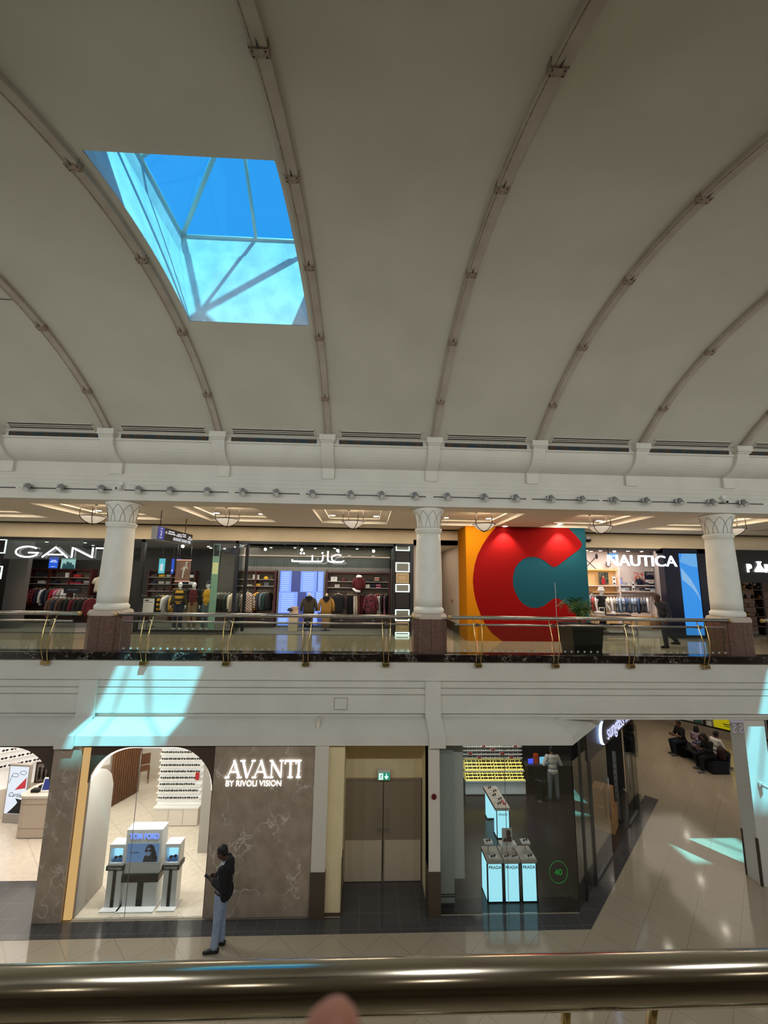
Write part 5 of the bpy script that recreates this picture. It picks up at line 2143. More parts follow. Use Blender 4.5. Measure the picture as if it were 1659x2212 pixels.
for x, z, r_ in ((.32, .32, .038), (.43, .32, .038), (1.10, .34, .036), (1.68, .40, .036)):
    m.prism([(x + r_ * math.cos(a), z + r_ * math.sin(a)) for a in [2 * PI * q / 12 for q in range(12)]], -.03, -.01)
m.build('letter_dot', signwhite, sg)

# pier of lit tiles
tp = thing('tile_pier', 'black pier of glowing framed tiles left of the middle column', 'pier', (1.32, 15.3, ZU))
MB().box(-.28, .28, 0, .3, 0, 3.28).build('core', blackgloss, tp)
tg = pmat('tile_greygreen', (120, 124, 116), .5)
tt_ = pmat('tile_tan', (188, 164, 126), .5)
tl = emat('tile_light', (236, 255, 240), 2.6)
for z0, z1, kd in ((8.08, 8.31, 'lit'), (7.62, 8.03, 'dark'), (7.30, 7.68 - .03, 'lit'), (6.89, 7.28, 'tan'), (6.58, 6.87, 'lit'), (6.0, 6.55, 'dark'), (5.56, 5.96, 'lit'), (5.18, 5.53, 'tan'), (5.06, 5.17, 'lit')):
    a, b = z0 - ZU, z1 - ZU
    if kd == 'lit':
        t_ = MB().box(-.235, .235, -.012, 0, a + .02, b - .02).build('tile', tg, tp)
        m = MB()
        w = .03
        m.box(-.255, .255, -.03, 0, a, a + w)
        m.box(-.255, .255, -.03, 0, b - w, b)
        m.box(-.255, -.255 + w, -.03, 0, a, b)
        m.box(.255 - w, .255, -.03, 0, a, b)
        m.build('light_frame', tl, t_)
    else:
        t_ = MB().box(-.24, .24, -.02, 0, a + .01, b - .01).build('tile', tt_ if kd == 'tan' else pmat('tile_dark', (30, 26, 24), .5), tp)
        m = MB()
        u = .16
        c_, d_ = a + .09, b - .09
        for p, q, r_, s_ in ((-u, u, c_, c_ + .008), (-u, u, d_ - .008, d_), (-u, -u + .008, c_, d_), (u - .008, u, c_, d_)):
            m.box(p, q, -.024, -.02, r_, s_)
        m.build('inlay_line', ink, t_)
m = MB()
for a, b in ((7.55, 8.28), (6.95, 7.28), (6.0, 6.5), (5.5, 5.9), (5.2, 5.4)):
    m.box(-.305, -.28, .02, .05, a - ZU, b - ZU)
m.build('edge_light', tl, tp)

# back wall of the middle shop: shelving bays, panelled frieze and a lit screen
frz = thing('panelled_frieze', 'grey panelled frieze above the shelving in the middle upper shop', 'panelling', (-2.1, 17.55, 7.32))
MB().box(-3.2, 3.07, 0, .1, 0, .60).build('board', panelgrey, frz)
m = MB()
x = -3.1
while x < 3.0:
    for a, b, c, d in ((0, .52, .05, .06), (0, .52, .5, .51), (0, .01, .05, .51), (.51, .52, .05, .51)):
        m.box(x + a, x + b, -.004, 0, c, d)
    x += .62
m.build('panel_line', pmat('panel_shadow', (58, 56, 54), .7), frz)
MB().box(-3.2, 3.07, -.06, 0, .6, .64).build('cove_light', emat('cove_pink', (255, 206, 176), 1.3), frz)
struct(MB().box(-5.3, .98, 17.55, 17.7, 7.96, 8.30).build('wall_menswear_cove', pmat('cove_wall', (128, 114, 102), .7)))


def bay(name, label, x0, x1, Y, z0, z1, shelves, rail, back, uprights=2, drawers=True):
    r = thing(name, label, 'shelving', ((x0 + x1) / 2, Y, z0))
    hx = (x1 - x0) / 2
    MB().box(-hx, hx, 0, .04, 0, z1 - z0).build('back_panel', back, r)
    for k_ in range(uprights + 1):
        x = -hx + 2 * hx * k_ / uprights
        MB().box(x - .03, x + .03, -.35, .04, 0, z1 - z0).build('upright', woodred, r)
    MB().box(-hx, hx, -.3, .04, z1 - z0 - .06, z1 - z0).build('top_rail', woodred, r)
    for z in shelves:
        s_ = MB().box(-hx + .03, hx - .03, -.33, 0, z - z0 - .03, z - z0).build('shelf', shelfgrey, r)
    if rail:
        MB().tube([(-hx, -.2, rail - z0), (hx, -.2, rail - z0)], .012, 8).build('hanging_rail', silver, r)
    if drawers:
        MB().box(-hx, hx, -.34, .04, 0, .45).build('drawer_box', pmat('drawer_dark', (40, 32, 30), .5), r)
        for k_ in range(uprights):
            x = -hx + 2 * hx * (k_ + .5) / uprights
            MB().box(x - .06, x + .06, -.355, -.34, .3, .33).build('drawer_pull', silver, r)
    return r


taupe = pmat('shelf_taupe', (112, 98, 86), .7)
bay('shelving_bay', 'dark red shelving bay left of the bright blue screen', -5.3, -3.72, 17.6, ZU + .012, 7.31, (6.97, 6.70), 6.52, taupe)
bay('shelving_bay', 'dark red shelving bay right of the bright blue screen', -1.62, .95, 17.6, ZU + .012, 7.31, (6.93, 6.68), 6.50, taupe, 2)
sc_ = thing('video_wall', 'tall bright blue screen showing facades between two shelving bays', 'screen', (-2.67, 17.45, ZU + .02))
MB().box(-.98, .98, 0, .12, 0, 2.35).build('housing', panelgrey, sc_)
MB().box(-.91, .91, -.006, 0, .05, 2.25).build('screen', emat('wall_navy', (58, 74, 150), .8), sc_)
bl = emat('wall_blue', (122, 156, 255), 1.15)
wl = emat('wall_pale', (160, 190, 255), 1.2)
for x0, x1, z0, z1 in ((-.88, -.42, 1.40, 2.25), (-.04, .62, 1.40, 2.25), (.66, .9, 1.40, 2.25), (-.9, -.14, .55, 1.40), (.22, .56, .9, 1.40), (.58, .9, .6, 1.42), (-.9, -.45, .06, .52), (.3, .7, .1, .8)):
    b_ = MB().box(x0, x1, -.010, -.006, z0, z1).build('facade_print', bl, sc_)
    m = MB()
    z = z0 + .06
    while z < z1 - .05:
        m.box(x0 + (x1 - x0) * .15, x1 - (x1 - x0) * .2, -.013, -.010, z, z + .035)
        z += .085
    if len(m.v):
        m.build('line_print', wl, b_)

# garments in the middle shop
Yr = 17.4
gi = [0]


def rowg(items, Y, Z, group, where, rot=1.15, sc=1.0):
    for k_, (x, kind, mt, nm) in enumerate(items):
        garment(kind, (x, Y + random.uniform(-.02, .02), Z), rot + random.uniform(-.08, .08), mt, '%s, %s' % (nm, where), group, sc)


garment('jacket', (-4.72, 17.0, 6.50), .2, P_PLAID, 'brown and white plaid jacket at the front of the bay left of the blue screen', None)
garment('shirt', (-4.74, 17.12, 6.50), .2, C_GREEN, 'dark green shirt tucked inside the plaid jacket', None)
rowg([(-4.42, 'shirt', C_YELLOW, 'mustard yellow shirt'), (-4.3, 'shirt', C_DGREY, 'dark grey shirt beside the mustard one'), (-4.17, 'shirt', C_SLATE if False else C_TEALG, 'slate shirt'), (-4.05, 'shirt', C_GREEN, 'deep green shirt'),
      (-3.95, 'shirt', C_BLACK, 'black shirt, last one'), (-5.08, 'trousers', C_CREAM, 'cream trousers at the far left')], Yr, 6.52, 'clothes in the left bay', 'hanging in the bay left of the blue screen')
rowg([(-1.13, 'jacket', C_BLACK, 'black jacket with red lining')], 17.1, 6.50, None, 'facing out beside the blue screen', .15)
garment('shirt', (-1.13, 17.22, 6.5), .15, C_WINE, 'wine red shirt inside the black jacket beside the blue screen', None)
rowg([(-.72 + k_ * .07, 'trousers', C_BLACK, 'black trousers') for k_ in range(4)], Yr, 6.50, 'black trousers in the right bay', 'hanging near the left of the bay right of the blue screen', 1.35)
rowg([(-.42, 'trousers', C_WHITE, 'long white trousers'), (-.32, 'trousers', C_CREAM, 'cream trousers next to the long white pair'), (-.20, 'trousers', C_WINE, 'wine trousers, first of two'), (-.10, 'trousers', C_WINE, 'wine trousers, second of two')], Yr, 6.50, None, 'in the bay right of the blue screen', 1.2)
garment('shirt', (.20, 17.08, 6.48), .1, P_FLORAL, 'dark floral blouse facing out in the bay right of the blue screen', None)
rowg([(.44, 'shirt', C_RED, 'bright red shirt'), (.53, 'trousers', C_WHITE, 'white trousers, first pair'), (.61, 'trousers', C_WHITE, 'white trousers, second pair'), (.70, 'shirt', C_BLACK, 'black shirt'), (.80, 'trousers', C_PINK, 'dusty pink trousers'), (.89, 'shirt', C_BLACK, 'black shirt, last one')],
     Yr, 6.50, None, 'at the right end of the bay right of the blue screen', 1.2)
# front-facing sweater with white hood on the shelf front
r = thing('sweater_bust', 'wine red half-zip sweater with white collar on a bust form between shelves', 'sweater', (-.30, 17.16, 6.55))
b_ = MB()
loft(b_, [(0, 0, 0, .17, .09, 0), (.2, 0, 0, .18, .1, 0), (.42, 0, 0, .19, .1, 0), (.55, 0, 0, .15, .08, 0), (.6, 0, 0, .06, .05, 0)])
for s in (-1, 1):
    b_.tube([(s * .16, 0, .5), (s * .23, 0, .32), (s * .22, -.04, .12)], [.055, .055, .045], 9)
b_.build('cloth', C_WINE, r)
MB().lathe([(.12, .53), (.13, .57), (.09, .63), (.06, .64)], 16).build('collar', C_WHITE, r)
m = MB()
m.tube([(-.24, -.05, .1), (-.12, -.1, 0.0), (.06, -.11, -.03)], [.04, .05, .045], 9)
m.build('sleeve', C_WHITE, r)
for x, z, lab in ((-4.53, 6.97, 'white sign card on the top shelf of the bay left of the blue screen'), (-1.34, 6.93, 'white sign card on the top shelf of the bay right of the blue screen')):
    signcard((x, 17.4, z), .26, .18, lab)
signcard((-1.2, 17.4, 6.68), .2, .12, 'low white card on the second shelf of the bay right of the blue screen')
cap((-4.12, 17.4, 6.97), -.4, C_YELLOW, 'dark yellow cap, left of two caps in the bay left of the blue screen')
cap((-3.9, 17.4, 6.97), -.2, C_OLIVE, 'olive cap, right of two caps in the bay left of the blue screen')
cap((-.93, 17.4, 6.95), -.4, C_WINE, 'wine red cap beside the white sign card')
cap((.15, 17.4, 6.93), PI * .1, C_BLACK, 'black cap on the top shelf near the bust sweater')
for x, z, cs, lab in ((-4.42, 6.70, (C_YELLOW, C_YELLOW), 'yellow folded knitwear'), (-4.07, 6.70, (C_TEALG, C_GREY, C_TEALG), 'slate folded knitwear'), (-4.75, 6.70, (C_STONE,), 'pale folded knitwear'), (.44, 6.93, (C_BLACK, C_CREAM, C_RED, C_CREAM), 'striped folded shirts'),
                      (.05, 6.68, (C_WHITE, C_CREAM, C_WHITE), 'white folded shirts'), (.28, 6.68, (C_NAVY, C_BLACK, C_NAVY), 'navy folded shirts'), (.50, 6.68, (C_PINK, C_WINE, C_PINK), 'pink folded shirts'), (.72, 6.68, (C_BLACK, C_BLACK), 'black folded shirts'), (-.62, 6.68, (C_BLACK,), 'black folded top')):
    for k_, c in enumerate(cs):
        folded((x, 17.42, z + k_ * .043), .2, .24, .042, c, '%s on the shelves beside the blue screen, %s in its pile' % (lab, ORD[k_].replace('second', 'second one') if k_ else 'lowest'), None)
# two clothed torso stands in front of the screen
for x, y, c, c2, lab in ((-2.20, 16.5, C_OLIVE, C_BLACK, 'dark olive jacket on a display stand in front of the blue screen'), (-1.53, 16.5, C_TAN, C_BLACK, 'tan jacket with black collar on a display stand by the blue screen')):
    r = thing('torso_stand', lab, 'mannequin', (x, y, ZU + .012))
    b_ = MB()
    loft(b_, [(.62, 0, 0, .22, .12, .03), (.8, 0, 0, .21, .12, .04), (1.1, 0, 0, .22, .12, .02), (1.22, 0, 0, .18, .1, 0), (1.28, 0, 0, .07, .06, 0)])
    for s in (-1, 1):
        b_.tube([(s * .19, 0, 1.18), (s * .27, 0, .98), (s * .29, -.02, .72)], [.06, .06, .05], 9)
    b_.build('jacket', c, r)
    m = MB()
    m.prism([(-.10, 1.29), (-.15, 1.2), (-.02, 1.05), (.02, 1.05), (.15, 1.2), (.10, 1.29)], -.135, -.10)
    m.build('collar', c2, r)
    MB().lathe([(.03, 1.26), (.045, 1.3), (.05, 1.36), (.02, 1.40)], 14).build('neck_form', C_CREAM, r)
    m = MB()
    loft(m, [(.1, 0, 0, .16, .09, .05), (.4, 0, 0, .17, .1, .03), (.64, 0, 0, .17, .1, 0)])
    m.build('trousers', C_BLACK if c is C_OLIVE else C_KHAKI, r)
    MB().cyl((0, 0, .01), (0, 0, .3), .02).build('stand_pole', silver, r)
    MB().lathe([(.18, 0), (.18, .012), (.03, .02)], 20).build('stand_base', black, r)
pd = thing('display_pedestal', 'pale wooden pedestal in front of the blue screen', 'pedestal', (-2.73, 16.3, ZU + .012))
MB().box(-.17, .17, -.15, .15, 0, .62).build('body', pmat('pedestal_cream', (186, 172, 148), .6), pd, bevel=.006)
for k_, (w, h, z, c, lab) in enumerate(((.32, .13, .62, (206, 180, 160), 'pale pink shoe box on the wooden pedestal'), (.24, .14, .75, (190, 160, 130), 'smaller tan box stacked on the pink shoe box'))):
    b_ = thing('shoe_box', lab, 'box', (-2.73 + k_ * .02, 16.3, ZU + .012 + z))
    MB().box(-w / 2, w / 2, -.1, .1, 0, h - .03).build('carton', pmat('box_%d' % c[1], c, .7), b_)
    MB().box(-w / 2 - .005, w / 2 + .005, -.105, .105, h - .03, h).build('lid', pmat('box_%d' % c[1], c, .7), b_)
cap((-2.86, 16.15, ZU + .012 + .75 - .01), -.6, C_NAVY, 'navy cap resting by the boxes on the wooden pedestal')

# shop window with mannequins
mannq = pmat('mannequin_white', (226, 224, 220), .4)
MP = dict(elL=(-.05, .24, 1.13), elR=(-.05, -.24, 1.13), wrL=(.02, .27, .90), wrR=(.02, -.27, .90))
zf = ZU + .012
for x, y, rz_, sh, tr, jk, hatc, lab, of in ((-7.02, 16.2, -PI / 2 + .1, P_HOOP, C_NAVY, C_OLIVE, None, 'white mannequin in yellow and black hooped shirt in the upper window', True),
                                             (-6.52, 16.25, -PI / 2, C_WINE, C_KHAKI, C_BLACK, None, 'white mannequin in black jacket and khaki trousers in the upper window', True),
                                             (-6.0, 16.25, -PI / 2 - .1, C_YELLOW, C_TEALG, C_DGREY, C_NAVY, 'white mannequin with dark cap and bright yellow top in the upper window', True)):
    p = person(lab, (x, y, zf), rz_, MP, 1.02, mannq, sh, tr, mannq, None, 0, 1.9, .015, 'mannequin', 'mannequin', jacket=jk, open_front=of)
    if hatc:
        cap((x, y, zf + 1.02 * 1.70 - .03), rz_ - PI / 2, hatc, 'dark cap worn by the mannequin in bright yellow')
bn = thing('hanging_banner', 'brown photo banner hanging behind the window mannequins', 'banner', (-7.41, 17.2, 6.85))
MB().box(-.29, .29, -.004, .004, 0, .83).build('sheet', pmat('banner_brown', (128, 92, 74), .7, c2=(104, 76, 62), scale=3), bn)
m = MB()
m.box(-.30, .30, -.012, .012, .82, .86)
m.box(-.30, .30, -.012, .012, -.03, .01)
m.build('batten', pmat('banner_pink', (206, 150, 130), .5, emit=.4), bn)
m = MB()
stroke(m, (.0, .12), (.02, .42), .05, -.008, -.004)
stroke(m, (.02, .4), (.1, .66), .07, -.008, -.004)
stroke(m, (.08, .62), (-.06, .46), .035, -.008, -.004)
stroke(m, (.1, .62), (.18, .48), .03, -.008, -.004)
m.prism([(.12 + .035 * math.cos(a), .73 + .045 * math.sin(a)) for a in [2 * PI * k_ / 12 for k_ in range(12)]], -.008, -.004)
m.build('figure_print', pmat('banner_pale', (190, 186, 176), .7), bn)
for x0 in (-.27, .27):
    MB().tube([(x0, 0, .85), (x0, 0, 1.45)], .003, 5).build('wire', silver, bn)
aw = thing('sandwich_board', 'pale information board standing at the left of the upper window', 'board', (-7.9, 15.75, zf))
MB().box(-.2, .2, -.01, .01, .66, 1.16).build('sheet', papr, aw)
m = MB()
for a, b, c, d in ((-.22, .22, .63, .66), (-.22, .22, 1.16, 1.19), (-.22, -.2, .63, 1.19), (.2, .22, .63, 1.19)):
    m.box(a, b, -.02, .02, c, d)
m.build('frame', black, aw)
m = MB()
m.box(-.15, .0, -.013, -.01, 1.07, 1.11)
m.box(-.15, .15, -.013, -.01, 1.02, 1.035)
m.build('print_line', ink, aw)
MB().cyl((0, 0, .02), (0, 0, .63), .014, n=8).build('pole', black, aw)
MB().box(-.18, .18, -.14, .14, 0, .02).build('base', black, aw)


def floor_rack(label, x, y, w, h, group=None):
    r = thing('clothes_rack', label, 'clothes rack', (x, y, zf))
    for s in (-1, 1):
        MB().tube([(s * w, 0, .02), (s * w, 0, h)], .014, 8).build('upright', black, r)
        MB().box(s * w - .02, s * w + .02, -.25, .25, 0, .03).build('foot', black, r)
    MB().tube([(-w, 0, h), (w, 0, h)], .014, 8).build('hanging_rail', black, r)
    return r


floor_rack('black clothes rack behind the pale information board', -7.75, 16.9, .55, 1.30)
rowg([(-8.1, 'shirt', C_BLACK, 'black shirt, leftmost'), (-7.95, 'shirt', P_HOOP, 'yellow and black hooped shirt, second'), (-7.8, 'shirt', C_WHITE, 'white shirt, third'), (-7.65, 'shirt', C_GREY, 'grey shirt, fourth'), (-7.5, 'shirt', C_YELLOW, 'yellow shirt, fifth'), (-7.35, 'shirt', P_HOOP, 'yellow and black hooped shirt, last')],
     16.9, zf + 1.29, None, 'on the black rack behind the information board', 1.1, .9)
floor_rack('black clothes rack right of the window mannequins', -5.5, 17.0, .5, 1.42)
rowg([(-5.85, 'shirt', C_TEALG, 'slate shirt, first'), (-5.72, 'shirt', C_GREEN, 'deep green shirt, second'), (-5.58, 'shirt', C_BLACK, 'black shirt, third'), (-5.44, 'shirt', C_GREEN, 'deep green shirt, fourth'), (-5.28, 'shirt', C_CREAM, 'cream shirt, fifth'), (-5.12, 'shirt', C_STONE, 'stone shirt, last')],
     17.0, zf + 1.41, None, 'on the black rack right of the mannequins', 1.1)
bay('shelving_bay', 'dark red shelving bay far behind the window mannequins', -9.6, -7.6, 19.2, zf, 7.3, (7.0, 6.7, 6.4, 6.1, 5.8), None, taupe, 2, False)
for k_ in range(18):
    x, z = -9.4 + (k_ % 6) * .33, (7.0, 6.7, 6.4)[k_ // 6]
    c = random.choice([C_WHITE, C_STONE, C_BROWN, C_NAVY, C_YELLOW, C_WINE])
    folded((x, 19.05, z), .24, .24, .11, c, 'folded knitwear on the %s shelf of the bay far behind the mannequins' % ('top', 'second', 'third')[k_ // 6], 'knitwear on the %s far shelf' % ('top', 'second', 'third')[k_ // 6])
for x, c, c2, lab in ((-8.65, (90, 200, 214), (210, 240, 244), 'narrow teal screen high on the back wall, left of the blue banners'), (-8.2, (40, 80, 210), None, 'thin bright blue banner high on the back wall, first of two'), (-7.95, (40, 80, 210), None, 'bright blue banner high on the back wall, second of two')):
    t_ = thing('lit_banner', lab, 'screen', (x, 18.0, 7.15))
    w = .12 if c2 else (.05 if 'thin' in lab else .09)
    MB().box(-w, w, -.02, .02, 0, .62).build('screen', emat('ban_%d' % c[0], c, .9), t_)
    MB().box(-w * .5, w * .5, -.024, -.02, .1, .4 if c2 else .16).build('print_figure', emat('ban_pale', (220, 236, 240), .9), t_)
    MB().tube([(0, 0, .62), (0, 0, 1.15)], .004, 5).build('wire', silver, t_)
gp = thing('glass_display', 'tall narrow green glass strip at the right side of the upper window', 'display', (-5.5, 15.42, ZU + .13))
MB().box(-.12, .12, 0, .02, 0, 3.05).build('strip', pmat('strip_green', (128, 164, 140), .25, emit=.12), gp)
for z, h in ((1.95, .42), (2.6, .4)):
    MB().box(-.1, .1, -.006, 0, z, z + h).build('patch_print', pmat('strip_dark%d' % int(z * 10), (26, 32, 32), .5) if z > 2 else pmat('strip_yellow', (206, 206, 150), .5, emit=.3), gp)
wc = [(-3.9, 17.0), (-2.9, 16.8), (-2.1, 16.9), (-1.3, 16.7), (-.4, 16.8), (-6.9, 16.4), (-6.4, 17.0), (-6.0, 16.8), (-5.3, 16.9), (-7.4, 16.9), (-6.6, 17.8), (-6.1, 18.0), (-12.0, 16.0), (-10.6, 16.0), (-11.2, 17.4), (-9.6, 17.2)]
for k_, (x, y) in enumerate(wc):
    l_ = thing('downlight', 'small round ceiling spotlight inside the upper menswear shop', 'downlight', (x, y, 8.30), 0, 'spotlights in the menswear shop')
    MB().cyl((0, 0, -.07), (0, 0, 0), .055, n=14).build('can', silver, l_)
    MB().cyl((0, 0, -.075), (0, 0, -.07), .05, n=14).build('lamp', lampwhite, l_)

# left entrance interior
bay('shelving_bay', 'dark red shelving bay seen through the left upper entrance', -14.35, -11.75, 18.7, zf, 7.28, (6.93, 6.66), 6.52, taupe, 3)
rowg([(-14.0, 'shirt', P_BUFF, 'red and black check shirt, first'), (-13.87, 'shirt', P_BUFF, 'red and black check shirt, second'), (-13.72, 'shirt', C_NAVY, 'navy shirt, third'), (-13.58, 'shirt', C_WHITE, 'white shirt, fourth'), (-13.44, 'shirt', C_NAVY, 'navy shirt, fifth'), (-13.3, 'shirt', C_DGREY, 'dark grey shirt, sixth'), (-13.15, 'shirt', C_RED, 'red shirt, seventh'),
      (-13.0, 'shirt', C_PINK, 'pink shirt, eighth'), (-12.85, 'shirt', C_STONE, 'stone shirt, ninth'), (-12.7, 'shirt', C_WHITE, 'white shirt, tenth')], 18.5, 6.52, None, 'on the wall rail behind the left upper entrance', 1.0)
floor_rack('black clothes rack in front of the left shelving bay', -11.4, 17.0, .85, 1.15)
rowg([(-12.15, 'jacket', C_BROWN, 'brown jacket, first'), (-11.95, 'shirt', C_NAVY, 'navy shirt, second'), (-11.8, 'shirt', C_BROWN, 'brown shirt, third'), (-11.62, 'shirt', C_BLACK, 'black shirt, fourth'), (-11.45, 'shirt', C_BLACK, 'black shirt, fifth'), (-11.3, 'shirt', C_WINE, 'wine shirt, sixth'), (-11.12, 'shirt', C_BLACK, 'black shirt, seventh'), (-10.95, 'shirt', C_BLACK, 'black shirt, eighth'), (-10.75, 'shirt', C_WINE, 'wine shirt, last')],
     17.0, zf + 1.14, None, 'on the floor rack inside the left upper entrance', .95, .95)
sb = thing('rack_sign', 'dark sign board above the floor rack inside the left upper entrance', 'sign', (-11.5, 17.0, zf + 1.16))
MB().box(-.34, .34, -.008, .008, .1, .38).build('board', black, sb)
MB().box(-.2, .2, -.011, -.008, .22, .25).build('print_line', pmat('print_grey', (110, 112, 120), .6), sb)
for s in (-.25, .25):
    MB().cyl((s, 0, 0), (s, 0, .1), .006, n=6).build('stem', black, sb)
for x, z, cs, lab in ((-13.9, 6.93, (C_BLACK, C_NAVY), 'dark folded shirts on the top shelf'), (-13.6, 6.93, (C_BROWN, C_BLACK), 'brown folded shirts on the top shelf'), (-13.8, 6.66, (C_WHITE, C_STONE), 'white folded shirts on the second shelf'), (-13.3, 6.66, (C_NAVY, C_NAVY), 'navy folded shirts on the second shelf'),
                      (-12.6, 6.66, (C_RED, C_WINE), 'red folded shirts on the second shelf'), (-12.3, 6.66, (C_RED, C_NAVY), 'mixed folded shirts on the second shelf'), (-12.35, 6.93, (C_RED, C_RED), 'red folded shirts on the top shelf'), (-11.9, 6.66, (C_GREY, C_STONE), 'grey folded shirts on the second shelf')):
    for k_, c in enumerate(cs):
        folded((x, 18.5, z + k_ * .06), .26, .26, .058, c, '%s behind the left entrance, %s of two' % (lab, ('lower', 'upper')[k_]), None)
signcard((-12.75, 18.45, 6.93), .24, .19, 'white sign card on the top shelf behind the left upper entrance')
for x, z, w, h, c, lab in ((-12.74, 7.29, .36, .46, (30, 92, 220), 'bright blue lit panel below the wide-letter sign'), (-12.78, 7.29, .6, .44, (150, 196, 190), 'photo screen with people right of the blue panel')):
    Yq = 17.5 if w < .5 else 18.4
    t_ = thing('screen', lab, 'screen', (x if w > .5 else -12.74, Yq, z))
    MB().box(-w / 2 - .01, w / 2 + .01, 0, .04, -.01, h + .01).build('bezel', black, t_)
    s_ = MB().box(-w / 2, w / 2, -.004, 0, 0, h).build('display', emat('disp2_%d' % c[0], c, .9), t_)
    m = MB()
    if w < .5:
        m.box(-.1, .1, -.007, -.004, .3, .33)
        m.box(-.14, .14, -.007, -.004, .24, .27)
        m.box(-.09, .09, -.007, -.004, .06, .075)
        m.build('print_line', emat('print_white', (220, 230, 255), 1.0), s_)
    else:
        for cx_, hh in ((-.16, .22), (-.02, .3), (.1, .26), (.2, .18)):
            m.prism([(cx_ - .09, 0), (cx_ + .09, 0), (cx_ + .05, hh), (cx_ - .05, hh)], -.007, -.004)
        m.build('figure_print', emat('print_dark', (40, 84, 86), .7), s_)
    MB().tube([(0, .02, h), (0, .02, 8.30 - z)], .006, 5).build('wire', silver, t_)
for k_ in range(2):
    garment('tee', (-11.35 + k_ * .42, 18.4, 7.05), .1, C_CREAM, 'cream T-shirt facing out behind the column, %s of two' % ('first' if k_ == 0 else 'second'), None, 1.0)
# glowing frames of the neighbouring pier at the left photo edge
tp2 = thing('tile_pier', 'black pier with glowing frames cut by the left photo edge', 'pier', (-13.25, 15.3, ZU))
MB().box(-.3, .33, 0, .3, 0, 3.28).build('core', blackgloss, tp2)
for a, b in ((2.7, 3.2), (1.8, 2.25), (.9, 1.4)):
    m = MB()
    m.box(-.25, .40, -.03, 0, a, a + .03)
    m.box(-.25, .40, -.03, 0, b - .03, b)
    m.box(.37, .40, -.03, 0, a, b)
    m.box(-.25, -.22, -.03, 0, a, b)
    m.build('light_frame', tl, tp2)

# service corridor beside the orange wall
struct(MB().box(1.72, 1.9, 15.6, 20, ZU, 8.4).build('wall_service_left', pinkwall))
struct(MB().box(3.48, 3.60, 15.3, 20, ZU, 8.4).build('wall_service_right', pinkwall))
struct(MB().box(1.8, 3.6, 20, 20.2, ZU, 8.4).build('wall_service_back', pinkwall))
struct(MB().box(1.72, 3.5, 15.3, 20, 8.33, 8.5).build('ceiling_service', ceilpaint))
struct(MB().box(3.455, 3.48, 15.3, 19.9, ZU, ZU + .35).build('baseboard_service', pbrown))
area('service_corridor', (2.6, 17.2, 8.3), 1.0, 2.5, 10, WARM)
d2 = thing('door_2', 'brown door at the end of the narrow service corridor', None, (3.05, 19.98, ZU))
d2['kind'] = 'structure'
MB().box(-.5, .4, -.04, 0, 0, 2.35).build('door_leaf', pmat('door_brown', (120, 96, 74), .5), d2)
MB().box(.3, .34, -.09, -.04, .95, 1.1).build('handle', silver, d2)
MB().box(-.56, .46, -.03, .01, 2.35, 2.42).build('door_frame', pbrown, d2)
al = thing('fire_call_point', 'small red call point on the pale service corridor wall', 'fire alarm', (3.478, 16.9, 6.16))
MB().box(-.03, 0, -.05, .05, 0, .1).build('back_box', pmat('alarm_red', (150, 16, 24), .4), al)
MB().box(-.034, -.03, -.03, .03, .03, .07).build('glass_square', papr, al)

# the painted wall
fw = thing('painted_wall', 'large wall painted orange, red and teal with one giant curved letter', 'painted wall', (0, 14.1, ZU), 0, None, 'thing')
tealp = pmat('paint_teal', (22, 74, 88), .85, spec=.1)
redp = pmat('paint_red', (128, 8, 8), .85, spec=.1)
orgp = pmat('paint_orange', (190, 118, 10), .85, spec=.1)
XL, XR = 3.40, 7.62
MB().box(XL, XR, 0.006, 1.19, 0, 3.84).build('core', tealp, fw)


def z3(u, v):
    p = at(960 + u * .217, 1040 + v * .217, 14.1)
    return (p.x, p.z - ZU)


outer = [(515, 455), (440, 540), (380, 630), (330, 730), (300, 830), (286, 930), (283, 1000), (290, 1080), (305, 1160), (330, 1250), (365, 1340), (410, 1430), (470, 1510), (575, 1597)]
upper = [(1235, 463), (1290, 520), (1340, 575), (1362, 605), (1368, 630), (1360, 655), (1340, 678), (1310, 700), (1230, 760), (1150, 822), (1125, 840), (1105, 850), (1085, 852), (1062, 840), (1040, 823), (1000, 790), (950, 765), (885, 748), (830, 755), (780, 775), (730, 820), (700, 870),
         (682, 950), (682, 1030), (700, 1090), (740, 1170), (790, 1225), (850, 1255), (920, 1262), (980, 1245), (1035, 1205), (1070, 1178), (1090, 1165), (1110, 1160), (1135, 1164), (1190, 1200), (1260, 1255), (1370, 1345), (1400, 1375), (1420, 1405), (1430, 1450), (1428, 1500), (1410, 1560), (1385, 1597)]
po = [z3(*p) for p in outer]
pu = [z3(*p) for p in upper]
po[0] = (po[0][0], 3.84)
pu[0] = (pu[0][0], 3.84)
po[-1] = (po[-1][0], 0.0)
pu[-1] = (pu[-1][0], 0.0)
MB().prism(pu + po[::-1], 0.0, 0.008).build('red_letter', redp, fw)
MB().prism([(XL, 3.84)] + po + [(XL, 0.0)], 0.0, 0.008).build('orange_field', orgp, fw)
MB().box(XL - .006, XL + .002, 0.0, 1.19, 0, 3.84).build('orange_return', orgp, fw)
m = MB()
m.box(*sorted((z3(1045, 0)[0], z3(1049, 0)[0])), -.002, .0005, .55, 1.95)
m.build('scratch_line', pmat('scratch', (150, 160, 164), .7), fw)

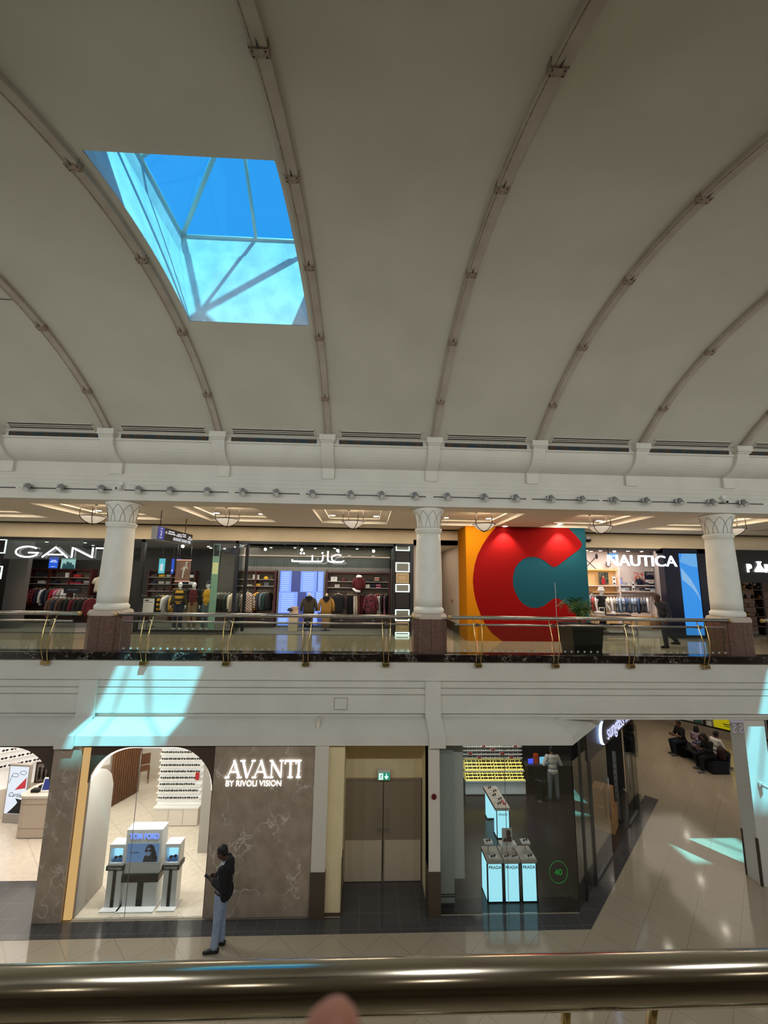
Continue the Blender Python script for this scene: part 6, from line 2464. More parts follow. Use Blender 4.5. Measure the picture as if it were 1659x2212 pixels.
# second menswear shop
nwhite = pmat('nautic_white', (226, 214, 206), .7)
nwood = pmat('nautic_wood', (214, 176, 122), .6, c2=(200, 160, 106), scale=5, stretch=(6, 6, .6))
navyl = pmat('navy_gloss', (10, 14, 40), .2)
struct(MB().box(7.6, 14.2, 19.8, 20, ZU, 9).build('wall_casual_back', nwhite))
struct(MB().box(7.5, 7.62, 15.5, 20, ZU, 9).build('wall_casual_left', nwhite))
m = MB()
m.add([(11.18, 15.5, ZU), (13.95, 19.8, ZU), (14.05, 19.8, ZU), (11.3, 15.45, ZU), (11.18, 15.5, 9), (13.95, 19.8, 9), (14.05, 19.8, 9), (11.3, 15.45, 9)], [(0, 1, 5, 4), (1, 2, 6, 5), (2, 3, 7, 6), (3, 0, 4, 7), (4, 5, 6, 7)])
struct(m.build('wall_casual_right', pmat('side_grey', (120, 112, 108), .6)))
struct(MB().box(7.6, 14.2, 15.6, 19.8, 8.6, 8.75).build('ceiling_casual', pmat('ceil_pale', (206, 194, 190), .7)))
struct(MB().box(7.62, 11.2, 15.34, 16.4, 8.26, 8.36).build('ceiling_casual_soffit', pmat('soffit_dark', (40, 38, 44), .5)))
area('casual_ceiling', (10.4, 17.8, 8.55), 4.0, 2.6, 200, (1, .9, .84))
struct(MB().box(11.16, 11.74, 15.2, 15.5, ZU, 8.33).build('wall_navy_pier', navyl))
struct(MB().box(12.48, 12.80, 15.18, 15.6, ZU, 8.33).build('wall_navy_edge', navyl))
struct(MB().box(12.80, 13.95, 15.25, 15.6, ZU, 8.33).build('wall_between_shops', warmwall))
struct(MB().box(11.16, 12.8, 15.18, 15.6, 8.16, 8.34).build('trim_12', navyl))
ns = thing('screen', 'tall bright blue advertising screen beside the casual shop entrance', 'screen', (12.11, 15.2, ZU))
MB().box(-.37, .37, 0, .3, .05, 3.14).build('housing', navyl, ns)
MB().box(-.345, .345, -.006, 0, .12, 3.10).build('display', emat('ad_blue', (40, 140, 226), 1.0), ns)
m = MB()
m.prism([(-.34, 2.80), (-.2, 3.10), (.345, 3.10), (.345, 2.6), (.1, 2.62)], -.009, -.006)
m.build('sky_print', emat('ad_pale', (96, 166, 226), 1.0), ns)
m = MB()
m.prism([(-.31, 2.58), (-.18, 2.40), (.02, 2.15), (.2, 1.8), (.32, 1.42), (.335, 1.32), (.22, 1.58), (.05, 1.82), (-.15, 2.0), (-.3, 2.12)], -.010, -.006)
m.build('cloth_print', emat('ad_cloth', (128, 178, 222), 1.0), ns)
tx = text('lettering', 'NAUTICA', .52, emat('sign_ice2', (240, 246, 255), 3.0), None, (0, 0, 0), extrude=.03, align='LEFT', sx=1.0, offset=.002)
sg = thing('shop_sign', 'lit white sign over the casual shop entrance by the blue screen', 'sign', (8.96, 15.2, 7.66))
tx.parent = sg
tx['w'] = 1
wd = max(v.co.x for v in tx.data.vertices)
tx.scale = (2.70 / wd, .40 / max(v.co.y for v in tx.data.vertices), 1)
for x, y in ((.1, 0.02), (2.6, .02)):
    MB().cyl((x, y, .38), (x, y, .66), .02, n=8).build('hanger_rod', navyl, sg)
bl_ = thing('blade_sign', 'small lit blue sign hanging behind the casual shop lettering', 'sign', (9.45, 15.6, 7.94))
MB().box(-.19, .19, -.03, .03, 0, .2).build('panel', emat('blade_blue', (60, 150, 226), 1.1), bl_)
MB().box(-.12, .12, -.034, -.03, .06, .14).build('print_line', emat('blade_pale', (200, 226, 250), 1.0), bl_)
MB().cyl((0, 0, .2), (0, 0, .34), .01, n=6).build('rod', navyl, bl_)
for k_, (x, y) in enumerate(((8.55, 15.8), (9.1, 15.8), (9.65, 15.8), (10.2, 15.8), (10.75, 15.8), (8.95, 16.2), (9.9, 16.2))):
    l_ = thing('downlight', 'small round downlight in the dark soffit of the casual shop', 'downlight', (x, y, 8.26), 0, 'downlights in the dark soffit')
    MB().cyl((0, 0, -.012), (0, 0, 0), .075, n=16).build('trim_ring', silver, l_)
    MB().cyl((0, 0, -.016), (0, 0, -.012), .06, n=16).build('lamp', lampwhite, l_)
# back shelving of the casual shop
r = thing('shelving_bay', 'pale wooden wall bay at the left of the casual shop', 'shelving', (11.0, 19.75, zf))
MB().box(-1.1, .95, -.06, 0, 0, 2.55).build('back_panel', nwood, r)
MB().box(-1.1, .95, -.36, -.06, 1.80, 1.84).build('shelf', nwhite, r)
MB().box(-1.1, .95, -.36, -.06, 1.50, 1.53).build('shelf', nwood, r)
MB().box(-1.1, .95, -.3, -.06, 2.55, 2.60).build('cove_light', emat('cove_gold', (255, 200, 120), 1.4), r)
r = thing('shelving_bay', 'white wall bay with posters at the right of the casual shop', 'shelving', (12.9, 19.75, zf))
MB().box(-.9, .95, -.05, 0, 0, 2.75).build('back_panel', nwhite, r)
for z in (1.55, 1.83):
    MB().box(-.9, .95, -.36, -.05, z, z + .05).build('shelf', nwhite, r)
for x in (-.9, .95):
    MB().box(x - .03, x + .03, -.36, 0, 0, 2.7).build('upright', nwhite, r)
MB().tube([(-.9, -.3, 1.42), (.95, -.3, 1.42)], .014, 8).build('hanging_rail', silver, r)
MB().box(-.9, .95, -.4, 0, 0, .42).build('base_cabinet', nwood, r)
pc = [(11.25, 2.02, .46, .58, 'photo poster of a person in red on the pale wooden bay'), (12.98, 1.90, .52, .72, 'photo poster of seated people on the white bay')]
for x, z, w, h, lab in pc:
    p = thing('poster', lab, 'poster', (x, 19.42, zf + z - .14))
    MB().box(-w / 2, w / 2, 0, .02, 0, h).build('sheet', pmat('photo_dark' if x < 12 else 'photo_red', (36, 38, 30) if x < 12 else (196, 186, 180), .6, c2=(90, 90, 70) if x < 12 else (200, 60, 36), scale=9, lo=.45, hi=.6), p)
    m = MB()
    for cx_, hh in (((-.02, .4),) if x < 12 else ((-.12, .5), (.02, .54), (.14, .46))):
        m.prism([(cx_ - .1, .02), (cx_ + .1, .02), (cx_ + .06, hh * .8), (cx_ - .06, hh * .8)], -.004, 0)
    m.build('figure_print', C_RED if x < 12 else C_NAVY, p)
    m = MB()
    for cx_, hh in (((-.02, .4),) if x < 12 else ((-.12, .5), (.02, .54), (.14, .46))):
        m.prism([(cx_ + .045 * math.cos(a), hh * .9 + .06 * math.sin(a)) for a in [2 * PI * q / 10 for q in range(10)]], -.005, 0)
    m.build('face_print', pmat('face_tan', (170, 120, 90), .7), p)
p = thing('promo_panel', 'navy and white promotion panel beside the poster of seated people', 'sign', (13.52, 19.4, zf + 1.76))
MB().box(-.26, .3, 0, .02, 0, .76).build('board', pmat('promo_navy', (26, 26, 48), .5), p)
MB().box(-.26, .3, -.004, 0, .22, .38).build('white_band', papr, p)
text('lettering', 'SPECIAL\nOFFER', .15, papr, p, (.02, -.003, .60), extrude=.001)
text('lettering', 'HALF', .12, pmat('promo_wine', (150, 40, 50), .6), p, (.02, -.006, .26), extrude=.001)
sc2 = thing('screen', 'small lit frame between the two wall bays of the casual shop', 'screen', (12.08, 19.5, zf + 1.86))
MB().box(-.13, .13, 0, .05, 0, .36).build('bezel', pmat('frame_tan', (196, 150, 110), .5), sc2)
MB().box(-.1, .1, -.004, 0, .03, .33).build('display', emat('frame_blue', (150, 166, 226), .9), sc2)
for x, z, h, lab in ((11.72, 1.84, .42, 'tall white price card on the wooden bay'), (10.3, 1.53, .42, 'tall white price card at the left end of the wooden bay'), (12.63, 1.60, .42, 'tall white price card on the white bay shelf')):
    signcard((x, 19.38, zf + z), .14, h, lab, 0, ((.62, .6, .18), (.12, .6, .18)))
kk = 0
for z, xs_ in ((1.60, (12.15, 12.35, 12.85, 13.1, 13.35, 13.6)), (1.88, (12.3, 12.75, 13.3, 13.55))):
    for x in xs_:
        for k_ in range(2):
            c = (C_WHITE, C_LBLUE, C_STONE, C_GREY, C_NAVY)[(kk + k_) % 5]
            folded((x, 19.5, zf + z + k_ * .07), .2, .22, .066, c, 'folded shirts on the %s shelf of the white bay' % ('lower' if z < 1.7 else 'upper'), 'folded shirts on the %s white shelf' % ('lower' if z < 1.7 else 'upper'))
        kk += 1
wr_ = [C_RED, C_WHITE, C_BLACK, C_PINK, C_WHITE, C_CREAM, C_WHITE, C_STONE, P_STRIPE, C_LBLUE, P_STRIPE, C_BLUE, P_STRIPEB, C_LBLUE, P_STRIPE, C_BLUE, C_GREY, P_STRIPEB, C_WHITE]
wn_ = ['red', 'white', 'black', 'pink', 'white', 'cream', 'white', 'stone', 'blue striped', 'light blue', 'blue striped', 'blue', 'grey striped', 'light blue', 'blue striped', 'blue', 'grey', 'grey striped', 'white']
OR2 = ['first', 'second', 'third', 'fourth', 'fifth', 'sixth', 'seventh', 'eighth', 'ninth', 'tenth', 'eleventh', 'twelfth', 'thirteenth', 'fourteenth', 'fifteenth', 'sixteenth', 'seventeenth', 'eighteenth', 'nineteenth']
fr_ = thing('clothes_rack', 'long pale clothes rack across the casual shop', 'clothes rack', (11.05, 17.9, zf))
for s in (-1.35, 1.35):
    MB().tube([(s, 0, .02), (s, 0, 1.42)], .014, 8).build('upright', silver, fr_)
    MB().box(s - .02, s + .02, -.25, .25, 0, .03).build('foot', silver, fr_)
MB().tube([(-1.35, 0, 1.42), (1.35, 0, 1.42)], .014, 8).build('hanging_rail', silver, fr_)
for k_, c in enumerate(wr_):
    garment('tee' if k_ % 3 else 'shirt', (9.82 + k_ * .135, 17.9, zf + 1.41), 1.0 + random.uniform(-.1, .1), c, '%s shirt, %s from the left on the long casual shop rack' % (wn_[k_], OR2[k_]), 'shirts on the long casual shop rack', .95)
floor_rack('black clothes rack behind the hatted mannequin', 9.35, 18.4, .75, 1.55)
for k_, (c, nm) in enumerate(((C_DGREY, 'dark grey'), (C_RED, 'red'), (P_STRIPEB, 'grey striped'), (C_BLACK, 'black'), (C_BROWN, 'brown'), (C_BROWN, 'brown'), (C_GREY, 'grey'))):
    garment('shirt', (8.75 + k_ * .22, 18.4, zf + 1.54), .7, c, '%s shirt, %s on the rack behind the hatted mannequin' % (nm, OR2[k_]), None, 1.0)
mq = person('white mannequin in black sleeveless dress and white bucket hat in the casual shop', (9.62, 16.9, zf), -PI / 2 + .3, dict(MP, elL=(-.02, .25, 1.14), wrL=(.1, .32, .92)), .98, mannq, C_BLACK, C_BLACK, None, None, 0, .05, .015, 'mannequin', 'mannequin', female=True)
ht = thing('bucket_hat', 'white bucket hat on the mannequin in the casual shop', 'hat', (9.63, 16.88, zf + 1.66))
MB().lathe([(.16, -.03), (.165, -.02), (.11, .03), (.105, .08), (.09, .12), (.03, .13)], 20).build('crown_and_brim', C_WHITE, ht)
tbl = thing('display_table', 'grey metal display table in front of the hatted mannequin', 'table', (9.62, 16.35, zf))
MB().box(-.8, .8, -.45, .45, .66, .70).build('tabletop', pmat('table_wood', (150, 124, 98), .5), tbl)
for x in (-.78, .78):
    for y in (-.42, .42):
        MB().box(x - .02, x + .02, y - .02, y + .02, 0, .66).build('leg', silver, tbl)
MB().box(-.78, .78, -.42, .42, .24, .27).build('lower_shelf', pmat('table_wood', (150, 124, 98), .5), tbl)
for k_ in range(3):
    folded((9.08, 16.15, zf + .70 + k_ * .05), .32, .26, .048, (C_WHITE, C_STONE, C_WHITE)[k_], 'white folded shirt on the grey metal table, %s in its pile' % ORD[k_], None)
for k_, x in enumerate((9.5, 9.85, 10.15)):
    folded((x, 16.2, zf + .70), .3, .3, .05, C_BLACK if k_ else C_NAVY, 'dark folded shirt on the grey metal table, %s from the left' % OR2[k_], None)
for k_, x in enumerate((9.2, 9.7, 10.1)):
    folded((x, 16.15, zf + .27), .34, .3, .12, (C_NAVY, C_BLACK, C_DGREY)[k_], 'dark folded clothes on the lower shelf of the metal table, %s from the left' % OR2[k_], None)
cap((9.62, 16.12, zf + .75), .5, C_WHITE, 'white cap on the grey metal display table')
signcard((9.33, 16.4, zf + .70), .22, .3, 'grey framed card standing on the metal display table', 0, ((.1, .8, .8),))
deco = thing('wall_decor', 'pair of crossed dark oars on the pale casual shop wall', 'decoration', (10.7, 19.55, 7.95))
for s in (-1, 1):
    MB().tube([(-s * .32, 0, -.32), (s * .3, -.02 * s, .28)], .018, 8).build('shaft', ink, deco)
    MB().ell((s * .34, -.02 * s, .32), .07, .02, .13, 10, 8, ).build('blade', ink, deco)
fl = thing('wall_decor', 'small dark ship-wheel ornament on the pale casual shop wall', 'decoration', (11.62, 19.6, 7.9))
MB().tube([(.11 * math.cos(a), 0, .11 * math.sin(a)) for a in [2 * PI * k_ / 14 for k_ in range(14)]], .016, 6, True).build('rim', ink, fl)
m = MB()
for k_ in range(4):
    a = k_ * PI / 4
    m.tube([(-.17 * math.cos(a), 0, -.17 * math.sin(a)), (.17 * math.cos(a), 0, .17 * math.sin(a))], .01, 5)
m.build('spoke', ink, fl)

# perfume shop at the right photo edge
struct(MB().box(13.95, 20, 18.0, 18.2, ZU, 9).build('wall_perfume_back', pmat('perf_back', (120, 98, 84), .7)))
struct(MB().box(13.95, 20, 15.32, 18.0, ZU, ZU + .01).build('floor_perfume', shopgrey))
struct(MB().box(13.95, 20, 15.6, 18, 8.5, 8.6).build('ceiling_perfume', darkin))
area('perfume_ceiling', (15.6, 16.8, 8.4), 2.5, 1.5, 26, WARM)
m = MB()
m.box(13.95, 14.1, 15.2, 15.5, ZU, 8.33)
m.box(14.1, 20, 15.2, 15.34, 7.1, 8.33)
struct(m.build('trim_13', black))
sg = thing('shop_sign', 'lit white lettering with flask shape at the right photo edge', 'sign', (14.36, 15.18, 7.50))
text('letter', 'P', .42, signwhite, sg, (0, 0, 0), extrude=.02, align='LEFT', offset=.014, sx=.85)
MB().prism([(.30, 0), (.66, 0), (.68, .05), (.54, .26), (.55, .34), (.58, .36), (.58, .40), (.40, .40), (.40, .36), (.43, .34), (.43, .26), (.28, .05)], -.03, 0).build('flask_letter', signwhite, sg)
text('letter', 'R', .42, signwhite, sg, (.70, 0, 0), extrude=.02, align='LEFT', offset=.014, sx=.85)
text('letter', 'F', .42, signwhite, sg, (1.02, 0, 0), extrude=.02, align='LEFT', offset=.014, sx=.85)
r = thing('shelving_bay', 'dark wooden shelves of jars and bottles in the shop at the right edge', 'shelving', (15.6, 16.3, zf))
for x in (-1.2, -.6, .3, 1.2):
    MB().box(x - .04, x + .04, -.04, .3, 0, 2.4).build('upright', blackgloss, r)
for z in (.35, .72, 1.08, 1.42, 1.78):
    MB().box(-1.2, 1.2, -.05, .3, z - .03, z).build('shelf', pmat('perf_wood', (92, 58, 40), .5), r)
goldj = pmat('jar_gold', (170, 120, 60), .2, metal=.8)
darkj = pmat('jar_dark', (24, 18, 16), .25)


def jar(x, z, s, mt, label):
    j = thing('perfume_jar', label, 'jar', (x, 16.35, zf + z))
    MB().lathe([(.05 * s, 0), (.11 * s, .04 * s), (.13 * s, .12 * s), (.10 * s, .21 * s), (.035 * s, .26 * s), (.03 * s, .31 * s)], 20).build('body', mt, j)
    MB().lathe([(.035 * s, .30 * s), (.04 * s, .32 * s), (.028 * s, .36 * s), (.012 * s, .38 * s)], 14).build('stopper', darkj, j)


jar(15.12, 1.78, 1.1, goldj, 'round golden jar on the top shelf at the right photo edge')
jar(15.45, 1.78, 1.0, darkj, 'dark jar right of the round golden jar')
jar(15.75, 1.78, .9, darkj, 'dark jar, second right of the golden jar')
for k_ in range(5):
    jar(14.65 + k_ * .3, 1.42, .5, (darkj, goldj, darkj, darkj, goldj)[k_], 'small jar on the second shelf at the right edge, %s from the left' % OR2[k_])
for k_ in range(4):
    jar(14.7 + k_ * .32, 1.08, .42, (goldj, darkj)[k_ % 2], 'small jar on the third shelf at the right edge, %s from the left' % OR2[k_])
for k_ in range(3):
    jar(14.85 + k_ * .4, .72, .5, (darkj, goldj)[k_ % 2], 'small jar on the fourth shelf at the right edge, %s from the left' % OR2[k_])

# ================================================================ gallery fixtures
trk = pmat('track_dark', (44, 40, 36), .5)
headm = pmat('spot_grey', (150, 152, 156), .35, metal=.4)
SPX = [-8.48, -7.66, -6.71, -5.80, -4.98, -4.08, -3.20, -2.35, -1.45, -.47, .34, 1.19, 2.04, 3.0, 3.83, 4.75, 5.60, 6.44, 7.32, 8.23, 9.10, 9.97]
for i, (a, b) in enumerate(((-10.4, -8.8), (-8.6, -6.45), (-6.15, -3.55), (-3.4, -1.75), (-1.6, .30), (.45, 1.5), (1.7, 4.15), (4.3, 6.1), (6.2, 8.4), (8.5, 10.6))):
    t = thing('light_track', 'thin dark lighting track on the beam, %s length from the left' % OR2[i], 'track', ((a + b) / 2, 10.49, 9.155), 0, 'lighting tracks on the beam')
    MB().box(-(b - a) / 2, (b - a) / 2, -.014, .01, -.011, .011).build('rail', trk, t)
    MB().box((b - a) / 2, (b - a) / 2 + .07, -.018, .01, -.018, .018).build('end_feed', whitepl, t)
sp0 = None
for i, x in enumerate(SPX):
    yaw_ = .15 - .5 * (x + 8) / 18 + random.uniform(-.15, .15)
    lab = 'grey adjustable spotlight on the beam track, %d%s from the left' % (i + 1, {1: 'st', 2: 'nd', 3: 'rd'}.get((i + 1) % 10 if i + 1 not in (11, 12, 13) else 0, 'th'))
    if sp0 is None:
        sp0 = thing('track_spotlight', lab, 'spotlight', (x, 10.47, 9.155), yaw_, 'spotlights along the beam track')
        MB().box(-.075, .045, -.10, 0, -.03, .085).build('gear_box', headm, sp0, bevel=.008)
        MB().box(-.085, -.07, -.02, .02, -.06, .06).build('adaptor', whitepl, sp0)
        h = MB().cyl((.02, -.07, .05), (.05, -.20, -.07), .062, .066, n=18).build('lamp_head', headm, sp0)
        MB().cyl((.05, -.20, -.07), (.0515, -.2065, -.076), .056, n=18).build('lens', pmat('spot_lens', (206, 206, 200), .2), h)
    else:
        dup(sp0, (x, 10.47, 9.155), yaw_, lab)
for x, lab in ((-6.22, 'white security camera among the beam spotlights, above the leftmost column'), (9.47, 'white security camera among the beam spotlights, above the rightmost column')):
    c = thing('security_camera', lab, 'camera', (x, 10.46, 9.26))
    MB().box(-.05, .05, -.06, .02, 0, .09).build('mount', whitepl, c, bevel=.006)
    MB().tube([(0, -.04, 0), (0, -.05, -.07)], .014, 8).build('arm', whitepl, c)
    h = MB().cyl((.03, -.02, -.06), (-.03, -.16, -.10), .036, .042, n=16).build('housing', whitepl, c)
    MB().cyl((-.03, -.16, -.10), (-.032, -.165, -.1015), .03, n=14).build('lens', blackgloss, h)

# pendant bowls
bronze = pmat('pendant_bronze', (52, 38, 30), .4, metal=.6)
bowlm = pmat('bowl_glass', (232, 224, 212), .35, emit=.32, ecol=(255, 236, 210))
pn0 = None
for i, x in enumerate((-7.95, -4.12, -.43, 3.5, 7.08, 11.25)):
    lab = 'hanging bowl lamp of pale glass in dark straps, %s from the left' % OR2[i]
    if pn0 is None:
        pn0 = thing('pendant_lamp', lab, 'pendant lamp', (x, 12.2, 8.70), 0, 'bowl lamps along the gallery ceiling')
        R_ = .33
        MB().tube([(R_ * math.cos(a), R_ * math.sin(a), 0) for a in [2 * PI * k_ / 32 for k_ in range(32)]], .014, 8, True).build('rim_ring', bronze, pn0)
        MB().lathe([(.02, -.20), (.10, -.185), (.19, -.14), (.26, -.08), (.31, -.01), (.30, 0.0), (.25, -.07), (.18, -.125), (.09, -.165), (.015, -.18)], 32).build('glass_bowl', bowlm, pn0)
        for k_ in range(4):
            a = PI / 4 * 0.6 + k_ * PI / 2
            c_, s_ = math.cos(a), math.sin(a)
            MB().tube([(R_ * c_, R_ * s_, 0), (.27 * c_, .27 * s_, -.085), (.19 * c_, .19 * s_, -.15), (.1 * c_, .1 * s_, -.197), (0, 0, -.212)], .010, 6).build('strap', bronze, pn0)
            rd = MB().tube([(R_ * c_, R_ * s_, 0), (R_ * c_, R_ * s_, .40)], .010, 8).build('hanging_rod', bronze, pn0)
            MB().lathe([(.04, .385), (.03, .40), (.012, .405)], 12, (R_ * c_, R_ * s_, 0)).build('ceiling_cap', bronze, rd)
        MB().ell((0, 0, -.222), .03, .03, .02, 10, 8).build('finial', bronze, pn0)
    else:
        dup(pn0, (x, 12.2, 8.70), 0, lab)

# recessed downlights in and between the trays
di = 0
dl0 = None
for t in trays:
    if t < -13 or t > 13.5:
        continue
    for sx in (-.72, .72):
        for y in (13.55, 11.9):
            x = t + sx
            lab = 'recessed round downlight in a gallery ceiling tray'
            if dl0 is None:
                dl0 = thing('downlight', lab, 'downlight', (x, y, ZC + .195), 0, 'downlights in the gallery ceiling trays')
                MB().lathe([(.105, -.012), (.11, -.006), (.10, 0.0)], 22).build('trim_ring', whitepl, dl0)
                MB().cyl((0, 0, -.018), (0, 0, -.011), .085, n=20).build('lamp', lampwhite, dl0)
            else:
                dup(dl0, (x, y, ZC + .195), 0, lab)
    area('tray_light', (t, 12.75, ZC + .17), 1.5, 1.9, 85, WARM)
for nm, x in (('mural_spot', 4.73), ('mural_spot', 6.67)):
    d = bpy.data.lights.new(nm, 'SPOT')
    d.energy = 190
    d.color = (1, .86, .7)
    d.spot_size = math.radians(96)
    d.spot_blend = .6
    d.shadow_soft_size = .05
    o = bpy.data.objects.new(nm, d)
    o.location = (x, 13.86, 8.86)
    o.rotation_euler = Vector((0, .10, -1)).to_track_quat('-Z', 'Y').to_euler()
    COL.objects.link(o)
    l_ = thing('downlight', 'bright downlight washing the painted wall, %s the middle of its red letter' % ('left of' if x < 5 else 'right of'), 'downlight', (x, 13.95, ZC + (0 if x < 5 else .12)))
    MB().lathe([(.105, -.012), (.11, -.006), (.10, 0.0)], 22).build('trim_ring', whitepl, l_)
    MB().cyl((0, 0, -.016), (0, 0, -.010), .085, n=20).build('lamp', lampwhite, l_)
# downlights of the near gallery ceiling (mirrored in the handrail)
for i, x in enumerate((-3.4, -1.4, .5, 2.3, 4.2)):
    l_ = thing('downlight', 'downlight of the near gallery ceiling above the photographer', 'downlight', (x, -1.2, ZC), 0, 'downlights above the near gallery')
    MB().cyl((0, 0, -.02), (0, 0, 0), .12, n=18).build('lamp', lampwhite, l_)
# downlights in the ground floor corridor ceiling
for i, (x, y) in enumerate(((8.2, 11.6), (10.6, 12.4), (9.3, 14.0), (11.6, 14.6), (10.4, 16.6), (12.6, 16.8), (11.8, 19.0), (14.2, 19.5), (7.0, 11.2), (13.5, 13.5))):
    l_ = thing('downlight', 'round downlight in the ground floor corridor ceiling', 'downlight', (x, y, 3.80), 0, 'downlights in the corridor ceiling')
    MB().cyl((0, 0, -.02), (0, 0, 0), .09, n=18).build('lamp', lampwhite, l_)

# wayfinding sign seen along its face
ws = thing('wayfinding_sign', 'black hanging wayfinding sign with blue level panel beside the leftmost column', 'sign', (-5.88, 11.8, 8.05), PI / 2)
signblack = pmat('sign_black', (12, 12, 18), .35)
MB().box(0, 2.3, 0, .17, 0, .36).build('housing', pmat('sign_grey', (170, 172, 176), .4), ws)
MB().box(.0, 2.3, -.012, 0, 0, .36).build('face_panel', signblack, ws)
MB().box(.0, .36, -.016, -.012, 0, .36).build('level_panel', emat('level_blue', (34, 42, 140), .9), ws)
sw = emat('wayfinding_white', (225, 228, 236), .9)
text('numeral', '2', .19, sw, ws, (.17, -.018, .12), extrude=.001, offset=.003)
text('lettering', 'LEVEL', .055, sw, ws, (.17, -.018, .04), extrude=.001)
m = MB()
stroke(m, (.11, .30), (.24, .315), .012, -.018, -.016)
stroke(m, (.20, .32), (.23, .30), .012, -.018, -.016)
for x0, x1, z in ((.62, .98, .265), (.60, 1.08, .205), (1.20, 1.44, .245), (1.12, 1.46, .19), (1.56, 1.80, .275), (1.56, 1.84, .215), (2.02, 2.18, .235), (1.95, 2.2, .175)):
    x = x0
    while x < x1 - .01:
        w = random.uniform(.03, .06)
        m.box(x, min(x + w, x1), -.015, -.012, z, z + random.choice((.032, .04)))
        x += w + .012
m.build('direction_print', sw, ws)
m = MB()
m.box(1.495, 1.505, -.015, -.012, .04, .31)
for x, z in ((.48, .2), (2.24, .16)):
    stroke(m, (x - .05, z), (x, z + .07), .02, -.015, -.012)
    stroke(m, (x, z + .07), (x + .05, z), .02, -.015, -.012)
m.build('arrow_print', sw, ws)
for x in (1.00, 1.13, 1.26, 1.39, 1.60, 1.73, 1.86, 2.02, 2.14):
    p = MB().prism([(x + .052 * math.cos(a), .095 + .052 * math.sin(a)) for a in [2 * PI * q / 18 for q in range(18)]], -.015, -.012).build('icon_disc', sw, ws)
    q_ = MB()
    q_.box(x - .012, x + .012, -.018, -.015, .065, .105)
    q_.prism([(x + .012 * math.cos(a), .120 + .012 * math.sin(a)) for a in [2 * PI * q / 8 for q in range(8)]], -.018, -.015)
    q_.build('icon_print', signblack, p)
for x in (.28, 1.95):
    MB().cyl((x, .085, .36), (x, .085, .86), .012, n=8).build('hanging_rod', bronze, ws)

# potted palm by the railing
pl = thing('potted_palm', 'small palm in tapered black planter in front of the painted wall', 'plant', (5.92, 11.55, ZU))
v8 = [(s * .36, t * .36, 0) for s, t in ((-1, -1), (1, -1), (1, 1), (-1, 1))] + [(s * .44, t * .44, .85) for s, t in ((-1, -1), (1, -1), (1, 1), (-1, 1))]
v8 += [(s * .40, t * .40, .85) for s, t in ((-1, -1), (1, -1), (1, 1), (-1, 1))] + [(s * .39, t * .39, .78) for s, t in ((-1, -1), (1, -1), (1, 1), (-1, 1))]
f8 = [(3, 2, 1, 0), (12, 13, 14, 15)] + [(r_ * 4 + i, r_ * 4 + (i + 1) % 4, (r_ + 1) * 4 + (i + 1) % 4, (r_ + 1) * 4 + i) for r_ in range(3) for i in range(4)]
MB().add(v8, f8).build('planter', pmat('planter_black', (16, 16, 17), .45), pl, bevel=.008)
MB().box(-.39, .39, -.39, .39, .74, .80).build('soil', pmat('soil', (40, 28, 20), .95, bump=.6, bscale=30), pl)
leafm = pmat('palm_green', (38, 78, 36), .5, c2=(60, 104, 44), scale=12)
leafy = pmat('palm_yellow', (120, 128, 44), .5, c2=(150, 140, 60), scale=12)
stemm = pmat('palm_stem', (86, 96, 40), .6)
for k_ in range(14):
    a = k_ * 2.399 + .4
    reach = random.uniform(.32, .62)
    hgt = random.uniform(.45, .85)
    drop = random.uniform(.05, .3)
    pts = []
    for j in range(9):
        t = j / 8
        pts.append(Vector((math.cos(a) * reach * t ** 1.3, math.sin(a) * reach * t ** 1.3, .8 + hgt * math.sin(t * PI * .62) - drop * t ** 3)))
    st = MB().tube(pts, [.009 - .0007 * j for j in range(9)], 5).build('stem', stemm, pl)
    m = MB()
    for j in range(2, 9):
        for q in (0, .5):
            if j + q > 8:
                continue
            p = pts[j].lerp(pts[min(j + 1, 8)], q)
            d_ = (pts[j] - pts[j - 1]).normalized()
            sd_ = Vector((-math.sin(a), math.cos(a), 0))
            L_ = .22 * math.sin(PI * (.25 + .7 * (j + q) / 9)) + .04
            for s in (-1, 1):
                tip = p + (sd_ * s * .8 + d_ * .75 + Vector((0, 0, -.18))).normalized() * L_
                md_ = p.lerp(tip, .45) + Vector((0, 0, .012))
                w_ = d_ * .012
                m.add([p - w_, p + w_, md_ + w_ * 1.3, tip, md_ - w_ * 1.3], [(0, 1, 2, 4), (4, 2, 3)])
    m.build('frond_leaves', leafy if k_ % 6 == 2 else leafm, st, recalc=False)

dm_ = thing('dome_camera', 'black dome camera under the bulkhead right of the painted wall', 'camera', (8.31, 15.18, 8.60))
MB().box(-.06, .06, 0, .1, .0, .16).build('bracket', whitepl, dm_, bevel=.006)
MB().lathe([(.02, -.09), (.07, -.07), (.09, -.03), (.09, .0)], 18).build('dome', blackgloss, dm_)
MB().lathe([(.12, 0), (.13, .01), (.05, .03)], 18).build('cap', pmat('cap_dark', (70, 24, 26), .4), dm_)

wr2 = thing('support_wire', 'thin dark wire running from the vault rib out of the left photo edge', 'wire', (-6.38, 7.06, 11.93))
MB().tube([(0, 0, 0), (-2.4, 0, .02)], .006, 6).build('wire', trk, wr2)
MB().box(-.09, .0, -.02, .02, -.015, .03).build('end_clip', trk, wr2)

# ================================================================ people
jeanlight = pmat('denim_light', (150, 166, 190), .9, c2=(136, 152, 178), scale=10)
denim = pmat('denim_dark', (30, 36, 50), .9)
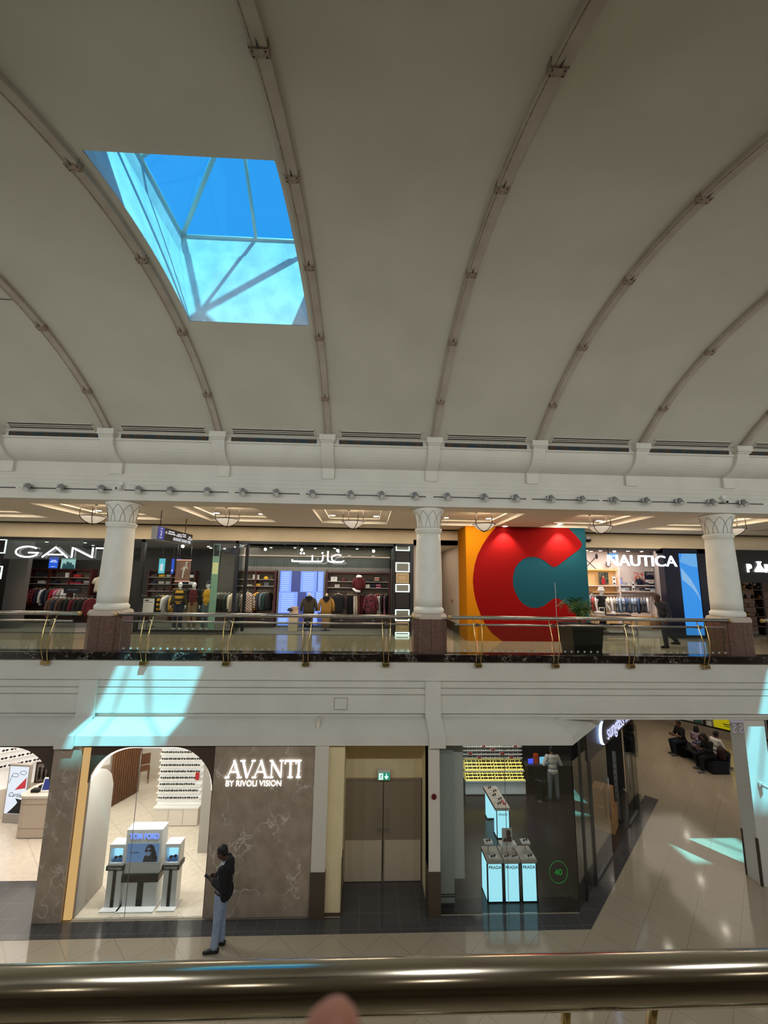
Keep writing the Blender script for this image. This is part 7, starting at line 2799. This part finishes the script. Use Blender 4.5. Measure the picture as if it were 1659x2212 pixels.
# man standing with his phone on the ground floor
STP = dict(pel=(-.02, 0, .96), neck=(-.03, 0, 1.47), head=(.055, 0, 1.60), hdir=(1, 0, -.42),
           shL=(-.02, .18, 1.40), shR=(-.02, -.18, 1.40), elL=(-.08, .235, 1.12), elR=(-.08, -.235, 1.12), wrL=(.15, .08, 1.17), wrR=(.15, -.08, 1.17),
           haL=(1, -.35, .18), haR=(1, .35, .18), knL=(.03, .09, .51), knR=(.0, -.09, .51), anL=(.05, .09, .09), anR=(-.02, -.085, .09), curl=.75)
man = person('man in black jacket and pale blue jeans looking at his phone before the marble panel', (-2.68, 9.27, .004), PI, STP, 1.03, skin_dark, cl('pale_shirt', (176, 180, 190)), jeanlight, pmat('shoe_black', (18, 16, 16), .35), hairblack, 0, .6, .008,
             belly=.012, jacket=C_BLACK, open_front=True)
MB().tube([(.09, -.06, 1.0), (.12, -.08, .95), (.16, -.09, .86)], [.012, .012, .016], 8).build('belt_strap', blackgloss, man)
MB().tube([(.115 * math.cos(a) - .02, .17 * math.sin(a), .985) for a in [2 * PI * q / 24 for q in range(24)]], .018, 6, True).build('belt', pmat('belt_brown', (60, 36, 28), .4), man)
hs_ = MB()
hs_.tube([(.03, .068, 1.70), (.09, .06, 1.685), (.12, .045, 1.67)], .005, 5)
hs_.tube([(.03, -.068, 1.70), (.09, -.06, 1.685), (.12, -.045, 1.67)], .005, 5)
for s in (-1, 1):
    hs_.ell((.125, s * .032, 1.672), .008, .028, .02, 8, 6)
hs_.build('sunglasses_on_head', framemat, man)
ph = thing('smartphone', 'dark phone held by the man before the marble panel', 'phone', (-2.68 - .285 * 1.03, 9.27, 1.225), PI)
Mp = Matrix.Rotation(-.5, 4, 'Y')
MB().box(-.075, .075, -.038, .038, -.005, .005, Mp).build('housing', blackgloss, ph, bevel=.003)
MB().box(-.07, .07, -.034, .034, .005, .006, Mp).build('screen', pmat('phone_screen', (30, 34, 46), .1), ph)

# man in the sunglasses shop seen from behind
person('man in white shirt and grey jeans seen from behind at the black counter', (6.25, 14.55, .006), PI / 2, dict(elL=(.0, .30, 1.14), elR=(.0, -.30, 1.14), wrL=(.26, .17, 1.10), wrR=(.26, -.17, 1.10), haL=(1, -.2, 0), haR=(1, .2, 0), knL=(0, .12, .5), knR=(0, -.12, .5), anL=(0, .14, .09), anR=(0, -.14, .09)),
       .95, skin_mid, cl('white_shirt', (206, 200, 190)), pmat('denim_grey', (112, 116, 120), .9), C_DGREY, hairblack, 0, 1.9, .012)

# walker in front of the casual shop
WK = dict(pel=(0, 0, .94), neck=(.16, 0, 1.40), head=(.25, 0, 1.52), hdir=(1, 0, -.35), shL=(.13, .19, 1.34), shR=(.13, -.19, 1.34), elL=(.06, .26, 1.07), elR=(-.04, -.26, 1.07), wrL=(.20, .27, .86), wrR=(-.02, -.30, .80),
          hiL=(0, .09, .92), hiR=(0, -.09, .92), knL=(.17, .09, .52), knR=(-.06, -.09, .50), anL=(.14, .1, .09), anR=(-.36, -.1, .17), haL=(.2, 0, -1), haR=(0, 0, -1))
person('stooping man in dark shirt walking past the casual shop', (9.45, 13.0, ZU), PI, WK, 1.0, skin_dark, pmat('shirt_darknavy', (26, 28, 44), .9, c2=(34, 34, 40), scale=20), denim, C_BLACK, pmat('hair_brown', (38, 24, 18), .7), 0, 1.7, .012, belly=.03)
bag = thing('shoulder_bag', 'tan bag carried low by the stooping man outside the casual shop', 'bag', (9.12, 13.0, ZU + .56))
b_ = MB()
loft(b_, [(0, 0, 0, .12, .05, 0), (.04, 0, 0, .19, .07, 0), (.16, -.02, 0, .2, .07, 0), (.26, -.04, 0, .15, .05, 0), (.28, -.04, 0, .10, .03, 0)], 16)
b_.build('body', pmat('bag_tan', (104, 74, 44), .6), bag)
MB().tube([(-.14, 0, .24), (-.03, .02, .44), (.12, .02, .42), (.12, 0, .24)], .008, 6).build('strap', pmat('bag_tan', (104, 74, 44), .6), bag)

# seated group on the corridor bench
SIT = dict(pel=(-.08, 0, .56), neck=(.0, 0, 1.06), head=(.06, 0, 1.20), hdir=(1, 0, -.3), shL=(.0, .17, 1.0), shR=(.0, -.17, 1.0), elL=(.10, .22, .74), elR=(.10, -.22, .74), wrL=(.33, .10, .78), wrR=(.33, -.10, .78),
           haL=(1, -.3, .2), haR=(1, .3, .2), hiL=(-.04, .09, .54), hiR=(-.04, -.09, .54), knL=(.38, .10, .52), knR=(.38, -.10, .52), anL=(.36, .11, .09), anR=(.30, -.11, .09))
shoegrey = pmat('shoe_grey', (96, 96, 98), .6)
person('seated person in black top looking at a phone at the far bench end', (13.30, 18.1, 0), PI, SIT, 1.02, skin_mid, C_BLACK, denim, shoegrey, hairblack, 0, .9, .013)
ph2 = thing('smartphone', 'phone held by the seated person at the far end of the bench', 'phone', (12.90, 18.1, .84), PI)
MB().box(-.07, .07, -.036, .036, -.005, .005, Mp).build('housing', blackgloss, ph2)
MB().box(-.066, .066, -.032, .032, .005, .006, Mp).build('screen', pmat('phone_screen', (30, 34, 46), .1), ph2)
S2 = dict(SIT, hdir=(1, 0, -.05), wrL=(.28, .16, .60), wrR=(.28, -.16, .60))
person('woman with dark hair in patterned pink dress seated with her back turned', (13.62, 17.62, 0), .5, S2, .98, skin_mid, pmat('dress_pink', (120, 84, 104), .9, c2=(176, 160, 176), scale=22), C_NAVY, shoegrey, hairblack, .12, .1, .013, female=True)
person('child with dark hair in patterned blue top seated between the woman and the man', (13.5, 17.25, 0), .4, dict(S2, neck=(0, 0, .98), head=(.05, 0, 1.12), shL=(.0, .15, .93), shR=(.0, -.15, .93)), .88, skin_mid, pmat('top_blue', (44, 42, 84), .9, c2=(190, 196, 210), scale=16, lo=.5, hi=.6), C_NAVY, shoegrey, hairblack, .1, .6, .013, female=True)
person('man in white T-shirt seated with his back turned on the bench', (13.78, 16.85, 0), .1, S2, 1.02, skin_dark, C_WHITE, denim, shoegrey, hairblack, 0, .8, .013)
person('seated person in dark clothes bending over at the near end of the bench', (13.26, 16.62, 0), PI, dict(SIT, neck=(.08, 0, 1.04), head=(.15, 0, 1.17), hdir=(1, 0, -.5), knL=(.40, .14, .5), knR=(.40, -.14, .5), anL=(.42, .16, .09), anR=(.30, -.18, .09)), 1.04, skin_mid, C_BLACK, C_BLACK, shoegrey, hairblack, .05, 1.8, .013)
bp = thing('backpack', 'dark red-brown backpack behind the person at the near end of the bench', 'bag', (13.66, 16.5, .46))
b_ = MB()
loft(b_, [(0, 0, 0, .13, .13, 0), (.08, 0, 0, .15, .15, 0), (.3, 0, 0, .14, .14, 0), (.42, 0, 0, .08, .10, 0)], 14)
b_.build('body', pmat('bag_maroon', (52, 24, 22), .8), bp)
MB().tube([(-.05, 0, .40), (0, 0, .47), (.05, 0, .40)], .01, 6).build('top_loop', blackgloss, bp)
# two people walking away down the corridor: mostly hidden by the spandrel
for x, y, lab in ((15.6, 22.5, 'distant walker whose dark shoes show just below the spandrel, farther from the window'), (16.6, 22.75, 'distant walker whose dark shoes show just below the spandrel, beside the shop wall')):
    person(lab, (x, y, 0), PI / 2, dict(anL=(.12, .1, .09), anR=(-.12, -.1, .09)), 1.0, skin_mid, C_BLACK, C_BLACK, C_BLACK, hairblack, 0, 1.8, .016)

# blurred fingertip at the lens
fg = at(715, 2212, .05)
fdir = R3.transposed() @ Vector(((715 - 829.5) / F_PX, (2190 - 1106) / F_PX, 1.0))
tip = Vector((fdir.x, fdir.y, fdir.z)) * .062 + Vector(down) * .0022 + Vector((0, 0, CAMZ))
dn = Vector(down)
fth = thing('person', 'blurred fingertip of the photographer at the bottom edge', 'person', tuple(tip))
p0 = dn * .004
fsk = pmat('fingertip_skin', (206, 140, 120), .5)
blob('finger', [(dn * .0030, .0052, dn * .012, .0066), (dn * .012, .0066, dn * .032, .0074), (dn * .032, .0076, dn * .06 - Vector(fwd) * .008, .0085)], [], fsk, fth, .0011, 3)
nl = MB()
nl.ell((0, 0, 0), .0042, .0012, .0058, 10, 8, Matrix.Translation(dn * .009 + Vector(fwd) * .0062))
nl.build('fingernail', pmat('nail_pink', (226, 170, 160), .3), fth)
